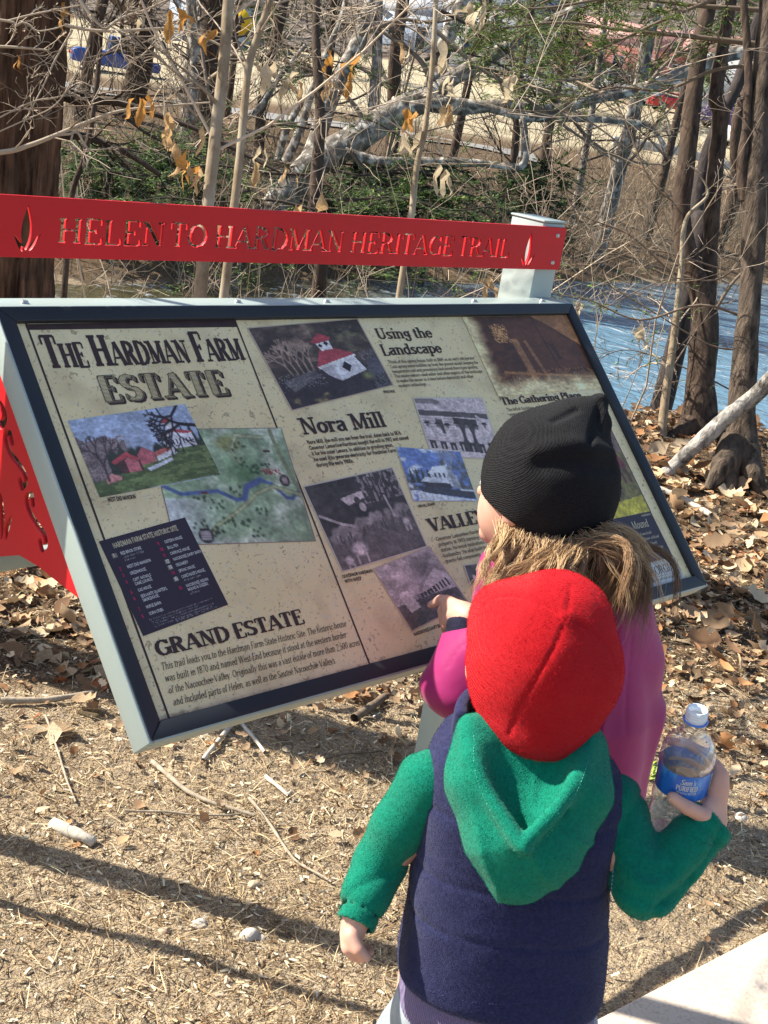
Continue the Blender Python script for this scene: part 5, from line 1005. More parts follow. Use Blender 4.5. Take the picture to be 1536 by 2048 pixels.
H_ = BL; prof = [(0.006, .0), (.004, .012), (0, .022), (.002, .0285), (.008, .0325)]
for k in range(9): z = .012+k*.0095; prof += [(z, .0335), (z+.003, .0318), (z+.006, .0318)]
prof += [(.100, .0333), (.104, .0325), (.139, .0325), (.142, .0336), (.150, .0338), (.158, .0330), (.166, .0305), (.173, .0265), (.178, .0215), (.181, .0165), (.183, .0135), (H_-.016, .0128)]
lathe(prof, 48, 'bottle_body', clear, bottle, .0007)
lathe([(H_-.0175, .0130), (H_-.0172, .0152), (H_-.0158, .0156), (H_-.0150, .0132)], 32, 'neck_ring', M('pale_blue_plastic_ring', (.10, .22, .62), rough=.3), bottle)
np_ = [(H_-.015, .0128)]
for k in range(3): z = H_-.0125+k*.0038; np_ += [(z, .0126), (z+.0009, .0136), (z+.0018, .0136), (z+.0027, .0126)]
np_ += [(H_, .0124), (H_+.0002, .0112), (H_-.01, .0110)]
lathe(np_, 32, 'threaded_neck', M('milky_clear_plastic', (.72, .78, .85), rough=.2, spec=.6), bottle)
# water left inside
lathe([(.007, .001), (.003, .021), (.010, .0308), (.026, .0306), (.0262, .0005)], 32, 'water', clear_plastic('water_in_bottle', (.93, .95, .96), .2), bottle)
# wrap label with its printing
def label_patch(h0, h1, a0, a1, r, mat, name, n=40, par=None):
    th = np.linspace(a0, a1, n); V = np.array([BP(h, a, r) for h in (h0, (h0+h1)/2, h1) for a in th]); i = np.arange(2)[:, None]*n+np.arange(n-1)[None]; F = np.stack([i, i+1, i+n+1, i+n], -1).reshape(-1, 4)
    return mk(name, mesh(name, V, [F], True), mat, par or bottle)
lab_m = M('blue_film_label', (.012, .07, .42), (.03, .20, .66), scale=34, rough=.3, lo=.3, hi=.7, spec=.5, c3=(.10, .36, .78), s3=90, stretch=(1, 1, .35))
lab = label_patch(.1035, .1395, 0, 360, .0330, lab_m, 'label', 72)
def label_text(s, h, ang, hgt, width, **k):
    F, x0, y0, h_ = text_field(s, hgt, width, h=.00032, **k); V, polys, _ = field_mesh(F, x0, y0, h_); W = width
    P = np.array([BP(h+v, ang-math.degrees((u-W/2)/.0333), .03335) for u, v in V]); mk('label_lettering', mesh('label_lettering', P, group_polys(polys)), white_ink if k.get('w', 1) else ink, lab)
label_text("Sam's", .1275, 94, .0078, .0190, bold=.075, thin=.04, serif=0, shear=.25); label_text('PURIFIED', .1185, 94, .0072, .0270, bold=.10, thin=.05, serif=.04); label_text('DRINKING WATER', .1135, 94, .0034, .0250, bold=.08, thin=.05, serif=0)
for k in range(5): label_patch(.106+k*.0064, .1105+k*.0064, 20, 32, .0334, white_ink, 'label_panel', 5, lab)
# ------------------------------------------------------------------ the lie of the land: near bank, river, far bank, car park, wooded hill
def ST(x, y): return x*FH[0]+y*FH[1], x*RH[0]+y*RH[1]
def XY(s, t): return s*FH[0]+t*RH[0], s*FH[1]+t*RH[1]
vn2 = VN(11)
WZ = -2.0
def crest(t): return 6.5+.25*np.clip(t+1.5, 0, 3.3)-.42*np.clip(t-1.8, 0, 10)
def farshore(t): return np.clip(24.6+1.16*t, 17, 60)
def gnoise(s, t, f, seed=0.): P = np.stack([s, t, np.full_like(s, seed)], -1).reshape(-1, 3); return vn2(P, f).reshape(s.shape)
def height(s, t):
    s = np.asarray(s, float); t = np.asarray(t, float)+0*s; c = crest(t); fs = farshore(t)
    near = .035*gnoise(s, t, .9)+.012*gnoise(s, t, 4.)+.006*gnoise(s, t, 17.)
    drop = -3.3*np.clip((s-c)/2.9, 0, 1)**1.1
    u = s-fs
    up = WZ-.45+.06*np.clip(u+4, 0, 4)*1.8+np.clip(u, 0, 7)*.13+np.clip(u-7, 0, 8)*.12+np.clip(s-48, 0, 70)*.048+.0022*np.clip(t, -20, 60)*np.clip(s-45, 0, 60)*.35
    hill = np.clip(s-122, 0, 400)*.23
    far = up+hill+.25*gnoise(s, t, .35, 3.)*np.clip(u+2, 0, 1)+np.clip((s-130)/40, 0, 1)*5*gnoise(s, t, .02, 5.)
    m = np.clip((s-(c+2))/4, 0, 1); z = (near+drop)*(1-m)+far*m
    z = np.where((s > c+3) & (u < -4), -2.9, z); return z
def hz(x, y): s, t = ST(np.asarray(x, float), np.asarray(y, float)); return height(s, t)
def onground(px, py):
    """where the line of sight through a photo point meets the terrain"""
    v = ray(px, py); d = np.concatenate([np.arange(1.5, 12, .02), np.arange(12, 300, .1)]); P = CAM+v*d[:, None]; b = P[:, 2] < hz(P[:, 0], P[:, 1]); i = np.argmax(b); return P[i] if b.any() else P[-1]
# ground sheet
sg = np.concatenate([np.arange(-14, 0, .5), np.arange(0, 1.2, .1), np.arange(1.2, 5.2, .016), np.arange(5.2, 12, .05), np.arange(12, 60, .6), np.arange(60, 180, 2.5), np.geomspace(180, 1000, 30)])
tg = np.linspace(-1, 1, 281); tg = np.sign(tg)*(np.abs(tg)*2.6+np.abs(tg)**7*5); 
SS, TT0 = np.meshgrid(sg, tg, indexing='ij'); TT = TT0*np.clip(.35+SS/5.2, .9, 60)*np.where(SS > 60, .8, 1); TT = np.where(np.abs(SS) < 1.5, TT0*1.3, TT)
ZZ = height(SS, TT); fine = np.clip((5.5-SS)/1., 0, 1)*np.clip((SS-1)/.3, 0, 1)
ZZ = ZZ+fine*(.006*gnoise(SS, TT, 34.)+.005*gnoise(SS, TT, 75., 2.)+.004*np.maximum(gnoise(SS, TT, 11., 7.), 0))
GX_, GY_ = XY(SS, TT)
def ground_material():
    m = bpy.data.materials.new('sand_and_leaf_litter'); m.use_nodes = True; t = m.node_tree; b = t.nodes['Principled BSDF']; L = t.links.new; N = t.nodes.new
    tc = N('ShaderNodeTexCoord')
    def noise(s, d=6, dist=0.): n = N('ShaderNodeTexNoise'); n.inputs['Scale'].default_value = s; n.inputs['Detail'].default_value = d; n.inputs['Distortion'].default_value = dist; L(tc.outputs['Object'], n.inputs[0]); return n.outputs[0]
    def ramp(src, a, b_): r = N('ShaderNodeMapRange'); r.inputs[1].default_value = a; r.inputs[2].default_value = b_; L(src, r.inputs[0]); return r.outputs[0]
    def mix(f, a, c):
        x = N('ShaderNodeMix'); x.data_type = 'RGBA'; L(f, x.inputs[0])
        if isinstance(a, tuple): x.inputs[6].default_value = (*a, 1)
        else: L(a, x.inputs[6])
        if isinstance(c, tuple): x.inputs[7].default_value = (*c, 1)
        else: L(c, x.inputs[7])
        return x.outputs[2]
    sand = mix(ramp(noise(3.1), .4, .6), (.41, .305, .185), (.51, .395, .255)); sand = mix(ramp(noise(60, 5), .48, .62), sand, (.31, .235, .16)); sand = mix(ramp(noise(210, 3), .55, .68), sand, (.58, .49, .37)); sand = mix(ramp(noise(300, 3, 1.5), .52, .60), sand, (.10, .07, .045))
    litter = mix(ramp(noise(9), .4, .6), (.10, .062, .035), (.19, .125, .07)); litter = mix(ramp(noise(40, 5), .5, .62), litter, (.07, .045, .03)); litter = mix(ramp(noise(120, 4), .55, .66), litter, (.36, .27, .17))
    at_ = N('ShaderNodeAttribute'); at_.attribute_name = 'col'; sp = N('ShaderNodeSeparateColor'); L(at_.outputs['Color'], sp.inputs[0])
    fz = N('ShaderNodeMath'); fz.operation = 'ADD'; L(sp.outputs[0], fz.inputs[0]); fn = N('ShaderNodeMath'); fn.operation = 'MULTIPLY_ADD'; fn.inputs[1].default_value = .9; fn.inputs[2].default_value = -.45; L(noise(2.2), fn.inputs[0]); L(fn.outputs[0], fz.inputs[1])
    c = mix(ramp(fz.outputs[0], .4, .6), sand, litter)
    tan = mix(ramp(noise(.12, 5), .4, .62), (.44, .36, .23), (.50, .43, .30)); tan = mix(ramp(noise(.6, 5), .52, .7), tan, (.27, .24, .15)); c = mix(sp.outputs[1], c, tan)
    wood = mix(ramp(noise(.25, 8), .42, .6), (.135, .105, .08), (.24, .20, .165)); wood = mix(ramp(noise(1.3, 6), .5, .65), wood, (.07, .055, .045)); c = mix(sp.outputs[2], c, wood)
    L(c, b.inputs['Base Color']); b.inputs['Roughness'].default_value = .93; b.inputs['Specular IOR Level'].default_value = .15
    bp = N('ShaderNodeBump'); bp.inputs['Strength'].default_value = 1.; bp.inputs['Distance'].default_value = .014; L(noise(120, 8, .6), bp.inputs['Height']); bp2 = N('ShaderNodeBump'); bp2.inputs['Strength'].default_value = .7; bp2.inputs['Distance'].default_value = .03; L(noise(24, 8), bp2.inputs['Height']); L(bp.outputs[0], bp2.inputs['Normal']); L(bp2.outputs[0], b.inputs['Normal'])
    return m
u_ = SS-farshore(TT)
litter_w = np.clip((SS-2.75-.25*TT-.9*gnoise(SS, TT, 1.1, 9.))/1.0, 0, 1); beach = np.clip(1-np.abs(u_+1.)/2.5, 0, 1)*(SS > 14); litter_w = litter_w*(1-beach)
lot = np.clip((SS-50)/3, 0, 1)*np.clip((120-SS)/6, 0, 1); hillw = np.clip((SS-116)/8, 0, 1)
idx = np.arange(SS.size).reshape(SS.shape); q = np.stack([idx[:-1, :-1], idx[:-1, 1:], idx[1:, 1:], idx[1:, :-1]], -1).reshape(-1, 4)
ground_me = mesh('ground', np.stack([GX_, GY_, ZZ], -1).reshape(-1, 3), [q[:, ::-1]], True, np.stack([litter_w, lot, hillw], -1).reshape(-1, 3))
ground = tag(mk('ground', ground_me, ground_material()), kind='structure')
# river
def water_material():
    m = bpy.data.materials.new('river_water'); m.use_nodes = True; t = m.node_tree; b = t.nodes['Principled BSDF']; L = t.links.new; N = t.nodes.new
    tc = N('ShaderNodeTexCoord'); mp = N('ShaderNodeMapping'); mp.inputs['Rotation'].default_value = (0, 0, YAW); mp.inputs['Scale'].default_value = (1, .75, 1); L(tc.outputs['Object'], mp.inputs[0])
    n1 = N('ShaderNodeTexNoise'); n1.inputs['Scale'].default_value = 3.2; n1.inputs['Detail'].default_value = 7; n1.inputs['Distortion'].default_value = .8; L(mp.outputs[0], n1.inputs[0])
    n2 = N('ShaderNodeTexNoise'); n2.inputs['Scale'].default_value = 1.1; n2.inputs['Detail'].default_value = 3; L(mp.outputs[0], n2.inputs[0])
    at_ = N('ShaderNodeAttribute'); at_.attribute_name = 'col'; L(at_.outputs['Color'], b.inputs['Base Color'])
    # white glints painted into the colour of the ripples
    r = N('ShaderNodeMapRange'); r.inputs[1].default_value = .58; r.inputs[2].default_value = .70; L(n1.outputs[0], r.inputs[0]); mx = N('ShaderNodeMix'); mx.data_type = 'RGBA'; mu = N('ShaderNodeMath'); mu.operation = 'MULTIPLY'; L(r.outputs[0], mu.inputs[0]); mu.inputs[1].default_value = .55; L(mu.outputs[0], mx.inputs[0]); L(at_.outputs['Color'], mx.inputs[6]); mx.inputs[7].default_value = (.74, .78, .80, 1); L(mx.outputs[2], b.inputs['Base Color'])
    bp = N('ShaderNodeBump'); bp.inputs['Strength'].default_value = 1.; bp.inputs['Distance'].default_value = .12; L(n1.outputs[0], bp.inputs['Height']); L(bp.outputs[0], b.inputs['Normal']); b.inputs['Roughness'].default_value = .12; b.inputs['IOR'].default_value = 1.33; return m
ss = np.concatenate([np.arange(7.5, 20, .35), np.arange(20, 75, 1.)]); tt = np.linspace(-60, 60, 121); A_, B_ = np.meshgrid(ss, tt, indexing='ij'); X_, Y_ = XY(A_, B_)
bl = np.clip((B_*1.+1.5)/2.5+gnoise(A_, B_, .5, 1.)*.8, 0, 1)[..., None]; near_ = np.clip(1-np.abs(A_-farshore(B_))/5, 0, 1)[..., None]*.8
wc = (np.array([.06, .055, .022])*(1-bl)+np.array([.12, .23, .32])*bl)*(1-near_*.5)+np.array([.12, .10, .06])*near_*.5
idx = np.arange(A_.size).reshape(A_.shape); q = np.stack([idx[:-1, :-1], idx[1:, :-1], idx[1:, 1:], idx[:-1, 1:]], -1).reshape(-1, 4)
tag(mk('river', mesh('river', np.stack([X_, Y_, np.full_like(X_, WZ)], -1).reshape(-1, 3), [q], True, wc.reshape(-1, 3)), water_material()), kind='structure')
# concrete slab at the lower right
conc = M('pale_concrete', (.50, .42, .34), (.58, .50, .42), scale=9, rough=.85, bump=.35, bscale=160, c3=(.40, .33, .27), s3=140)
ce = [G(1168, 2050, .03), G(1540, 1858, .03)]; cdv = unit(ce[1]-ce[0]); cn = np.cross(cdv, UZ)
p0 = ce[0]-cdv*.02; b = MB(); b.add(boxv(np.array([p0[0], p0[1], -.05]), cdv*2.6, UZ*.08, np.cross(cdv, UZ)*1.6), BQ)
tag(bevel(b.build('concrete_slab', conc), .006), 'pale concrete slab in the lower right corner beside the sandy ground', 'slab')
# far road and rail
road_m = M('old_asphalt', (.22, .21, .20), (.28, .27, .25), scale=.6, rough=.9)
def strip(s0f, wd, t0, t1, lift, name, mat, n=60):
    t = np.linspace(t0, t1, n); s = s0f(t); V = []
    for k in (0, 1): x, y = XY(s+k*wd, t); V.append(np.stack([x, y, height(s+k*wd, t)+lift], -1))
    V = np.concatenate(V); i = np.arange(n-1); return mk(name, mesh(name, V, [np.stack([i, i+1, i+n+1, i+n], -1)]), mat)
tag(strip(lambda t: 41.5+.35*t, 3.6, -30, 3, .05, 'road', road_m), kind='structure')

# ------------------------------------------------------------------ sunlit litter: needles, chips, leaves
def leaf_shape(kind, seed):
    """curled leaf blade, length 1 along x"""
    r = np.random.default_rng(seed); n = 6; xs = np.linspace(0, 1, n+1)
    w = {0: np.array([.03, .2, .30, .33, .26, .13, .01]), 1: np.array([.03, .34, .24, .40, .22, .30, .02]), 2: np.array([.02, .12, .17, .17, .13, .07, .0])}[kind]
    cu, tw = r.uniform(-.5, .9), r.uniform(-.5, .5); z = cu*(xs-.5)**2-.1; V = []
    for i, x in enumerate(xs):
        a = tw*x; e = w[i]*(1+r.uniform(-.15, .15)); k = r.uniform(.05, .5)*e
        V += [(x, -e*math.cos(a), z[i]+k-e*math.sin(a)), (x, 0, z[i]), (x, e*math.cos(a), z[i]+k+e*math.sin(a))]
    F = [(3*i+j, 3*i+3+j, 3*i+4+j, 3*i+1+j) for i in range(n) for j in (0, 1)]
    return np.array(V), np.array(F)
LEAFS = [leaf_shape(k % 3, 100+k) for k in range(9)]
def scatter(tmpl, pos, size, yaw, pitch, roll_, cols):
    V0, F0 = tmpl; n = len(pos); cy, sy = np.cos(yaw), np.sin(yaw); cp, sp = np.cos(pitch), np.sin(pitch); cr, sr = np.cos(roll_), np.sin(roll_)
    R = np.empty((n, 3, 3)); R[:, 0, 0] = cy*cp; R[:, 0, 1] = cy*sp*sr-sy*cr; R[:, 0, 2] = cy*sp*cr+sy*sr; R[:, 1, 0] = sy*cp; R[:, 1, 1] = sy*sp*sr+cy*cr; R[:, 1, 2] = sy*sp*cr-cy*sr; R[:, 2, 0] = -sp; R[:, 2, 1] = cp*sr; R[:, 2, 2] = cp*cr
    V = np.einsum('nij,kj->nki', R, V0)*np.asarray(size)[:, None, None]+pos[:, None]; F = (F0[None]+np.arange(n)[:, None, None]*len(V0)).reshape(-1, F0.shape[1])
    return V.reshape(-1, 3), F, np.repeat(cols, len(V0), 0)
def rand_ground(n, s0, s1, wfac, t_bias=0., pw=1.):
    s = s0+(s1-s0)*rng.random(n)**pw; t = (rng.random(n)*2-1)*(s*.36+.35)*wfac+s*t_bias; x, y = XY(s, t); return s, t, x, y
def palette(n, cols, jit=.25):
    c = np.array(cols)[rng.integers(0, len(cols), n)]; return np.clip(c*(1+jit*rng.normal(0, 1, (n, 1))), .008, .9)
litter_m = M('dry_litter', attr=True, rough=.85, spec=.2, tl=.12)
needle_t = (np.array([(0, -.012, 0), (.5, -.012, .03), (1, -.004, 0), (1, .004, 0), (.5, .012, .03), (0, .012, 0)], float), np.array([(0, 1, 4, 5), (1, 2, 3, 4)]))
chip_t = (np.array([(0, -.12, 0), (1, -.16, .08), (.95, .14, .16), (-.05, .12, .03)], float), np.array([(0, 1, 2, 3)]))
def density(s, t): return np.clip(.30+.9*gnoise(s, t, 1.7, 4.)+.35*np.clip((s-2.2)/1.2, 0, 1), .06, 1)
m1 = MB()
for tm, n, sz, cols, s0, s1, lift in ((needle_t, 62000, (.02, .065), [(.60, .46, .27), (.70, .57, .37), (.40, .27, .14), (.16, .09, .045), (.12, .07, .035)], 1.55, 4.8, .008), (chip_t, 40000, (.004, .017), [(.66, .54, .37), (.50, .37, .22), (.14, .09, .05), (.72, .63, .48)], 1.55, 4.8, .006), (needle_t, 16000, (.05, .10), [(.34, .25, .16), (.44, .36, .26), (.16, .11, .07)], 4, 9.5, .02)):
    s, t, x, y = rand_ground(n, s0, s1, 1.); k = rng.random(n) < density(s, t)*1.25; s, t, x, y = s[k], t[k], x[k], y[k]; n = len(s)
    z = height(s, t)+lift*rng.random(n)**1.5+.002
    m1.add(*scatter(tm, np.stack([x, y, z], -1), rng.uniform(*sz, n), rng.uniform(0, 6.28, n), rng.normal(0, .16, n), rng.normal(0, .5, n), palette(n, cols)))
tag(m1.build('needle_litter', litter_m), 'dry pine needles and bark crumbs strewn over the sandy ground', 'litter', kind='stuff')
# leaves: a deep carpet towards the bank, thinner on the sand
LC = [(.36, .23, .13), (.48, .34, .20), (.22, .125, .07), (.60, .46, .30), (.12, .07, .04), (.36, .18, .08), (.30, .2, .12)]
m2 = MB()
for n, s0, s1, sz in ((12000, 2.9, 8.2, (.018, .070)), (16000, 2.2, 5.0, (.008, .036)), (5000, 7.5, 10.5, (.05, .1)), (2500, 3.6, 8.0, (.07, .12))):
    s, t, x, y = rand_ground(n, s0, s1, 1.08)
    k = rng.random(n) < np.clip(.25+(s-2.9-.25*(t+.2))*.8+.8*gnoise(s, t, 1.3, 2.), .05, 1); s, t, x, y = s[k], t[k], x[k], y[k]
    which = rng.integers(0, len(LEAFS), len(s))
    for w_ in range(len(LEAFS)):
        i = which == w_; c = i.sum(); P = np.stack([x[i], y[i], height(s[i], t[i])+.006+.022*rng.random(c)], -1)
        m2.add(*scatter(LEAFS[w_], P, rng.uniform(*sz, c), rng.uniform(0, 6.28, c), rng.normal(0, .35, c), rng.normal(0, .5, c), palette(c, LC)))
tag(m2.build('leaf_litter', litter_m, None, True), 'brown carpet of fallen leaves over the bank behind the sign', 'leaf litter', kind='stuff')
LMS = [M('dead_leaf_%s' % nm, c, tuple(np.array(c)*.55), scale=30, rough=.8, spec=.2, bump=.4, bscale=90, tl=.12) for nm, c in (('tan', (.50, .35, .21)), ('brown', (.30, .17, .09)), ('russet', (.38, .14, .06)), ('straw', (.62, .50, .33)))]
lmesh = {}
def leaf_obj(P, size, rot, kind, mi, parent, name='leaf'):
    key = (kind, mi)
    if key not in lmesh: V, F = LEAFS[kind]; lmesh[key] = mesh('leaf', V, [F], True); lmesh[key].materials.append(LMS[mi])
    o = bpy.data.objects.new(name, lmesh[key]); COL.objects.link(o); o.parent = parent; o.matrix_parent_inverse = wmat(parent).inverted(); o.location = P; o.rotation_euler = rot; o.scale = (size,)*3; return o
for k in range(190):
    px, py = (random.uniform(1200, 1536), random.uniform(905, 1260)) if k < 110 else (random.uniform(0, 260), random.uniform(1130, 1500)) if k < 165 else (random.uniform(350, 900), random.uniform(1400, 1600))
    P = onground(px, py); P[2] += .02; leaf_obj(P, random.uniform(.045, .10) if k < 165 else random.uniform(.02, .05), (random.gauss(0, .5), random.gauss(0, .35), random.uniform(0, 6.28)), k % 9, random.choice([0, 0, 1, 3, 3, 2 if k % 4 == 0 else 0]), ground)
# fallen sticks and stones that can be told apart
bark_tan = M('weathered_stick_bark', (.44, .37, .28), (.30, .24, .17), scale=60, rough=.85, bump=.6, bscale=150); bark_dk = M('dark_stick_bark', (.13, .09, .06), (.2, .15, .1), scale=60, rough=.9, bump=.6, bscale=150); bark_w = M('bleached_wood', (.60, .54, .45), (.48, .42, .34), scale=40, rough=.8, bump=.4, bscale=150)
def gstick(pts, r0, r1, mat, label, forks=()):
    P = catmull([onground(*p) for p in pts], 5); P[:, 2] = hz(P[:, 0], P[:, 1])+np.linspace(r0, r1, len(P))+.006; b = MB(); R = np.linspace(r0, r1, len(P)); R = R*(1+.12*np.sin(np.arange(len(P))*2.3)); b.add(*tubes(P[None], R[None], 7))
    for f, r_a in forks: Q = catmull([onground(*p) for p in f], 4); Q[:, 2] = hz(Q[:, 0], Q[:, 1])+r_a+.008; b.add(*tubes(Q[None], np.linspace(r_a, r_a*.5, len(Q))[None], 6))
    tag(b.build('stick', mat, None, True), label, 'stick')
gstick([(303, 1540), (360, 1590), (420, 1618), (508, 1640)], .0062, .004, bark_tan, 'pale bent stick lying on the sand below the sign corner')
gstick([(497, 1608), (540, 1660), (585, 1725), (660, 1780)], .0042, .0022, bark_tan, 'long thin stick slanting down towards the child\'s left hand'); gstick([(530, 1563), (575, 1605)], .0058, .004, bark_w, 'short bleached stick on the sand under the panel', [([(573, 1606), (580, 1598)], .004)])
gstick([(472, 1450), (430, 1500), (405, 1528)], .0065, .005, bark_w, 'left arm of the pale V of twigs under the bottom rail'); gstick([(474, 1450), (505, 1485), (528, 1512)], .0055, .004, bark_w, 'right arm of the pale V of twigs under the bottom rail')
gstick([(0, 1418), (90, 1412), (185, 1398)], .009, .006, bark_tan, 'long pale stick at the left edge of the picture'); gstick([(248, 1632), (330, 1640), (440, 1645), (505, 1636)], .003, .0018, bark_tan, 'thin curved twig lying across the sandy patch')
gstick([(706, 1452), (735, 1430), (768, 1405)], .012, .010, bark_dk, 'thick dark stick in the shade right of the panel bottom'); gstick([(625, 1532), (700, 1518), (768, 1512)], .0035, .0025, bark_dk, 'thin dark twig in the shadow under the panel'); gstick([(90, 1440), (110, 1500), (130, 1560), (150, 1620)], .003, .002, bark_tan, 'slender twig lying between leaves at far left')
gstick([(1310, 990), (1370, 1010), (1420, 1040)], .018, .012, bark_w, 'short mossy grey limb among the leaves beside the panel edge')
# broken branch piece
a, b_ = onground(104, 1658), onground(186, 1695); ax = unit(b_-a); b = MB(); n = 14; th = np.arange(n)*2*np.pi/n; s1 = unit(np.cross(ax, UZ)); s2 = np.cross(s1, ax); V = []
L_ = np.linalg.norm(b_-a)
for i, (u, r) in enumerate(((-.0, .001), (.0, .013), (.3, .0135), (.64, .013), (.68, .0125), (.74, .010), (1., .011), (1.02, .001))):
    for j, q_ in enumerate(th): V.append(a+ax*L_*u+UZ*.013+(s1*math.cos(q_)+s2*math.sin(q_))*r*(1+.12*math.sin(3*q_+u*9)+random.uniform(-.06, .06)))
i = np.arange(7)[:, None]*n; j = np.arange(n)[None]; b.add(V, np.stack([i+j, i+(j+1) % n, i+n+(j+1) % n, i+n+j], -1).reshape(-1, 4)); tag(b.build('broken_branch', bark_w, None, True), 'stubby white snapped piece of branch on the sand at left', 'branch')
def stone(px, py, size, mat, label, sq=.6):
    P = onground(px, py); r = np.random.default_rng(int(px)); k = r.random(3)*9
    o = sdf_obj('stone', lambda Q: ell(Q, P+UZ*size*.25, (size, size*.75, size*sq))-.25*size*vn(Q+k, 1.2/size)*1.2, P-size*1.9, P+size*1.9, size/9, mat, None, 1); tag(o, label, 'stone')
st1 = M('grey_quartz_stone', (.46, .43, .38), (.58, .55, .50), scale=60, rough=.8, bump=.5, bscale=200); st2 = M('buff_stone', (.50, .40, .28), (.38, .29, .2), scale=50, rough=.85, bump=.5, bscale=200)
for a_ in ((395, 1858, .020, st1, 'flat grey stone on the sand left of the child\'s hand'), (408, 1842, .011, st1, 'small bluish pebble touching the flat grey stone'), (498, 1876, .021, st1, 'cracked pale stone near the child\'s left hand'), (520, 1884, .014, st1, 'small pale stone right beside the cracked one'), (330, 1868, .016, st2, 'rounded buff stone among needles, lower left'), (506, 1772, .014, st2, 'buff pebble just above the broad shadow band'), (1480, 1642, .022, st1, 'pale stone by the shadow at the right edge')): stone(*a_)
# ------------------------------------------------------------------ trees, brush, foliage
def bark_material(name, c1, c2, c3, vs=1., scale=26, bump=.9, bd=.01):
    m = bpy.data.materials.new(name); m.use_nodes = True; t = m.node_tree; b = t.nodes['Principled BSDF']; L = t.links.new; N = t.nodes.new
    tc = N('ShaderNodeTexCoord'); mp = N('ShaderNodeMapping'); mp.inputs['Scale'].default_value = (1, 1, .22*vs); L(tc.outputs['Object'], mp.inputs[0])
    n1 = N('ShaderNodeTexNoise'); n1.inputs['Scale'].default_value = scale; n1.inputs['Detail'].default_value = 8; n1.inputs['Roughness'].default_value = .65; L(mp.outputs[0], n1.inputs[0])
    n2 = N('ShaderNodeTexNoise'); n2.inputs['Scale'].default_value = 7; n2.inputs['Detail'].default_value = 6; L(tc.outputs['Object'], n2.inputs[0])
    r1 = N('ShaderNodeMapRange'); r1.inputs[1].default_value = .38; r1.inputs[2].default_value = .6; L(n1.outputs[0], r1.inputs[0]); mx = N('ShaderNodeMix'); mx.data_type = 'RGBA'; L(r1.outputs[0], mx.inputs[0]); mx.inputs[6].default_value = (*c1, 1); mx.inputs[7].default_value = (*c2, 1)
    r2 = N('ShaderNodeMapRange'); r2.inputs[1].default_value = .5; r2.inputs[2].default_value = .66; L(n2.outputs[0], r2.inputs[0]); mx2 = N('ShaderNodeMix'); mx2.data_type = 'RGBA'; L(r2.outputs[0], mx2.inputs[0]); L(mx.outputs[2], mx2.inputs[6]); mx2.inputs[7].default_value = (*c3, 1); L(mx2.outputs[2], b.inputs['Base Color'])
    bp = N('ShaderNodeBump'); bp.inputs['Strength'].default_value = bump; bp.inputs['Distance'].default_value = bd; L(n1.outputs[0], bp.inputs['Height']); L(bp.outputs[0], b.inputs['Normal']); b.inputs['Roughness'].default_value = .9; b.inputs['Specular IOR Level'].default_value = .2; return m
bk_red = bark_material('furrowed_red_brown_bark', (.04, .022, .015), (.24, .135, .085), (.10, .06, .042), .5, 30, 1., .03)
bk_grey = bark_material('grey_brown_bark', (.032, .022, .016), (.115, .078, .058), (.07, .05, .038), .8, 40, .9, .008)
bk_sap = bark_material('tan_mottled_sapling_bark', (.20, .15, .095), (.32, .25, .17), (.40, .34, .25), 2., 50, .4, .003)
bk_pale = bark_material('pale_flaking_bark', (.035, .026, .02), (.16, .12, .09), (.10, .075, .058), .8, 26, 1., .03)
bk_syc = bark_material('mottled_white_sycamore_bark', (.07, .06, .05), (.22, .19, .16), (.50, .46, .40), 1.5, 6, .9, .05)
bk_far = M('distant_bark', (.15, .12, .10), (.30, .26, .22), scale=3, rough=.95, spec=.1)
twig_m = M('bare_twig_bark', attr=True, rough=.8, spec=.25)
TW_PALE, TW_MID, TW_DARK = (.42, .34, .255), (.19, .14, .10), (.06, .045, .035)
green_m = M('hemlock_needles', attr=True, rough=.6, spec=.3, tl=.25)
def thick(pts, rads, m=6, wob=0.):
    P = catmull(pts, m); R = np.interp(np.linspace(0, len(rads)-1, len(P)), np.arange(len(rads)), rads)
    return P, R
def limb(name, pts, rads, mat, parent, n=12, rough=.06, m=6, seed=0):
    P, R = thick(pts, rads, m); V, F = tubes(P[None], R[None], n)
    if rough: C = np.repeat(P, n, 0); d = V-C; rr = nrm(d)[:, None]; V = C+d*(1+rough*2.4*vn(V+seed, .55/max(R.max(), .01))[:, None]+rough*1.5*vn(V+seed, 1.7/max(R.max(), .01))[:, None])
    b = MB(); b.add(V, F); b.add(V[-n:], np.arange(n)[None]); b.add(V[:n], np.arange(n)[None, ::-1]); return b.build(name, mat, parent, True)
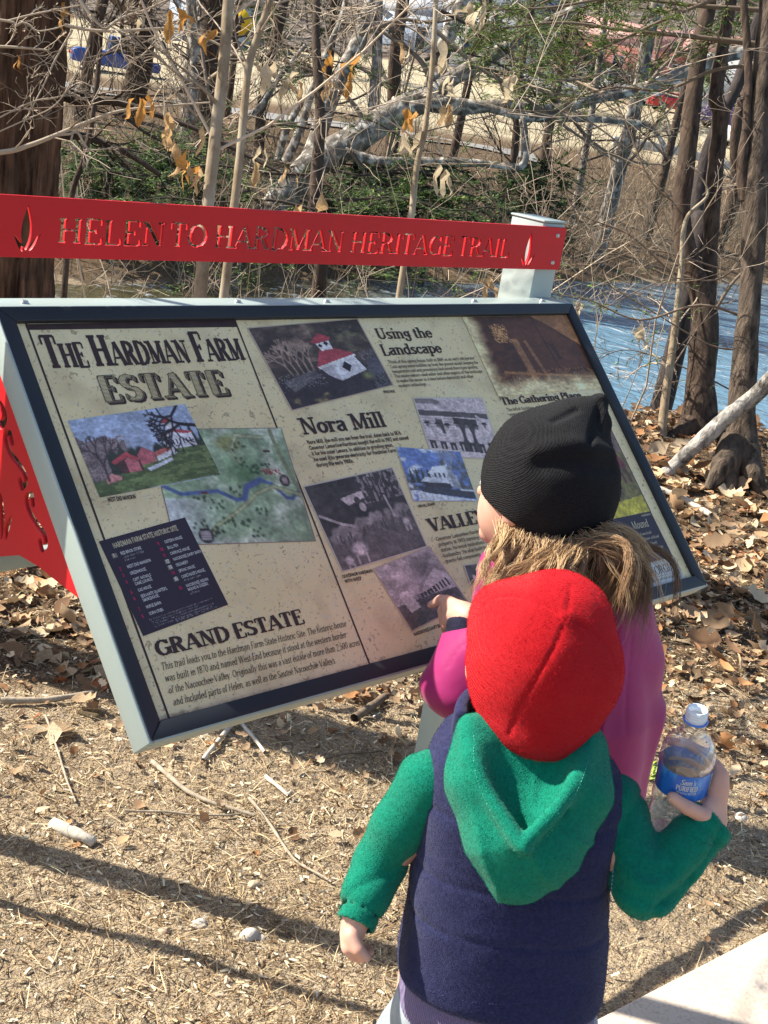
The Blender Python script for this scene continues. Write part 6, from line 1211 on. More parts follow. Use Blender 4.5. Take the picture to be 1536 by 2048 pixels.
def kids(P, R, n, lr, rr, ang, up=0., wander=.35, t0=.15, K=5, jit=.35, r=None, flat=0.):
    """n children on every parent polyline"""
    r = r or rng; N, Kp = R.shape; L = nrm(np.diff(P, axis=1).reshape(-1, 3)).reshape(N, -1).sum(1)
    t = (t0+(1-t0)*r.random((N, n)))*(Kp-1); i = np.minimum(t.astype(int), Kp-2); a = (t-i)[..., None]; ar = np.arange(N)[:, None]
    S0 = P[ar, i]*(1-a)+P[ar, i+1]*a; T = unit(P[ar, i+1]-P[ar, i]); rp = R[ar, i]
    q = r.normal(0, 1, (N, n, 3)); q[..., 2] *= (1-flat); q = unit(q-(q*T).sum(-1, keepdims=True)*T)
    an = ang*(1+jit*r.normal(0, 1, (N, n, 1))); d = unit(T*np.cos(an)+q*np.sin(an)+np.array([0, 0, up]))
    ln = (L[:, None]*lr*(1-.45*t/(Kp-1))*(1+jit*r.normal(0, 1, (N, n)))).clip(.01)[..., None]
    out = [S0]; 
    for k in range(K-1): out.append(out[-1]+d*ln/(K-1)); d = unit(d+wander*r.normal(0, 1, d.shape)*np.array([1, 1, 1-flat])+np.array([0, 0, up*.3]))
    P2 = np.stack(out, 2).reshape(N*n, K, 3); R2 = (rp*rr).reshape(-1, 1)*np.linspace(1, .3, K)[None]
    return P2, R2
def resample(P, K): i = np.linspace(0, len(P)-1, K); j = np.minimum(i.astype(int), len(P)-2); a = (i-j)[:, None]; return P[j]*(1-a)+P[j+1]*a
def add_twigs(mb, P, R, col, n=3, rmin=0., jit=.3):
    R = np.maximum(R, rmin); V, F = tubes(P, R, n); N, K = R.shape; c = np.array(col)*np.clip(1+jit*rng.normal(0, 1, (N, 1)), .35, 1.8); mb.add(V, F, np.clip(np.repeat(c, K*n, 0), .01, .8))
def needles(mb, P, R, m, size, cols, flat=.6, wid=.3):
    """little sprays of flat needles along each twig"""
    N, K, _ = P.shape; t = rng.random((N, m))*(K-1); i = np.minimum(t.astype(int), K-2); a = (t-i)[..., None]; ar = np.arange(N)[:, None]; S0 = (P[ar, i]*(1-a)+P[ar, i+1]*a).reshape(-1, 3); T = unit(P[ar, i+1]-P[ar, i]).reshape(-1, 3)
    n = len(S0); side = unit(np.cross(T, np.array([0, 0, 1.]))+rng.normal(0, .25, (n, 3))*(1-flat)); sg_ = rng.choice([-1., 1.], n)[:, None]; d = unit(side*sg_+T*.7+rng.normal(0, .25, (n, 3))*[1, 1, .5]); w = unit(np.cross(d, np.array([0, 0, 1.]))+rng.normal(0, .3, (n, 3))); s = size*rng.uniform(.6, 1.3, (n, 1))
    V = np.stack([S0, S0+d*s*.5+w*s*wid*.5, S0+d*s, S0+d*s*.5-w*s*wid*.5], 1).reshape(-1, 3); F = np.arange(n*4).reshape(-1, 4); c = palette(n, cols, .3); mb.add(V, F, np.repeat(c, 4, 0))
HG_ = [(.06, .11, .025), (.08, .14, .035), (.035, .07, .02), (.12, .18, .045), (.07, .12, .045)]
# ---- furrowed conifer at the left edge
def big_trunk(px, py, d, r, h, seed, name, label, mat, bottom=None, lean=(0, 0), ridge=.26, nth=128, parent=None, flare=.35, cat='tree', group=None):
    P0 = A(px, py, d); z0 = float(hz(P0[0], P0[1]))-.15; root = parent or empty(name, (P0[0], P0[1], z0+.15))
    if not parent: tag(root, label, cat, group)
    zs = np.arange(0, h, .03); th = np.arange(nth)*2*np.pi/nth; TH_, ZZ_ = np.meshgrid(th, zs); cx = P0[0]+lean[0]*ZZ_; cy = P0[1]+lean[1]*ZZ_
    rr = r*(1-.02*ZZ_)+flare*r*np.exp(-ZZ_/.22)*(1+.4*np.sin(TH_*4+seed)); q = np.stack([np.cos(TH_)*1., np.sin(TH_)*1., ZZ_*.16+seed], -1).reshape(-1, 3)
    f1 = vn(q, 5.5).reshape(ZZ_.shape); f2 = vn(q*[1, 1, 1.6], 13).reshape(ZZ_.shape); f3 = vn(q*[1, 1, 3.], 26).reshape(ZZ_.shape)
    rr = rr*(1+ridge*(np.abs(f1)*1.6-.3+np.abs(f2)*1.2+.5*f3)); V = np.stack([cx+rr*np.cos(TH_), cy+rr*np.sin(TH_), z0+ZZ_], -1).reshape(-1, 3)
    i = np.arange(len(zs)-1)[:, None]*nth; j = np.arange(nth)[None]; j2 = (j+1) % nth; F = np.stack([i+j, i+j2, i+nth+j2, i+nth+j], -1).reshape(-1, 4)
    mk('trunk', mesh('trunk', V, [F], True), mat, root); return root, P0, z0
def crown_limbs(root, base, n, h0, h1, L, r0, mat, seed, foliage=None, down=0., name='branch', nk=(9, 5), pale=TW_MID):
    rs = np.random.default_rng(seed); P = []; R = []
    for k in range(n):
        z = h0+(h1-h0)*k/max(1, n-1); a = k*2.4+seed; d = np.array([math.cos(a), math.sin(a), .25-down]); p = np.array([base[0], base[1], z]); l = L*(1-.5*k/n)*rs.uniform(.8, 1.2); q_ = [p]
        for s_ in range(5): q_.append(q_[-1]+unit(d)*l/5); d = d+rs.normal(0, .12, 3)-np.array([0, 0, down*.1])
        P.append(resample(np.array(q_), 7)); R.append(np.linspace(r0, r0*.25, 7))
    P = np.array(P); R = np.array(R); b = MB(); add_twigs(b, P, R, pale, 6); P2, R2 = kids(P, R, nk[0], .45, .45, .9, 0, .2, r=rs, flat=.3); add_twigs(b, P2, R2, pale, 3); P3, R3 = kids(P2, R2, nk[1], .45, .5, .8, 0, .2, r=rs, K=4, flat=.3); add_twigs(b, P3, R3, pale, 3, .0012)
    b.build('branches', twig_m, root, True)
    if foliage: g = MB(); needles(g, P2, R2, foliage[0], foliage[1], HG_); needles(g, P3, R3, foliage[0], foliage[1], HG_); g.build('foliage', green_m, root)
r_, P0, z0 = big_trunk(8, 400, 4.7, .160, 8.5, 2., 'conifer_tree', 'thick furrowed red-brown conifer trunk filling the left edge behind the sign', bk_red); crown_limbs(r_, P0, 20, 2.4, 8.2, 2.1, .03, bk_red, 4, (5, .06), .25, nk=(7, 4))  # unseen crown limbs added above the view to cast dappled shade
# dead stubs and lower limbs of that trunk, reaching right
bb = MB()
for pts, r0, r1 in (([(95, 175), (150, 200), (235, 205), (330, 235)], .021, .010), ([(100, 165), (130, 178), (175, 192)], .010, .006), ([(95, 275), (160, 272), (215, 290), (260, 310), (320, 350)], .017, .009), ([(330, 235), (400, 262), (470, 300), (560, 345)], .010, .004), ([(235, 222), (290, 265), (330, 290), (345, 340)], .007, .003)):
    P, R = thick([A(*p, 4.75) for p in pts], [r0, r1]); bb.add(*tubes(P[None], R[None], 7), col=TW_DARK)
    P2, R2 = kids(resample(P, 7)[None], np.linspace(r0, r1, 7)[None], 9, .5, .3, .7, .1); add_twigs(bb, P2, R2, TW_DARK, 3); P3, R3 = kids(P2, R2, 5, .5, .5, .7); add_twigs(bb, P3, R3, TW_MID, 3, .0012)
bb.build('branches', twig_m, r_, True)
# ---- slender beeches between the sign and the river, still holding dry leaves
LF2 = [leaf_shape(2, 300+k) for k in range(4)]
for k, (v_, f_) in enumerate(LF2): v_[:, 2] += .22*np.sin(v_[:, 0]*(4+k)+k)*(.3+v_[:, 0]); v_[:, 1] *= .75+.35*np.sin(v_[:, 0]*9+k*2); v_[:, 2] += np.abs(v_[:, 1])*(.9 if k % 2 else -.7); lmesh2 = {}
def hang_leaf(px, py, d, size, parent, mi):
    k = random.randrange(4); key = (k, mi)
    if key not in lmesh2:
        lmesh2[key] = mesh('leaf', LF2[k][0]*[1, 1.25, 1], [LF2[k][1]], True)
        lmesh2[key].materials.append(M('papery_beech_leaf_%d' % mi, [(.62, .44, .24), (.62, .34, .09), (.66, .55, .38)][mi], [(.45, .28, .13), (.45, .20, .05), (.5, .4, .26)][mi], scale=20, rough=.7, spec=.25, bump=.5, bscale=60, tl=.4))
    o = bpy.data.objects.new('leaf', lmesh2[key]); COL.objects.link(o); o.parent = parent; o.matrix_parent_inverse = wmat(parent).inverted(); o.location = A(px, py, d); o.rotation_euler = (random.uniform(-.6, .6), random.uniform(.7, 1.7), random.uniform(0, 6.28)); o.scale = (size,)*3
def sapling(label, pts, rads, d, side, leafs, seed, mat=bk_sap, nk=(16, 6, 4), col=TW_PALE, lsize=(.045, .075), group='slender saplings behind the sign', lr=.22, td=None):
    P = [A(x, y, d+(td or 0)*(900-y)/1000) for x, y in pts]; base = P[-1].copy(); v = P[-1]-P[-2]; zb = float(hz(base[0], base[1])); k = (base[2]-zb+.08)/max(-v[2], .01); base = base+v*min(k, 40)*np.array([.35, .35, 1]); root = empty('sapling', (base[0], base[1], float(hz(base[0], base[1])))); tag(root, label, 'sapling', group)
    P = [base]+P[::-1]; R = [rads[-1]*1.25]+rads[::-1]; v_ = P[-1]-P[-2]; q_ = (1., 1.6, 2.1) if pts[0][1] > 100 else (2., 6., 11.); P += [P[-1]+v_*q_[0], P[-1]+v_*q_[1]+RH*.1, P[-1]+v_*q_[2]]; R += [rads[0]*.85, rads[0]*.5, rads[0]*.12]; limb('trunk', P, R, mat, root, 10, .05, 8, seed)
    rs = np.random.default_rng(seed); Pt = resample(catmull(P, 6), 12)[None]; Rt = np.interp(np.linspace(0, len(R)-1, 12), np.arange(len(R)), R)[None]*.8; b = MB()
    P1, R1 = kids(Pt, Rt, nk[0], lr, .32, 1.0, .05, .16, .35, 7, r=rs); add_twigs(b, P1, R1, col, 5); P2, R2 = kids(P1, R1, nk[1], .45, .5, .7, .0, .2, r=rs); add_twigs(b, P2, R2, col, 3, .0013); P3, R3 = kids(P2, R2, nk[2], .5, .6, .7, 0, .25, K=4, r=rs); add_twigs(b, P3, R3, col, 3, .0011)
    b.build('branches', twig_m, root, True)
    for x, y, m_ in leafs:
        for q_ in range(random.choice((1, 2, 2))): hang_leaf(x+random.uniform(-12, 12), y+random.uniform(-9, 9), d+random.uniform(-.1, .1), random.uniform(*lsize), root, m_)
    return root
sapling('thickest tan sapling crossing the name banner left of centre', [(458, -20), (448, 120), (432, 260), (418, 390), (406, 500), (399, 600)], [.0125, .0135, .0145, .0150, .0155, .016], 3.0, 1, [(345, 15, 1), (365, 22, 1), (425, 48, 1), (275, 205, 1), (290, 195, 1), (330, 230, 0), (345, 262, 0), (352, 280, 0), (372, 305, 1), (385, 322, 1), (392, 335, 0), (415, 258, 0)], 21)
sapling('pale forked sapling just right of the thickest tan one', [(548, -20), (520, 60), (498, 130), (488, 220), (478, 330), (465, 440), (447, 600)], [.008, .009, .0095, .010, .0105, .011, .0115], 3.15, 1, [(525, 290, 2), (508, 322, 0), (580, 325, 0), (445, 415, 0), (528, 128, 2), (545, 120, 2), (585, 165, 0), (590, 150, 2), (604, 410, 0), (655, 380, 0)], 22)
sapling('thin dark sapling between the big conifer and the tan sapling', [(206, -20), (200, 90), (190, 200), (170, 310), (142, 400), (128, 590)], [.0068, .008, .0088, .0094, .010, .011], 4.3, 1, [(125, 20, 1), (135, 12, 1), (128, 48, 1), (30, 112, 1), (275, 35, 2)], 23, bk_grey, col=TW_MID)
sapling('thin twisting sapling in the middle of the view with papery leaves', [(873, -20), (866, 110), (857, 200), (848, 270), (834, 330), (822, 440), (797, 600)], [.006, .0065, .007, .0075, .008, .0085, .009], 3.4, 1, [(660, 105, 1), (700, 100, 1), (712, 102, 1), (668, 155, 0), (690, 152, 1), (785, 85, 0), (810, 205, 1), (825, 215, 1), (880, 210, 0), (905, 215, 0), (822, 262, 2), (838, 265, 2), (870, 270, 2), (888, 330, 2), (895, 350, 2), (898, 340, 2), (950, 8, 2), (965, 15, 2), (975, 5, 2), (895, 150, 2), (910, 160, 2), (1035, 150, 2), (1028, 158, 2), (828, 88, 2), (895, 80, 2), (975, 550, 0)], 24, bk_sap, lsize=(.05, .085))
sapling('small bent sapling beside the twin dark trunks at right', [(1362, 540), (1352, 640), (1342, 720), (1330, 800), (1322, 880)], [.014, .019, .021, .023, .026], 6.8, 1, [(1288, 645, 2), (1290, 655, 2), (1160, 605, 2)], 25, bk_sap, nk=(8, 6, 3), lsize=(.09, .13), lr=.35)
# sunlit branches that cross the top left of the view
def free_branches(root, specs, d, col, nk=(8, 5), seed=1, name='branch', rmin=.0012):
    rs = np.random.default_rng(seed)
    for pts, r0, r1 in specs:
        P, R = thick([A(*p, d) for p in pts], [r0, r1], 5); b = MB(); c = np.array(col); V, F = tubes(P[None], R[None], 6); b.add(V, F, c); P2, R2 = kids(resample(P, 7)[None], np.linspace(r0, r1, 7)[None], nk[0], .35, .4, .75, 0, .25, r=rs); add_twigs(b, P2, R2, col, 3, rmin); P3, R3 = kids(P2, R2, nk[1], .5, .6, .7, r=rs, K=4); add_twigs(b, P3, R3, col, 3, rmin); b.build(name, twig_m, root, True)
e_t = A(-190, 300, 3.9); bt = empty('leaning_sapling', (e_t[0], e_t[1], float(hz(e_t[0], e_t[1])))); tag(bt, 'pale leafless sapling whose sunlit branches reach in from the left edge', 'sapling', 'slender saplings behind the sign')
limb('trunk', [(e_t[0], e_t[1], float(hz(e_t[0], e_t[1]))-.05), e_t, A(-150, -200, 3.9), A(-110, -900, 3.9)], [.032, .028, .022, .012], bk_sap, bt, 10, .05)
free_branches(bt, [([(-190, 320), (0, 305), (60, 290), (112, 270), (180, 242), (240, 222), (330, 212), (420, 205)], .010, .003), ([(112, 270), (140, 268), (155, 265), (170, 290), (185, 300), (230, 295)], .005, .002), ([(145, 268), (142, 290), (155, 305), (170, 308)], .003, .0015), ([(-150, 90), (0, 93), (50, 96), (95, 100)], .006, .003), ([(-160, 20), (15, 42), (25, 52), (35, 50), (45, 45), (60, 50), (75, 62), (110, 57), (130, 50)], .005, .002), ([(15, 42), (60, 30), (110, 20), (190, 5)], .004, .002),
    ([(130, 50), (180, 60), (240, 62), (300, 58), (360, 58), (420, 80), (490, 120)], .006, .0035), ([(160, 0), (185, 35), (205, 55)], .006, .004), ([(210, 60), (245, 35), (290, 20), (335, 0)], .005, .003), ([(145, 60), (110, 120), (85, 175), (40, 260)], .0035, .0015), ([(-30, 250), (60, 205), (110, 195), (130, 190)], .003, .0015), ([(-40, 280), (50, 240), (110, 210), (150, 150), (180, 90)], .0025, .0015)], 3.9, TW_PALE, (7, 4), 5)
# ---- twin dark trunks at the right, with the pale flaking one and its roots
tw = A(1400, 870, 6.95); twz = float(hz(tw[0], tw[1])); twin = empty('twin_trunk_tree', (tw[0], tw[1], twz)); tag(twin, 'dark tree whose two crooked trunks part low down, right of the sign', 'tree', 'trees on the near bank')
pr_ = lambda L, d: [A(x, y, d) for x, y in L]
bs = np.array([tw[0], tw[1], twz-.15])
limb('trunk', [bs, A(1400, 840, 6.95), A(1402, 760, 6.95), A(1410, 660, 6.95), A(1405, 600, 6.95), A(1378, 520, 6.93), A(1362, 430, 6.92), A(1372, 330, 6.9), A(1386, 200, 6.9), A(1402, 90, 6.9), A(1420, -20, 6.9), A(1440, -250, 6.9), A(1470, -600, 6.9), A(1480, -1200, 6.9)], [.15, .105, .082, .074, .060, .052, .050, .050, .046, .042, .038, .035, .028, .015], bk_grey, twin, 20, .10)
limb('second_trunk', [A(1405, 700, 6.98), A(1416, 610, 6.98), A(1420, 520, 6.98), A(1424, 420, 6.97), A(1432, 320, 6.97), A(1442, 230, 6.96), A(1432, 190, 6.96), A(1444, 100, 6.96), A(1462, 0, 6.96), A(1490, -200, 6.96), A(1530, -700, 6.96), A(1540, -1100, 6.96)], [.05, .045, .042, .043, .042, .047, .042, .036, .032, .03, .02, .012], bk_grey, twin, 16, .12)
for (a0, a1, a2) in ((( 1380, 850), (1350, 872), (1322, 880)), ((1425, 850), (1450, 875), (1470, 885))): limb('root', [A(*a0, 6.9), A(*a1, 6.85), A(*a2, 6.85)], [.07, .04, .02], bk_grey, twin, 8, .15)
crown_limbs(twin, (A(1470, -600, 6.9)[0], A(1470, -600, 6.9)[1]), 10, 3.6, 6.2, 1.8, .02, bk_grey, 6, None, 0, nk=(6, 4))
dk = A(1395, 420, 9.2); dkz = float(hz(dk[0], dk[1])); dt = empty('leaning_tree', (dk[0], dk[1], dkz)); tag(dt, 'nearly black leaning trunk seen through the gap of the twin trunks', 'tree', 'trees on the near bank')
limb('trunk', [(dk[0], dk[1], dkz-.1), A(1385, 560, 9.2), A(1392, 420, 9.2), A(1408, 330, 9.2), A(1440, 240, 9.2), A(1478, 160, 9.2), A(1510, 60, 9.2), A(1560, -150, 9.2), A(1600, -700, 9.2)], [.10, .065, .055, .048, .045, .042, .04, .03, .015], bark_material('black_bark', (.025, .02, .02), (.07, .055, .05), (.05, .04, .035)), dt, 14, .08)
pc = A(1492, 950, 6.1); pz = float(hz(pc[0], pc[1])); pt = empty('flaking_bark_tree', (pc[0], pc[1], pz)); tag(pt, 'rough pale trunk with flaking bark and spreading roots at the right edge', 'tree', 'trees on the near bank')
limb('trunk', [(pc[0], pc[1], pz-.2), A(1480, 930, 6.1), A(1482, 860, 6.1), A(1488, 740, 6.1), A(1500, 600, 6.1), A(1508, 480, 6.1), A(1512, 380, 6.1), A(1518, 250, 6.1), A(1528, 100, 6.1), A(1540, -40, 6.1), A(1560, -500, 6.1), A(1570, -1300, 6.1)], [.14, .09, .066, .060, .057, .060, .063, .050, .045, .042, .04, .02], bk_pale, pt, 24, .12)
limb('second_trunk', [A(1490, 400, 6.1), A(1484, 330, 6.08), A(1493, 250, 6.08), A(1497, 150, 6.08), A(1492, 60, 6.08), A(1486, -30, 6.08), A(1480, -300, 6.08)], [.030, .026, .022, .020, .018, .017, .012], bk_grey, pt, 10, .1)
for a0, a1, a2, r0 in (((1470, 880), (1440, 940), (1412, 985), .07), ((1490, 900), (1510, 960), (1530, 1005), .06), ((1475, 890), (1458, 960), (1468, 1000), .055)): limb('root', [A(*a0, 6.05), A(*a1, 5.98), A(*a2, 5.95)], [r0, r0*.75, r0*.3], bk_pale, pt, 10, .15)
mo = None if True else sdf_obj('moss', lambda Q: ell(Q, A(1425, 965, 5.93), (.055, .055, .06))-.02*vn(Q, 30), A(1425, 965, 5.93)-.1, A(1425, 965, 5.93)+.1, .008, M('yellow_green_moss', (.16, .14, .03), (.09, .09, .025), scale=60, rough=.95, bump=.8, bscale=200), pt, 1)
# its hemlock boughs sweep left over the top of the view
def boughs(root, specs, col, nf, fsize, seed, nk=(12, 7), cols=HG_, lr=.30, rmin=.0015, up=-.02):
    rs = np.random.default_rng(seed); b = MB(); g = MB()
    for pts, d, r0, r1, fol in specs:
        P, R = thick([A(*p, d) for p in pts], [r0, r1], 5); b.add(*tubes(P[None], R[None], 6), col=np.array(col)); P1 = resample(P, 8)[None]; R1 = np.linspace(r0, r1, 8)[None]
        P2, R2 = kids(P1, R1, nk[0], lr, .4, .85, up, .14, .1, r=rs, flat=.7); add_twigs(b, P2, R2, col, 3, rmin); P3, R3 = kids(P2, R2, nk[1], .42, .5, .75, up, .14, K=4, r=rs, flat=.7); add_twigs(b, P3, R3, col, 3, rmin*.8)
        if fol: needles(g, P3, R3, int(nf*fol), fsize, cols); needles(g, P2, R2, int(nf*fol*1.5), fsize, cols)
    b.build('branches', twig_m, root, True)
    if g.n: g.build('foliage', green_m, root)
HL = [(.11, .19, .03), (.16, .25, .045), (.06, .12, .025), (.20, .26, .07)]
boughs(pt, [([(1530, 90), (1400, 75), (1250, 60), (1120, 45), (980, 60)], 6.3, .016, .004, 1), ([(1520, 20), (1380, 10), (1240, -5), (1100, 15), (960, 20)], 6.4, .014, .004, 1), ([(1530, -40), (1350, 30), (1220, 90), (1130, 130)], 6.2, .012, .003, 1), ([(1525, 130), (1430, 140), (1330, 180), (1230, 175), (1130, 200)], 6.4, .012, .003, .4), ([(1500, -60), (1320, -30), (1180, 10), (1060, 60), (1020, 100)], 6.5, .012, .003, 1)], TW_MID, 12, .026, 31, (18, 9), HL)
boughs(pt, [([(1505, 640), (1400, 610), (1280, 640), (1180, 600), (1120, 590)], 6.2, .008, .002, .7), ([(1500, 700), (1420, 690), (1300, 620), (1200, 560), (1140, 520)], 6.6, .006, .002, .5), ([(1490, 520), (1430, 560), (1330, 560), (1200, 620)], 6.6, .006, .002, .25), ([(1500, 800), (1380, 740), (1260, 700), (1190, 720)], 7., .005, .002, .3)], TW_MID, 6, .03, 32, (8, 5), HG_+HL, .26)
boughs(twin, [([(1400, 560), (1340, 540), (1260, 470), (1150, 420), (1120, 330)], 6.9, .009, .003, 0), ([(1370, 420), (1300, 360), (1250, 240), (1200, 150)], 6.9, .007, .002, 0), ([(1430, 620), (1470, 560), (1536, 500)], 6.9, .012, .004, 0), ([(1450, 540), (1300, 500), (1180, 530), (1080, 520)], 6.8, .006, .002, .2), ([(1400, 650), (1330, 760), (1280, 860)], 6.9, .005, .002, 0)], TW_MID, 4, .03, 33, (8, 5))
hm0 = A(640, 560, 9.6); hmz = float(hz(hm0[0], hm0[1])); hem = empty('hemlock_tree', (hm0[0], hm0[1], hmz)); tag(hem, 'young dark green hemlock on the near slope behind the name banner', 'tree', 'trees on the near bank')
limb('trunk', [(hm0[0], hm0[1], hmz-.1), A(640, 560, 9.6), A(628, 420, 9.6), A(640, 250, 9.6), A(632, 60, 9.6), A(640, -120, 9.6)], [.07, .055, .05, .042, .032, .015], bk_grey, hem, 10, .08)
boughs(hem, [([(630, 420), (540, 400), (430, 405), (330, 395), (250, 410)], 9.3, .014, .004, 1), ([(632, 350), (520, 345), (420, 330), (300, 350), (200, 340)], 9.8, .014, .004, 1), ([(628, 400), (700, 400), (800, 395), (900, 420), (1000, 410)], 9.4, .014, .004, 1), ([(635, 330), (720, 350), (820, 340), (930, 370)], 9.7, .012, .004, 1), ([(632, 260), (560, 250), (470, 270), (390, 260)], 9.6, .010, .003, .5), ([(636, 220), (740, 240), (850, 300), (960, 330)], 9.8, .010, .003, .5), ([(636, 150), (560, 160), (480, 200)], 9.6, .008, .003, .3), ([(636, 120), (700, 130), (800, 180)], 9.6, .008, .003, .3), ([(630, 480), (560, 520), (450, 560), (330, 570)], 9.3, .010, .003, .6), ([(632, 500), (720, 540), (840, 560), (950, 570)], 9.3, .010, .003, .8)], TW_DARK, 13, .030, 34, (15, 9), HG_+HL, .26, .0018)
# ---- fallen silver log
def lg(px, py, d): return A(px, py, d)
log = empty('fallen_log', onground(1322, 962)); tag(log, 'fallen white-barked log slanting down from the right edge to the ground', 'log')
limb('log', [A(1312, 968, 6.15), A(1345, 935, 6.1), A(1400, 885, 6.02), A(1455, 835, 5.95), A(1510, 790, 5.88), A(1560, 745, 5.8), A(1640, 680, 5.7)], [.024, .031, .034, .036, .040, .045, .05], bark_material('silver_peeling_bark', (.07, .06, .05), (.44, .41, .37), (.60, .57, .52), 3., 26, 1., .03), log, 18, .16)
# ---- old sycamore leaning over the far side of the river
sy0 = A(525, 500, 23.5); syz = float(hz(sy0[0], sy0[1])); syc = empty('sycamore_tree', (sy0[0], sy0[1], max(syz, WZ-.4))); tag(syc, 'old leaning sycamore on the far shore with mottled limbs and a hooked branch', 'tree', 'trees on the far bank')
for nm, pts, rads, d in (('trunk', [(500, 520), (540, 440), (585, 370), (640, 320), (700, 285), (760, 245), (820, 212), (870, 190)], [.50, .34, .30, .29, .27, .25, .22, .20], 23.5),
    ('limb', [(590, 380), (630, 290), (655, 210), (690, 140), (722, 70), (748, -20), (775, -160)], [.20, .16, .16, .15, .14, .12, .08], 23.7), ('limb', [(560, 350), (600, 260), (625, 180), (660, 90), (690, 10), (700, -120)], [.10, .08, .07, .06, .05, .03], 23.9), ('limb', [(865, 195), (880, 120), (905, 50), (935, -30), (960, -200)], [.18, .15, .13, .12, .07], 23.6), ('limb', [(850, 205), (900, 160), (950, 130), (1010, 95), (1060, 65), (1110, 40), (1180, 0), (1280, -70)], [.17, .14, .13, .12, .10, .10, .08, .05], 23.4),
    ('limb', [(745, 245), (752, 160), (756, 60), (760, -60)], [.11, .10, .09, .06], 23.8), ('limb', [(860, 205), (930, 215), (1010, 212), (1085, 222), (1130, 215), (1200, 195), (1290, 175), (1380, 140), (1460, 110), (1560, 95)], [.17, .13, .11, .12, .10, .09, .10, .11, .12, .10], 23.3), ('hooked_limb', [(690, 308), (760, 322), (850, 322), (940, 325), (1010, 332), (1046, 328), (1050, 280), (1046, 240), (1062, 240), (1130, 226)], [.12, .075, .07, .07, .06, .075, .07, .07, .04, .03], 23.0),
    ('limb', [(820, 215), (900, 205), (960, 212), (1060, 235), (1180, 238), (1290, 250), (1330, 290)], [.12, .09, .08, .07, .06, .05, .03], 23.2), ('limb', [(470, 250), (520, 215), (555, 160), (610, 90)], [.05, .06, .05, .03], 24.2), ('limb', [(530, 460), (560, 300), (600, 210), (650, 180)], [.08, .07, .06, .03], 24.)):
    limb(nm, [A(x, y, d) for x, y in pts], rads, bk_syc, syc, 14, .09, 6, len(pts))
boughs(syc, [([(870, 190), (840, 120), (760, 60), (690, 0)], 23.4, .06, .02, 0), ([(740, 260), (700, 200), (640, 150), (560, 120)], 23.4, .05, .02, 0), ([(1010, 95), (1060, 140), (1140, 160), (1230, 140)], 23.2, .05, .015, .0), ([(1130, 215), (1180, 280), (1250, 320), (1330, 330)], 23.2, .04, .015, 0), ([(720, 70), (800, 40), (870, 45), (960, 25)], 23.3, .05, .015, 0), ([(960, 130), (1040, 190), (1140, 260), (1240, 330)], 23., .05, .015, 0), ([(870, 60), (980, 150), (1100, 190), (1300, 330)], 22.6, .045, .012, 0),
    ([(1290, 175), (1340, 120), (1420, 60)], 23.2, .04, .012, 0), ([(640, 320), (560, 330), (470, 300), (380, 250)], 23.4, .06, .02, .0), ([(590, 370), (500, 330), (400, 240), (330, 160)], 23.4, .06, .02, .0), ([(560, 420), (460, 380), (330, 330), (230, 300)], 23.2, .05, .015, .4), ([(450, 300), (420, 200), (400, 80), (380, -20)], 24., .05, .015, 0)], TW_MID, 5, .10, 41, (14, 7), HG_, .26, .007)
boughs(syc, [([(700, 300), (760, 380), (840, 400), (930, 400)], 22.8, .04, .01, 1), ([(600, 400), (680, 420), (780, 400), (860, 380)], 22.6, .04, .01, 1), ([(500, 380), (420, 400), (330, 390), (240, 370)], 22.6, .04, .01, 1), ([(470, 350), (390, 330), (300, 340), (200, 380)], 22.8, .04, .01, .8), ([(850, 120), (900, 100), (1000, 130), (1100, 190)], 22.8, .04, .01, .5), ([(880, 20), (960, 60), (1010, 80), (1080, 60)], 22.8, .04, .01, .6)], TW_DARK, 14, .10, 42, (14, 8), HG_+HL, .28, .006)
# ---- other trees across the river, each its own
far_specs = [((250, 330), 30, .30, (0, 0), 'dark straight trunk across the river just right of the left conifer'), ((352, 330), 27, .13, (.02, 0), 'slim pale trunk across the river near the blue vehicle'), ((397, 330), 28, .26, (0, 0), 'stout dark trunk across the river left of the tan sapling'), ((372, 300), 33, .14, (0, 0), 'slender whitish trunk between two darker ones far across the river'), ((520, 330), 29, .12, (.03, .02), 'thin dark trunk far behind the pale forked sapling'),
             ((762, 300), 26, .16, (0, 0), 'straight mid-sized trunk rising from the far bank at centre'), ((1205, 420), 30, .20, (.02, -.02), 'pale trunk among brush on the far bank left of the twin trunks'), ((1160, 380), 33, .10, (-.03, 0), 'thin pale stem on the far bank above the bank brush'), ((1300, 430), 34, .13, (.04, 0), 'thin brown trunk right behind the left twin trunk on the far bank'), ((1440, 440), 36, .22, (.01, 0), 'dark far trunk showing between the twin trunks'),
             ((640, 330), 31, .11, (-.04, .03), 'thin crooked trunk under the big sycamore'), ((900, 330), 32, .12, (.03, 0), 'slim grey trunk on the far bank right of centre'), ((1010, 340), 29, .10, (.02, .02), 'slim trunk behind the hooked sycamore limb'), ((160, 350), 29, .14, (.03, 0), 'slim trunk hidden partly by the left conifer'), ((440, 340), 35, .10, (0, .02), 'far slim trunk seen between the two tan saplings'), ((1090, 330), 36, .14, (0, .02), 'far trunk below the white parked car')]
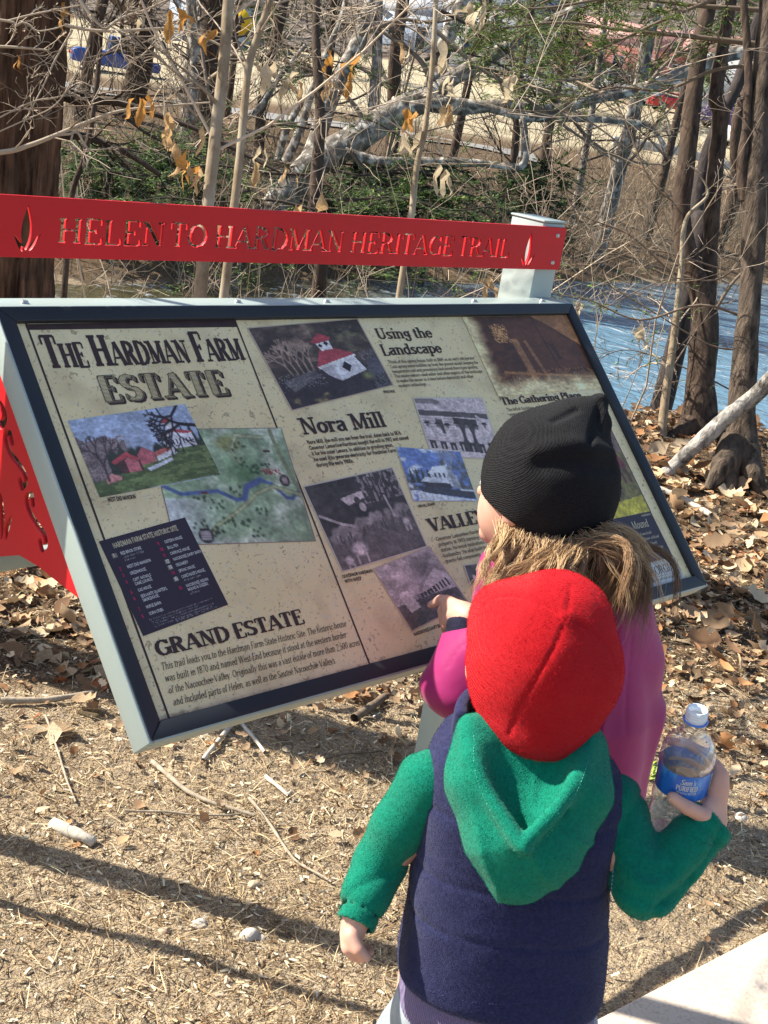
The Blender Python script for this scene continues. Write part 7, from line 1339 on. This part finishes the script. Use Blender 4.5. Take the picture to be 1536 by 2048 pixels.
for k, ((px, py), d, r, ln, lb) in enumerate(far_specs):
    P0 = A(px, py, d); z0 = float(hz(P0[0], P0[1])); rt = empty('bare_tree', (P0[0], P0[1], z0)); tag(rt, lb, 'tree', 'trees on the far bank'); rs = np.random.default_rng(k+60); h = 11.
    pts = [np.array([P0[0]+ln[0]*q*h*2+rs.normal(0, .1), P0[1]+ln[1]*q*h*2+rs.normal(0, .1), z0-.2+q*h]) for q in np.linspace(0, 1, 7)]; limb('trunk', pts, list(np.linspace(r, r*.4, 7)), bk_syc if k in (1, 3, 6, 7) else bk_grey, rt, 9, .06, 4)
    P1 = resample(catmull(pts, 4), 10)[None]; R1 = np.linspace(r, r*.4, 10)[None]; b = MB(); col = (TW_MID, TW_DARK, TW_PALE)[k % 3]
    P2, R2 = kids(P1, R1, 26, .24, .28, 1., .1, .2, .12, 6, r=rs); add_twigs(b, P2, R2, col, 4, .01); P3, R3 = kids(P2, R2, 7, .45, .45, .7, .05, .2, K=5, r=rs); add_twigs(b, P3, R3, col, 3, .006); P4, R4 = kids(P3, R3, 3, .5, .6, .7, 0, .2, K=4, r=rs); add_twigs(b, P4, R4, col, 3, .005); b.build('branches', twig_m, rt, True)
# ---- evergreen bushes across the river
def evergreen(px, py, d, w_, h, n, size, label, cols, seed):
    P0 = A(px, py, d); z0 = float(hz(P0[0], P0[1])); z1 = max(z0, P0[2]-h*.5); rt = empty('evergreen_bush', (P0[0], P0[1], z0)); tag(rt, label, 'bush', 'evergreens on the far bank'); rs = np.random.default_rng(seed)
    st = np.array([[(P0[0], P0[1], z0-.1), (P0[0], P0[1], z1+h*.4), (P0[0]+.1, P0[1], z1+h)]], float); b = MB(); R = np.array([[.06, .04, .02]]); add_twigs(b, st, R, TW_DARK, 5)
    P1, R1 = kids(st, R, n, 0, .5, 1.2, 0, .2, .05, 6, r=rs); ln = w_*rs.uniform(.5, 1.1, n); a = rs.uniform(0, 6.28, n)
    for i in range(n): q_ = np.linspace(0, 1, 6)[:, None]; s0 = np.array([P0[0], P0[1], z1+h*rs.random()]); P1[i] = s0+q_*ln[i]*np.array([math.cos(a[i]), math.sin(a[i]), .05])-q_**2*np.array([0, 0, .25*w_])+rs.normal(0, .04, (6, 3))*q_
    R1[:] = np.linspace(.02, .006, 6); add_twigs(b, P1, R1, TW_DARK, 3); P2, R2 = kids(P1, R1, 9, .4, .5, .8, 0, .15, .1, 4, r=rs, flat=.6); add_twigs(b, P2, R2, TW_DARK, 3, .004); b.build('branches', twig_m, rt, True)
    g = MB(); needles(g, P2, R2, 14, size, cols); needles(g, P1, R1, 16, size, cols); g.build('foliage', green_m, rt)
HD = [(.035, .075, .02), (.06, .11, .03), (.025, .05, .015), (.08, .13, .04)]
evergreen(1075, 405, 27, 1.3, 1.9, 44, .13, 'dark rounded evergreen on the far bank left of the twin trunks', HD, 1); evergreen(330, 345, 22, 1.7, 1.2, 46, .12, 'green bush on the far bank behind the tan sapling', HG_+HL, 2); evergreen(700, 375, 24, 1.7, 1.2, 40, .13, 'low evergreen under the leaning sycamore trunk', HD, 3); evergreen(870, 395, 24, 1.6, 1.2, 36, .13, 'low dark evergreen above the right half of the banner', HD, 4); evergreen(215, 360, 20.5, 1.3, 1.1, 36, .12, 'low green bush just right of the conifer trunk base', HG_, 5)
evergreen(1120, 120, 70, 5., 7., 70, .32, 'large evergreen behind the car park above the white car', HG_+HL, 6); evergreen(560, 10, 75, 4., 7., 50, .34, 'dark evergreen beyond the field right of the yellow sign', HD, 7); evergreen(980, 20, 90, 5., 9., 60, .4, 'evergreen between the far houses at top centre', HG_, 8); evergreen(1470, 60, 95, 5., 7., 50, .4, 'evergreen beyond the car park at upper right', HG_, 9)
# ---- brush on the far bank and grass tangle: nobody could count the stems
def brush(n, s0, s1, t0, t1, hgt, r0, nk, cols, name, label, zoff=0., rel=True):
    t = rng.uniform(t0, t1, n); s = (farshore(t) if rel else 0)+rng.uniform(s0, s1, n); x, y = XY(s, t); z = height(s, t)+zoff; h = hgt*rng.uniform(.5, 1.3, n); K = 5; d = unit(np.stack([rng.normal(0, .35, n), rng.normal(0, .35, n), np.ones(n)], -1)); out = [np.stack([x, y, z-.05], -1)]
    for k in range(K-1): out.append(out[-1]+d*(h/(K-1))[:, None]); d = unit(d+rng.normal(0, .22, (n, 3)))
    P = np.stack(out, 1); R = (r0*rng.uniform(.6, 1.4, (n, 1)))*np.linspace(1, .4, K)[None]; b = MB(); c = palette(n, cols, .25); V, F = tubes(P, R, 3); b.add(V, F, np.repeat(c, K*3, 0)); P2, R2 = kids(P, R, nk[0], .5, .55, .65, .05, .25, .2, 4); V, F = tubes(P2, R2, 3); b.add(V, F, np.repeat(palette(len(P2), cols, .25), 12, 0))
    if nk[1]: P3, R3 = kids(P2, R2, nk[1], .5, .7, .7, 0, .25, .2, 3); V, F = tubes(P3, R3, 3); b.add(V, F, np.repeat(palette(len(P3), cols, .25), 9, 0))
    tag(b.build(name, twig_m, None, True), label, 'brush', kind='stuff')
BC = [(.26, .20, .13), (.36, .29, .20), (.15, .11, .075), (.09, .07, .05), (.46, .39, .29), (.12, .10, .06)]
brush(1900, -.5, 7, -24, 26, 1.7, .010, (6, 3), BC, 'bank_brush', 'tangled leafless brush along the far river bank'); brush(620, 7, 19, -26, 28, 2.2, .013, (6, 2), BC, 'bank_thicket', 'leafless thicket between the far bank and the car park')
brush(800, 122, 200, -130, 120, 11., .12, (9, 3), [(.24, .20, .17), (.32, .28, .24), (.18, .15, .13)], 'hillside_woods', 'grey leafless woods covering the far hillside', rel=False)
brush(260, 1.0, 3.6, -4, 5, .5, .003, (5, 0), [(.34, .26, .18), (.2, .14, .1)], 'near_bank_brush', 'low dead stems on the near bank edge', rel=False) if False else None
# dead stems and snags on the near slope
b = MB(); n = 110; s = rng.uniform(6.6, 9.2, n); t = rng.uniform(-2.4, 1.2, n); x, y = XY(s, t); P = [np.stack([x, y, height(s, t)-.05], -1)]; d = unit(np.stack([rng.normal(0, .5, n), rng.normal(0, .5, n), np.ones(n)], -1)); h = rng.uniform(.5, 2.2, n)
for k in range(5): P.append(P[-1]+d*(h/5)[:, None]); d = unit(d+rng.normal(0, .18, (n, 3)))
P = np.stack(P, 1); R = rng.uniform(.0025, .006, (n, 1))*np.linspace(1, .4, 6)[None]; add_twigs(b, P, R, TW_PALE, 4); P2, R2 = kids(P, R, 6, .45, .55, .7, .05); add_twigs(b, P2, R2, TW_MID, 3, .0015); P3, R3 = kids(P2, R2, 4, .5, .6, .7, 0, K=4); add_twigs(b, P3, R3, TW_PALE, 3, .0013); tag(b.build('near_bank_stems', twig_m, None, True), 'thin leafless stems rising from the near bank slope', 'brush', kind='stuff')
# small green sprig by the bottle
sp = empty('green_sprig', onground(1292, 1560)); tag(sp, 'small bright green sprig growing from the sand between magenta jacket and bottle', 'plant'); P = np.array([[onground(1292, 1566)+UZ*.01, onground(1292, 1550)+UZ*.03, onground(1280, 1520)+UZ*.05], [onground(1292, 1566)+UZ*.01, onground(1305, 1560)+UZ*.03, onground(1318, 1565)+UZ*.03], [onground(1292, 1566)+UZ*.01, onground(1284, 1545)+UZ*.04, onground(1276, 1535)+UZ*.04]]); b = MB(); add_twigs(b, P, np.full((3, 3), .0015), (.2, .25, .06), 3); b.build('stem', twig_m, sp); g = MB(); needles(g, P, None, 90, .022, [(.30, .42, .06), (.22, .34, .05), (.4, .5, .12)], .2, .4); g.build('leaves', green_m, sp)
# ---- trees left of the frame that throw the long shadows over the sand
def shade_tree(gx, gy, k, r, h, label, seed, twigs=10, lean=0.):
    x, y = gx-.547*k, gy+.837*k; z = float(hz(x, y)); rt = empty('bank_tree', (x, y, z)); tag(rt, label, 'tree', 'trees beside the trail'); rs = np.random.default_rng(seed)
    pts = [np.array([x+rs.normal(0, r*.5)+lean*.547*q*h, y+rs.normal(0, r*.5)-lean*.837*q*h, z-.1+q*h]) for q in np.linspace(0, 1, 7)]; limb('trunk', pts, list(np.linspace(r*1.15, r*.6, 7)), bk_grey, rt, 12, .06)
    P1 = resample(catmull(pts, 4), 10)[None]; R1 = np.linspace(r, r*.5, 10)[None]; b = MB(); P2, R2 = kids(P1, R1, twigs, .2, .25, 1., .1, .2, .55, 6, r=rs); add_twigs(b, P2, R2, TW_MID, 4, .003); P3, R3 = kids(P2, R2, 5, .45, .5, .7, r=rs); add_twigs(b, P3, R3, TW_MID, 3, .002); b.build('branches', twig_m, rt, True)
shade_tree(1.173, 1.952, .9, .032, 6.5, 'slim tree just left of the frame, nearest of three beside the trail', 71, 8); shade_tree(1.33, 1.69, .9, .0105, 5.5, 'thinnest sapling left of the frame beside the trail', 72, 4); shade_tree(1.082, 1.794, .75, .0115, 5.5, 'thin sapling left of the frame beside the slim tree', 73, 4); shade_tree(1.60, 2.68, 1.7, .11, 7.5, 'stout trunk just left of the frame behind the red gusset plate', 74, 10)
# ------------------------------------------------------------------ across the river: rail, vehicles, houses, road sign
white_p = M('white_vehicle_paint', (.70, .71, .72), rough=.25, spec=.6); glass_d = M('dark_window_glass', (.02, .03, .04), rough=.08, spec=.8); tyre_m = M('black_tyre_rubber', (.02, .02, .02), rough=.8); rim_m = M('alloy_wheel', (.45, .45, .46), rough=.35, metal=.6)
lamp_r = M('red_lamp_lens', (.45, .01, .01), rough=.3); lamp_w = M('clear_lamp_lens', (.7, .7, .68), rough=.15)
def extr(side, y0, y1):   # side profile (x,z) extruded across y, with slight tumblehome handled by caller
    n = len(side); V = [(x, y0, z) for x, z in side]+[(x, y1, z) for x, z in side]; i = np.arange(n); F = np.stack([i, (i+1) % n, (i+1) % n+n, i+n], -1); return np.array(V, float), [F, np.arange(n)[None, ::-1], (np.arange(n)+n)[None]]
def vehicle(P, yaw, paint, kind, label, scale=1.):
    root = empty({'truck': 'pickup_truck', 'van': 'parked_van', 'suv': 'parked_car'}.get(kind, 'parked_car'), tuple(P)); tag(root, label, {'truck': 'truck', 'van': 'van'}.get(kind, 'car'), 'vehicles in the car park')
    L_ = 4.6; hood = 1.0 if kind != 'van' else 1.25; roof = {'car': 1.45, 'suv': 1.72, 'truck': 1.8, 'van': 2.1}[kind]
    c, s = math.cos(yaw)*scale, math.sin(yaw)*scale
    def W(V): V = np.asarray(V, float).reshape(-1, 3); return np.stack([P[0]+V[:, 0]*c-V[:, 1]*s, P[1]+V[:, 0]*s+V[:, 1]*c, P[2]+V[:, 2]*scale], -1)
    def part(name, V, F, mat, par=root, bv=0): b = MB(); b.add(W(V), F); o = b.build(name, mat, par); (bevel(o, bv) if bv else None); return o
    body = [(-2.25, .32), (-2.3, .62), (-2.22, .92 if kind != 'van' else 1.1), (-1.9, hood), (1.0 if kind != 'truck' else .4, hood+.03), (2.2, hood-.22), (2.32, .62), (2.25, .3), (1.85, .28), (1.78, .55), (1.5, .70), (1.22, .55), (1.15, .26), (-1.05, .26), (-1.12, .55), (-1.4, .70), (-1.68, .55), (-1.75, .28)]
    V, F = extr(body, -.88, .88); part('body', V, F, paint, bv=.05)
    if kind == 'truck': cab = [(-.5, hood), (-.35, roof), (.85, roof), (1.35, hood)]
    elif kind == 'van': cab = [(-2.2, hood-.1), (-2.1, roof), (1.0, roof), (1.7, hood)]
    elif kind == 'suv': cab = [(-2.1, hood), (-1.9, roof), (.4, roof), (1.1, hood)]
    else: cab = [(-1.75, hood), (-1.05, roof), (.25, roof), (1.05, hood)]
    n = 4; V = np.array([(x, sg_*(.84 if k in (0, 3) else .66), z) for sg_ in (-1, 1) for k, (x, z) in enumerate(cab)]); F = [np.array([(0, 1, 5, 4), (1, 2, 6, 5), (2, 3, 7, 6)]), np.array([(3, 2, 1, 0), (4, 5, 6, 7)])]; part('cabin', V, F, paint, bv=.04)
    def inset(q4, k=.86, off=.012):
        q4 = np.array(q4, float); cen = q4.mean(0); nn = unit(np.cross(q4[1]-q4[0], q4[2]-q4[0])); nn = nn*np.sign(nn@(cen-np.array([(cab[0][0]+cab[3][0])/2, 0, (hood+roof)/2]))); return cen+(q4-cen)*k+nn*off
    for sg_ in (0, 1):
        A_, B_, C_, D_ = V[sg_*4], V[sg_*4+1], V[sg_*4+2], V[sg_*4+3]; m1_, m2_ = (A_+D_)/2, (B_+C_)/2
        part('side_window', inset([A_, B_, m2_, m1_], .84), np.arange(4)[None], glass_d); part('side_window', inset([m1_, m2_, C_, D_], .84), np.arange(4)[None], glass_d)
    part('windscreen', inset([V[2], V[6], V[7], V[3]], .86), np.arange(4)[None], glass_d); part('rear_window', inset([V[0], V[4], V[5], V[1]], .84), np.arange(4)[None], glass_d)
    for x in (-1.4, 1.5):
        for y in (-1, 1):
            a = np.array([[(x, y*.70, .33), (x, y*.89, .33)]]); t_, f = tubes(W(a.reshape(-1, 3)).reshape(1, 2, 3), np.array([[.33*scale]*2]), 20); b = MB(); b.add(t_, f); b.add(t_[20:], np.arange(20)[None]); w_ = b.build('wheel', tyre_m, root); t_, f = tubes(W([(x, y*.885, .33), (x, y*.905, .33)]).reshape(1, 2, 3), np.array([[.20*scale, .17*scale]]), 14); b = MB(); b.add(t_, f); b.add(t_[14:], np.arange(14)[None]); b.build('rim', rim_m, w_)
    for y in (-.68, .68):
        for x, nm, mt in ((2.27, 'headlight', lamp_w), (-2.31, 'tail_light', lamp_r)): part(nm, boxv((x-.04, y-.16, .64), (.08, 0, 0), (0, .32, 0), (0, 0, .14)), BQ, mt)
    return root
blue_p = M('blue_vehicle_paint', (.02, .07, .32), rough=.3, spec=.6); red_p = M('red_vehicle_paint', (.45, .01, .02), rough=.3, spec=.6); dk_p = M('dark_blue_paint', (.03, .05, .09), rough=.3, spec=.6); silver_p = M('silver_vehicle_paint', (.42, .45, .48), rough=.3, spec=.6); purple_p = M('violet_vehicle_paint', (.10, .06, .22), rough=.3, spec=.6)
VR = YAW-math.pi/2
for px, py, kind, paint, sc_, yw, lb in ((1085, 190, 'car', white_p, 1., .25, 'white car parked on the pale gravel at upper centre'), (1360, 190, 'car', silver_p, 1., .3, 'silver car parked left of the twin trunks'), (940, 125, 'suv', dk_p, 1., 1.3, 'dark blue car beside the white building'), (1350, 226, 'car', red_p, .8, .2, 'small red car below the silver car'), (1465, 262, 'suv', purple_p, .95, .1, 'violet car with light windows between the right-hand trunks'), (1515, 305, 'truck', white_p, 1., .5, 'white pickup nearest the rail at the right edge'), (1255, 205, 'van', white_p, .9, .15, 'white van half hidden by branches left of the silver car'), (228, 145, 'truck', blue_p, .75, .35, 'blue pickup beyond the river at upper left'), (1180, 165, 'car', silver_p, 1., .2, 'pale car farther back between the white car and the van'), (1010, 150, 'van', white_p, .9, .5, 'white van near the far white building')):
    P = onground(px, py); P[2] = float(hz(P[0], P[1])); vehicle(P, VR+yw, paint, kind, lb, sc_)
# steel guard rail along the lot
gr = MB(); t = np.linspace(6, 24, 40); s = 49.5-.0*t; x, y = XY(s, t); z = height(s, t); root = empty('guard_rail', (x[0], y[0], z[0])); tag(root, 'long pale steel guard rail along the near side of the car park', 'guard rail'); rail_w = M('galvanised_rail', (.55, .55, .53), rough=.4, metal=.3)
P = np.stack([x, y, z+.62], -1)
for dz, hh in ((0, .16),): V = []; [V.append(np.stack([P[:, 0]-FH[0]*o, P[:, 1]-FH[1]*o, P[:, 2]+h_], -1)) for h_, o in ((-.15, .0), (-.10, .04), (-.02, .0), (.02, .0), (.10, .04), (.15, .0))]; V = np.stack(V, 1).reshape(-1, 3); i = np.arange(39)[:, None]*6; j = np.arange(5)[None]; gr.add(V, np.stack([i+j, i+6+j, i+7+j, i+1+j], -1).reshape(-1, 4))
gr.build('rail', rail_w, root)
for k in range(0, 40, 4): b = MB(); b.add(boxv((x[k]+FH[0]*.03, y[k]+FH[1]*.03, z[k]-.1), RH*.1, FH*.08, UZ*.85), BQ); b.build('post', rail_w, root)
# houses
def house(px, py, d, w_, dep, h, rh, wallm, roofm, label, nwin, yaw=0., z=None, name='house'):
    P = A(px, py, d); P[2] = float(hz(P[0], P[1])) if z is None else z; root = empty(name, tuple(P)); tag(root, label, 'building', 'houses beyond the river'); X = RH*math.cos(yaw)+FH*math.sin(yaw); Y = np.cross(UZ, X)
    def Wp(a, b_, c_): return P+X*a+Y*b_+UZ*c_
    b = MB(); b.add([Wp(-w_/2, 0, -.5), Wp(w_/2, 0, -.5), Wp(w_/2, dep, -.5), Wp(-w_/2, dep, -.5), Wp(-w_/2, 0, h), Wp(w_/2, 0, h), Wp(w_/2, dep, h), Wp(-w_/2, dep, h)], BQ); b.build('wall', wallm, root)
    o_ = .4; b = MB(); b.add([Wp(-w_/2-o_, -o_, h+.002), Wp(w_/2+o_, -o_, h+.002), Wp(w_/2+o_, dep+o_, h+.002), Wp(-w_/2-o_, dep+o_, h+.002), Wp(-w_/2-o_, dep/2, h+rh), Wp(w_/2+o_, dep/2, h+rh)], [np.array([(0, 1, 5, 4), (2, 3, 4, 5), (3, 2, 1, 0)]), np.array([(1, 2, 5), (3, 0, 4)])]); b.build('roof', roofm, root)
    for k in range(nwin):
        a = -w_/2+w_*(k+.5)/nwin; dd = (k == nwin//2); hh = (0.05, 2.1) if dd else (1.0, 2.2); b = MB(); b.add(boxv(Wp(a-.5, -.06, hh[0]), X*1., Y*.1, UZ*(hh[1]-hh[0])), BQ); f_ = b.build('door' if dd else 'window', M('white_trim', (.72, .72, .70), rough=.5), root)
        b = MB(); b.add(boxv(Wp(a-.42, -.075, hh[0]+.1), X*.84, Y*.01, UZ*(hh[1]-hh[0]-.2)), BQ); b.build('pane', glass_d, f_)
        if h > 4.5: b = MB(); b.add(boxv(Wp(a-.5, -.06, 3.4), X*1., Y*.1, UZ*1.2), BQ); f_ = b.build('window', MATS['white_trim'], root); b = MB(); b.add(boxv(Wp(a-.42, -.075, 3.5), X*.84, Y*.01, UZ*1.), BQ); b.build('pane', glass_d, f_)
ww = M('white_siding', (.66, .67, .70), (.6, .61, .64), scale=2, rough=.7); rw = M('faded_red_siding', (.34, .12, .10), (.4, .17, .14), scale=2, rough=.8); gw = M('blue_grey_siding', (.36, .42, .52), (.42, .48, .57), scale=2, rough=.8); rr_ = M('rusty_metal_roof', (.42, .20, .17), (.5, .3, .26), scale=1.5, rough=.6); gr_ = M('grey_shingle_roof', (.3, .31, .34), (.38, .39, .42), scale=3, rough=.8)
house(1010, 100, 112, 9, 6, 4.8, 2.0, ww, gr_, 'white house with grey roof at top centre', 4, .2); house(1300, 105, 116, 13, 7, 3., 2.2, rw, rr_, 'long low house with a faded red roof at upper right', 5, -.1); house(425, 95, 100, 7, 5, 3.2, 1.6, gw, gr_, 'blue-grey shed behind the tan saplings', 3, .1); house(1060, 35, 128, 8, 6, 3.2, 2., rw, rr_, 'reddish house half hidden at the very top', 3, .3); house(840, 85, 120, 8, 6, 3., 1.8, gw, gr_, 'pale blue building left of the white house', 3, -.2); house(1490, 150, 112, 9, 6, 3.4, 1.8, ww, rr_, 'white building with rusty roof behind the right-hand trunks', 3, 0)
# yellow warning sign
P = A(480, 44, 46); gz_ = float(hz(P[0], P[1])); ys = empty('warning_sign', (P[0], P[1], gz_)); tag(ys, 'yellow diamond warning sign with dark arrow beyond the river, upper left', 'road sign')
b = MB(); b.add(boxv(np.array([P[0], P[1], gz_-.1])-RH*.04+FH*.03, RH*.08, FH*.06, UZ*(P[2]-gz_+.1)), BQ); b.build('post', rail_w, ys)
def dia(r, off, mat, name, pts=None):
    pts = pts or [(0, -r), (r, 0), (0, r), (-r, 0)]; b = MB(); f = [P+RH*a+UZ*c_-FH*off for a, c_ in pts]; k = [q+FH*.01 for q in f]; n = len(pts); i = np.arange(n); b.add(np.array(f+k), [np.arange(n)[None], (np.arange(n)+n)[None, ::-1], np.stack([i, i+n, (i+1) % n+n, (i+1) % n], -1)]); b.build(name, mat, ys)
dia(.56, .02, M('yellow_reflective_sheet', (.72, .46, .01), rough=.4), 'sign_plate'); dk2 = M('black_sign_print', (.015, .015, .03), rough=.5); dia(0, .035, dk2, 'arrow', [(-.05, -.28), (.06, -.28), (.06, -.02), (-.05, -.02)]); dia(0, .037, dk2, 'arrow_head', [(-.17, -.02), (.18, -.02), (.01, .26)])
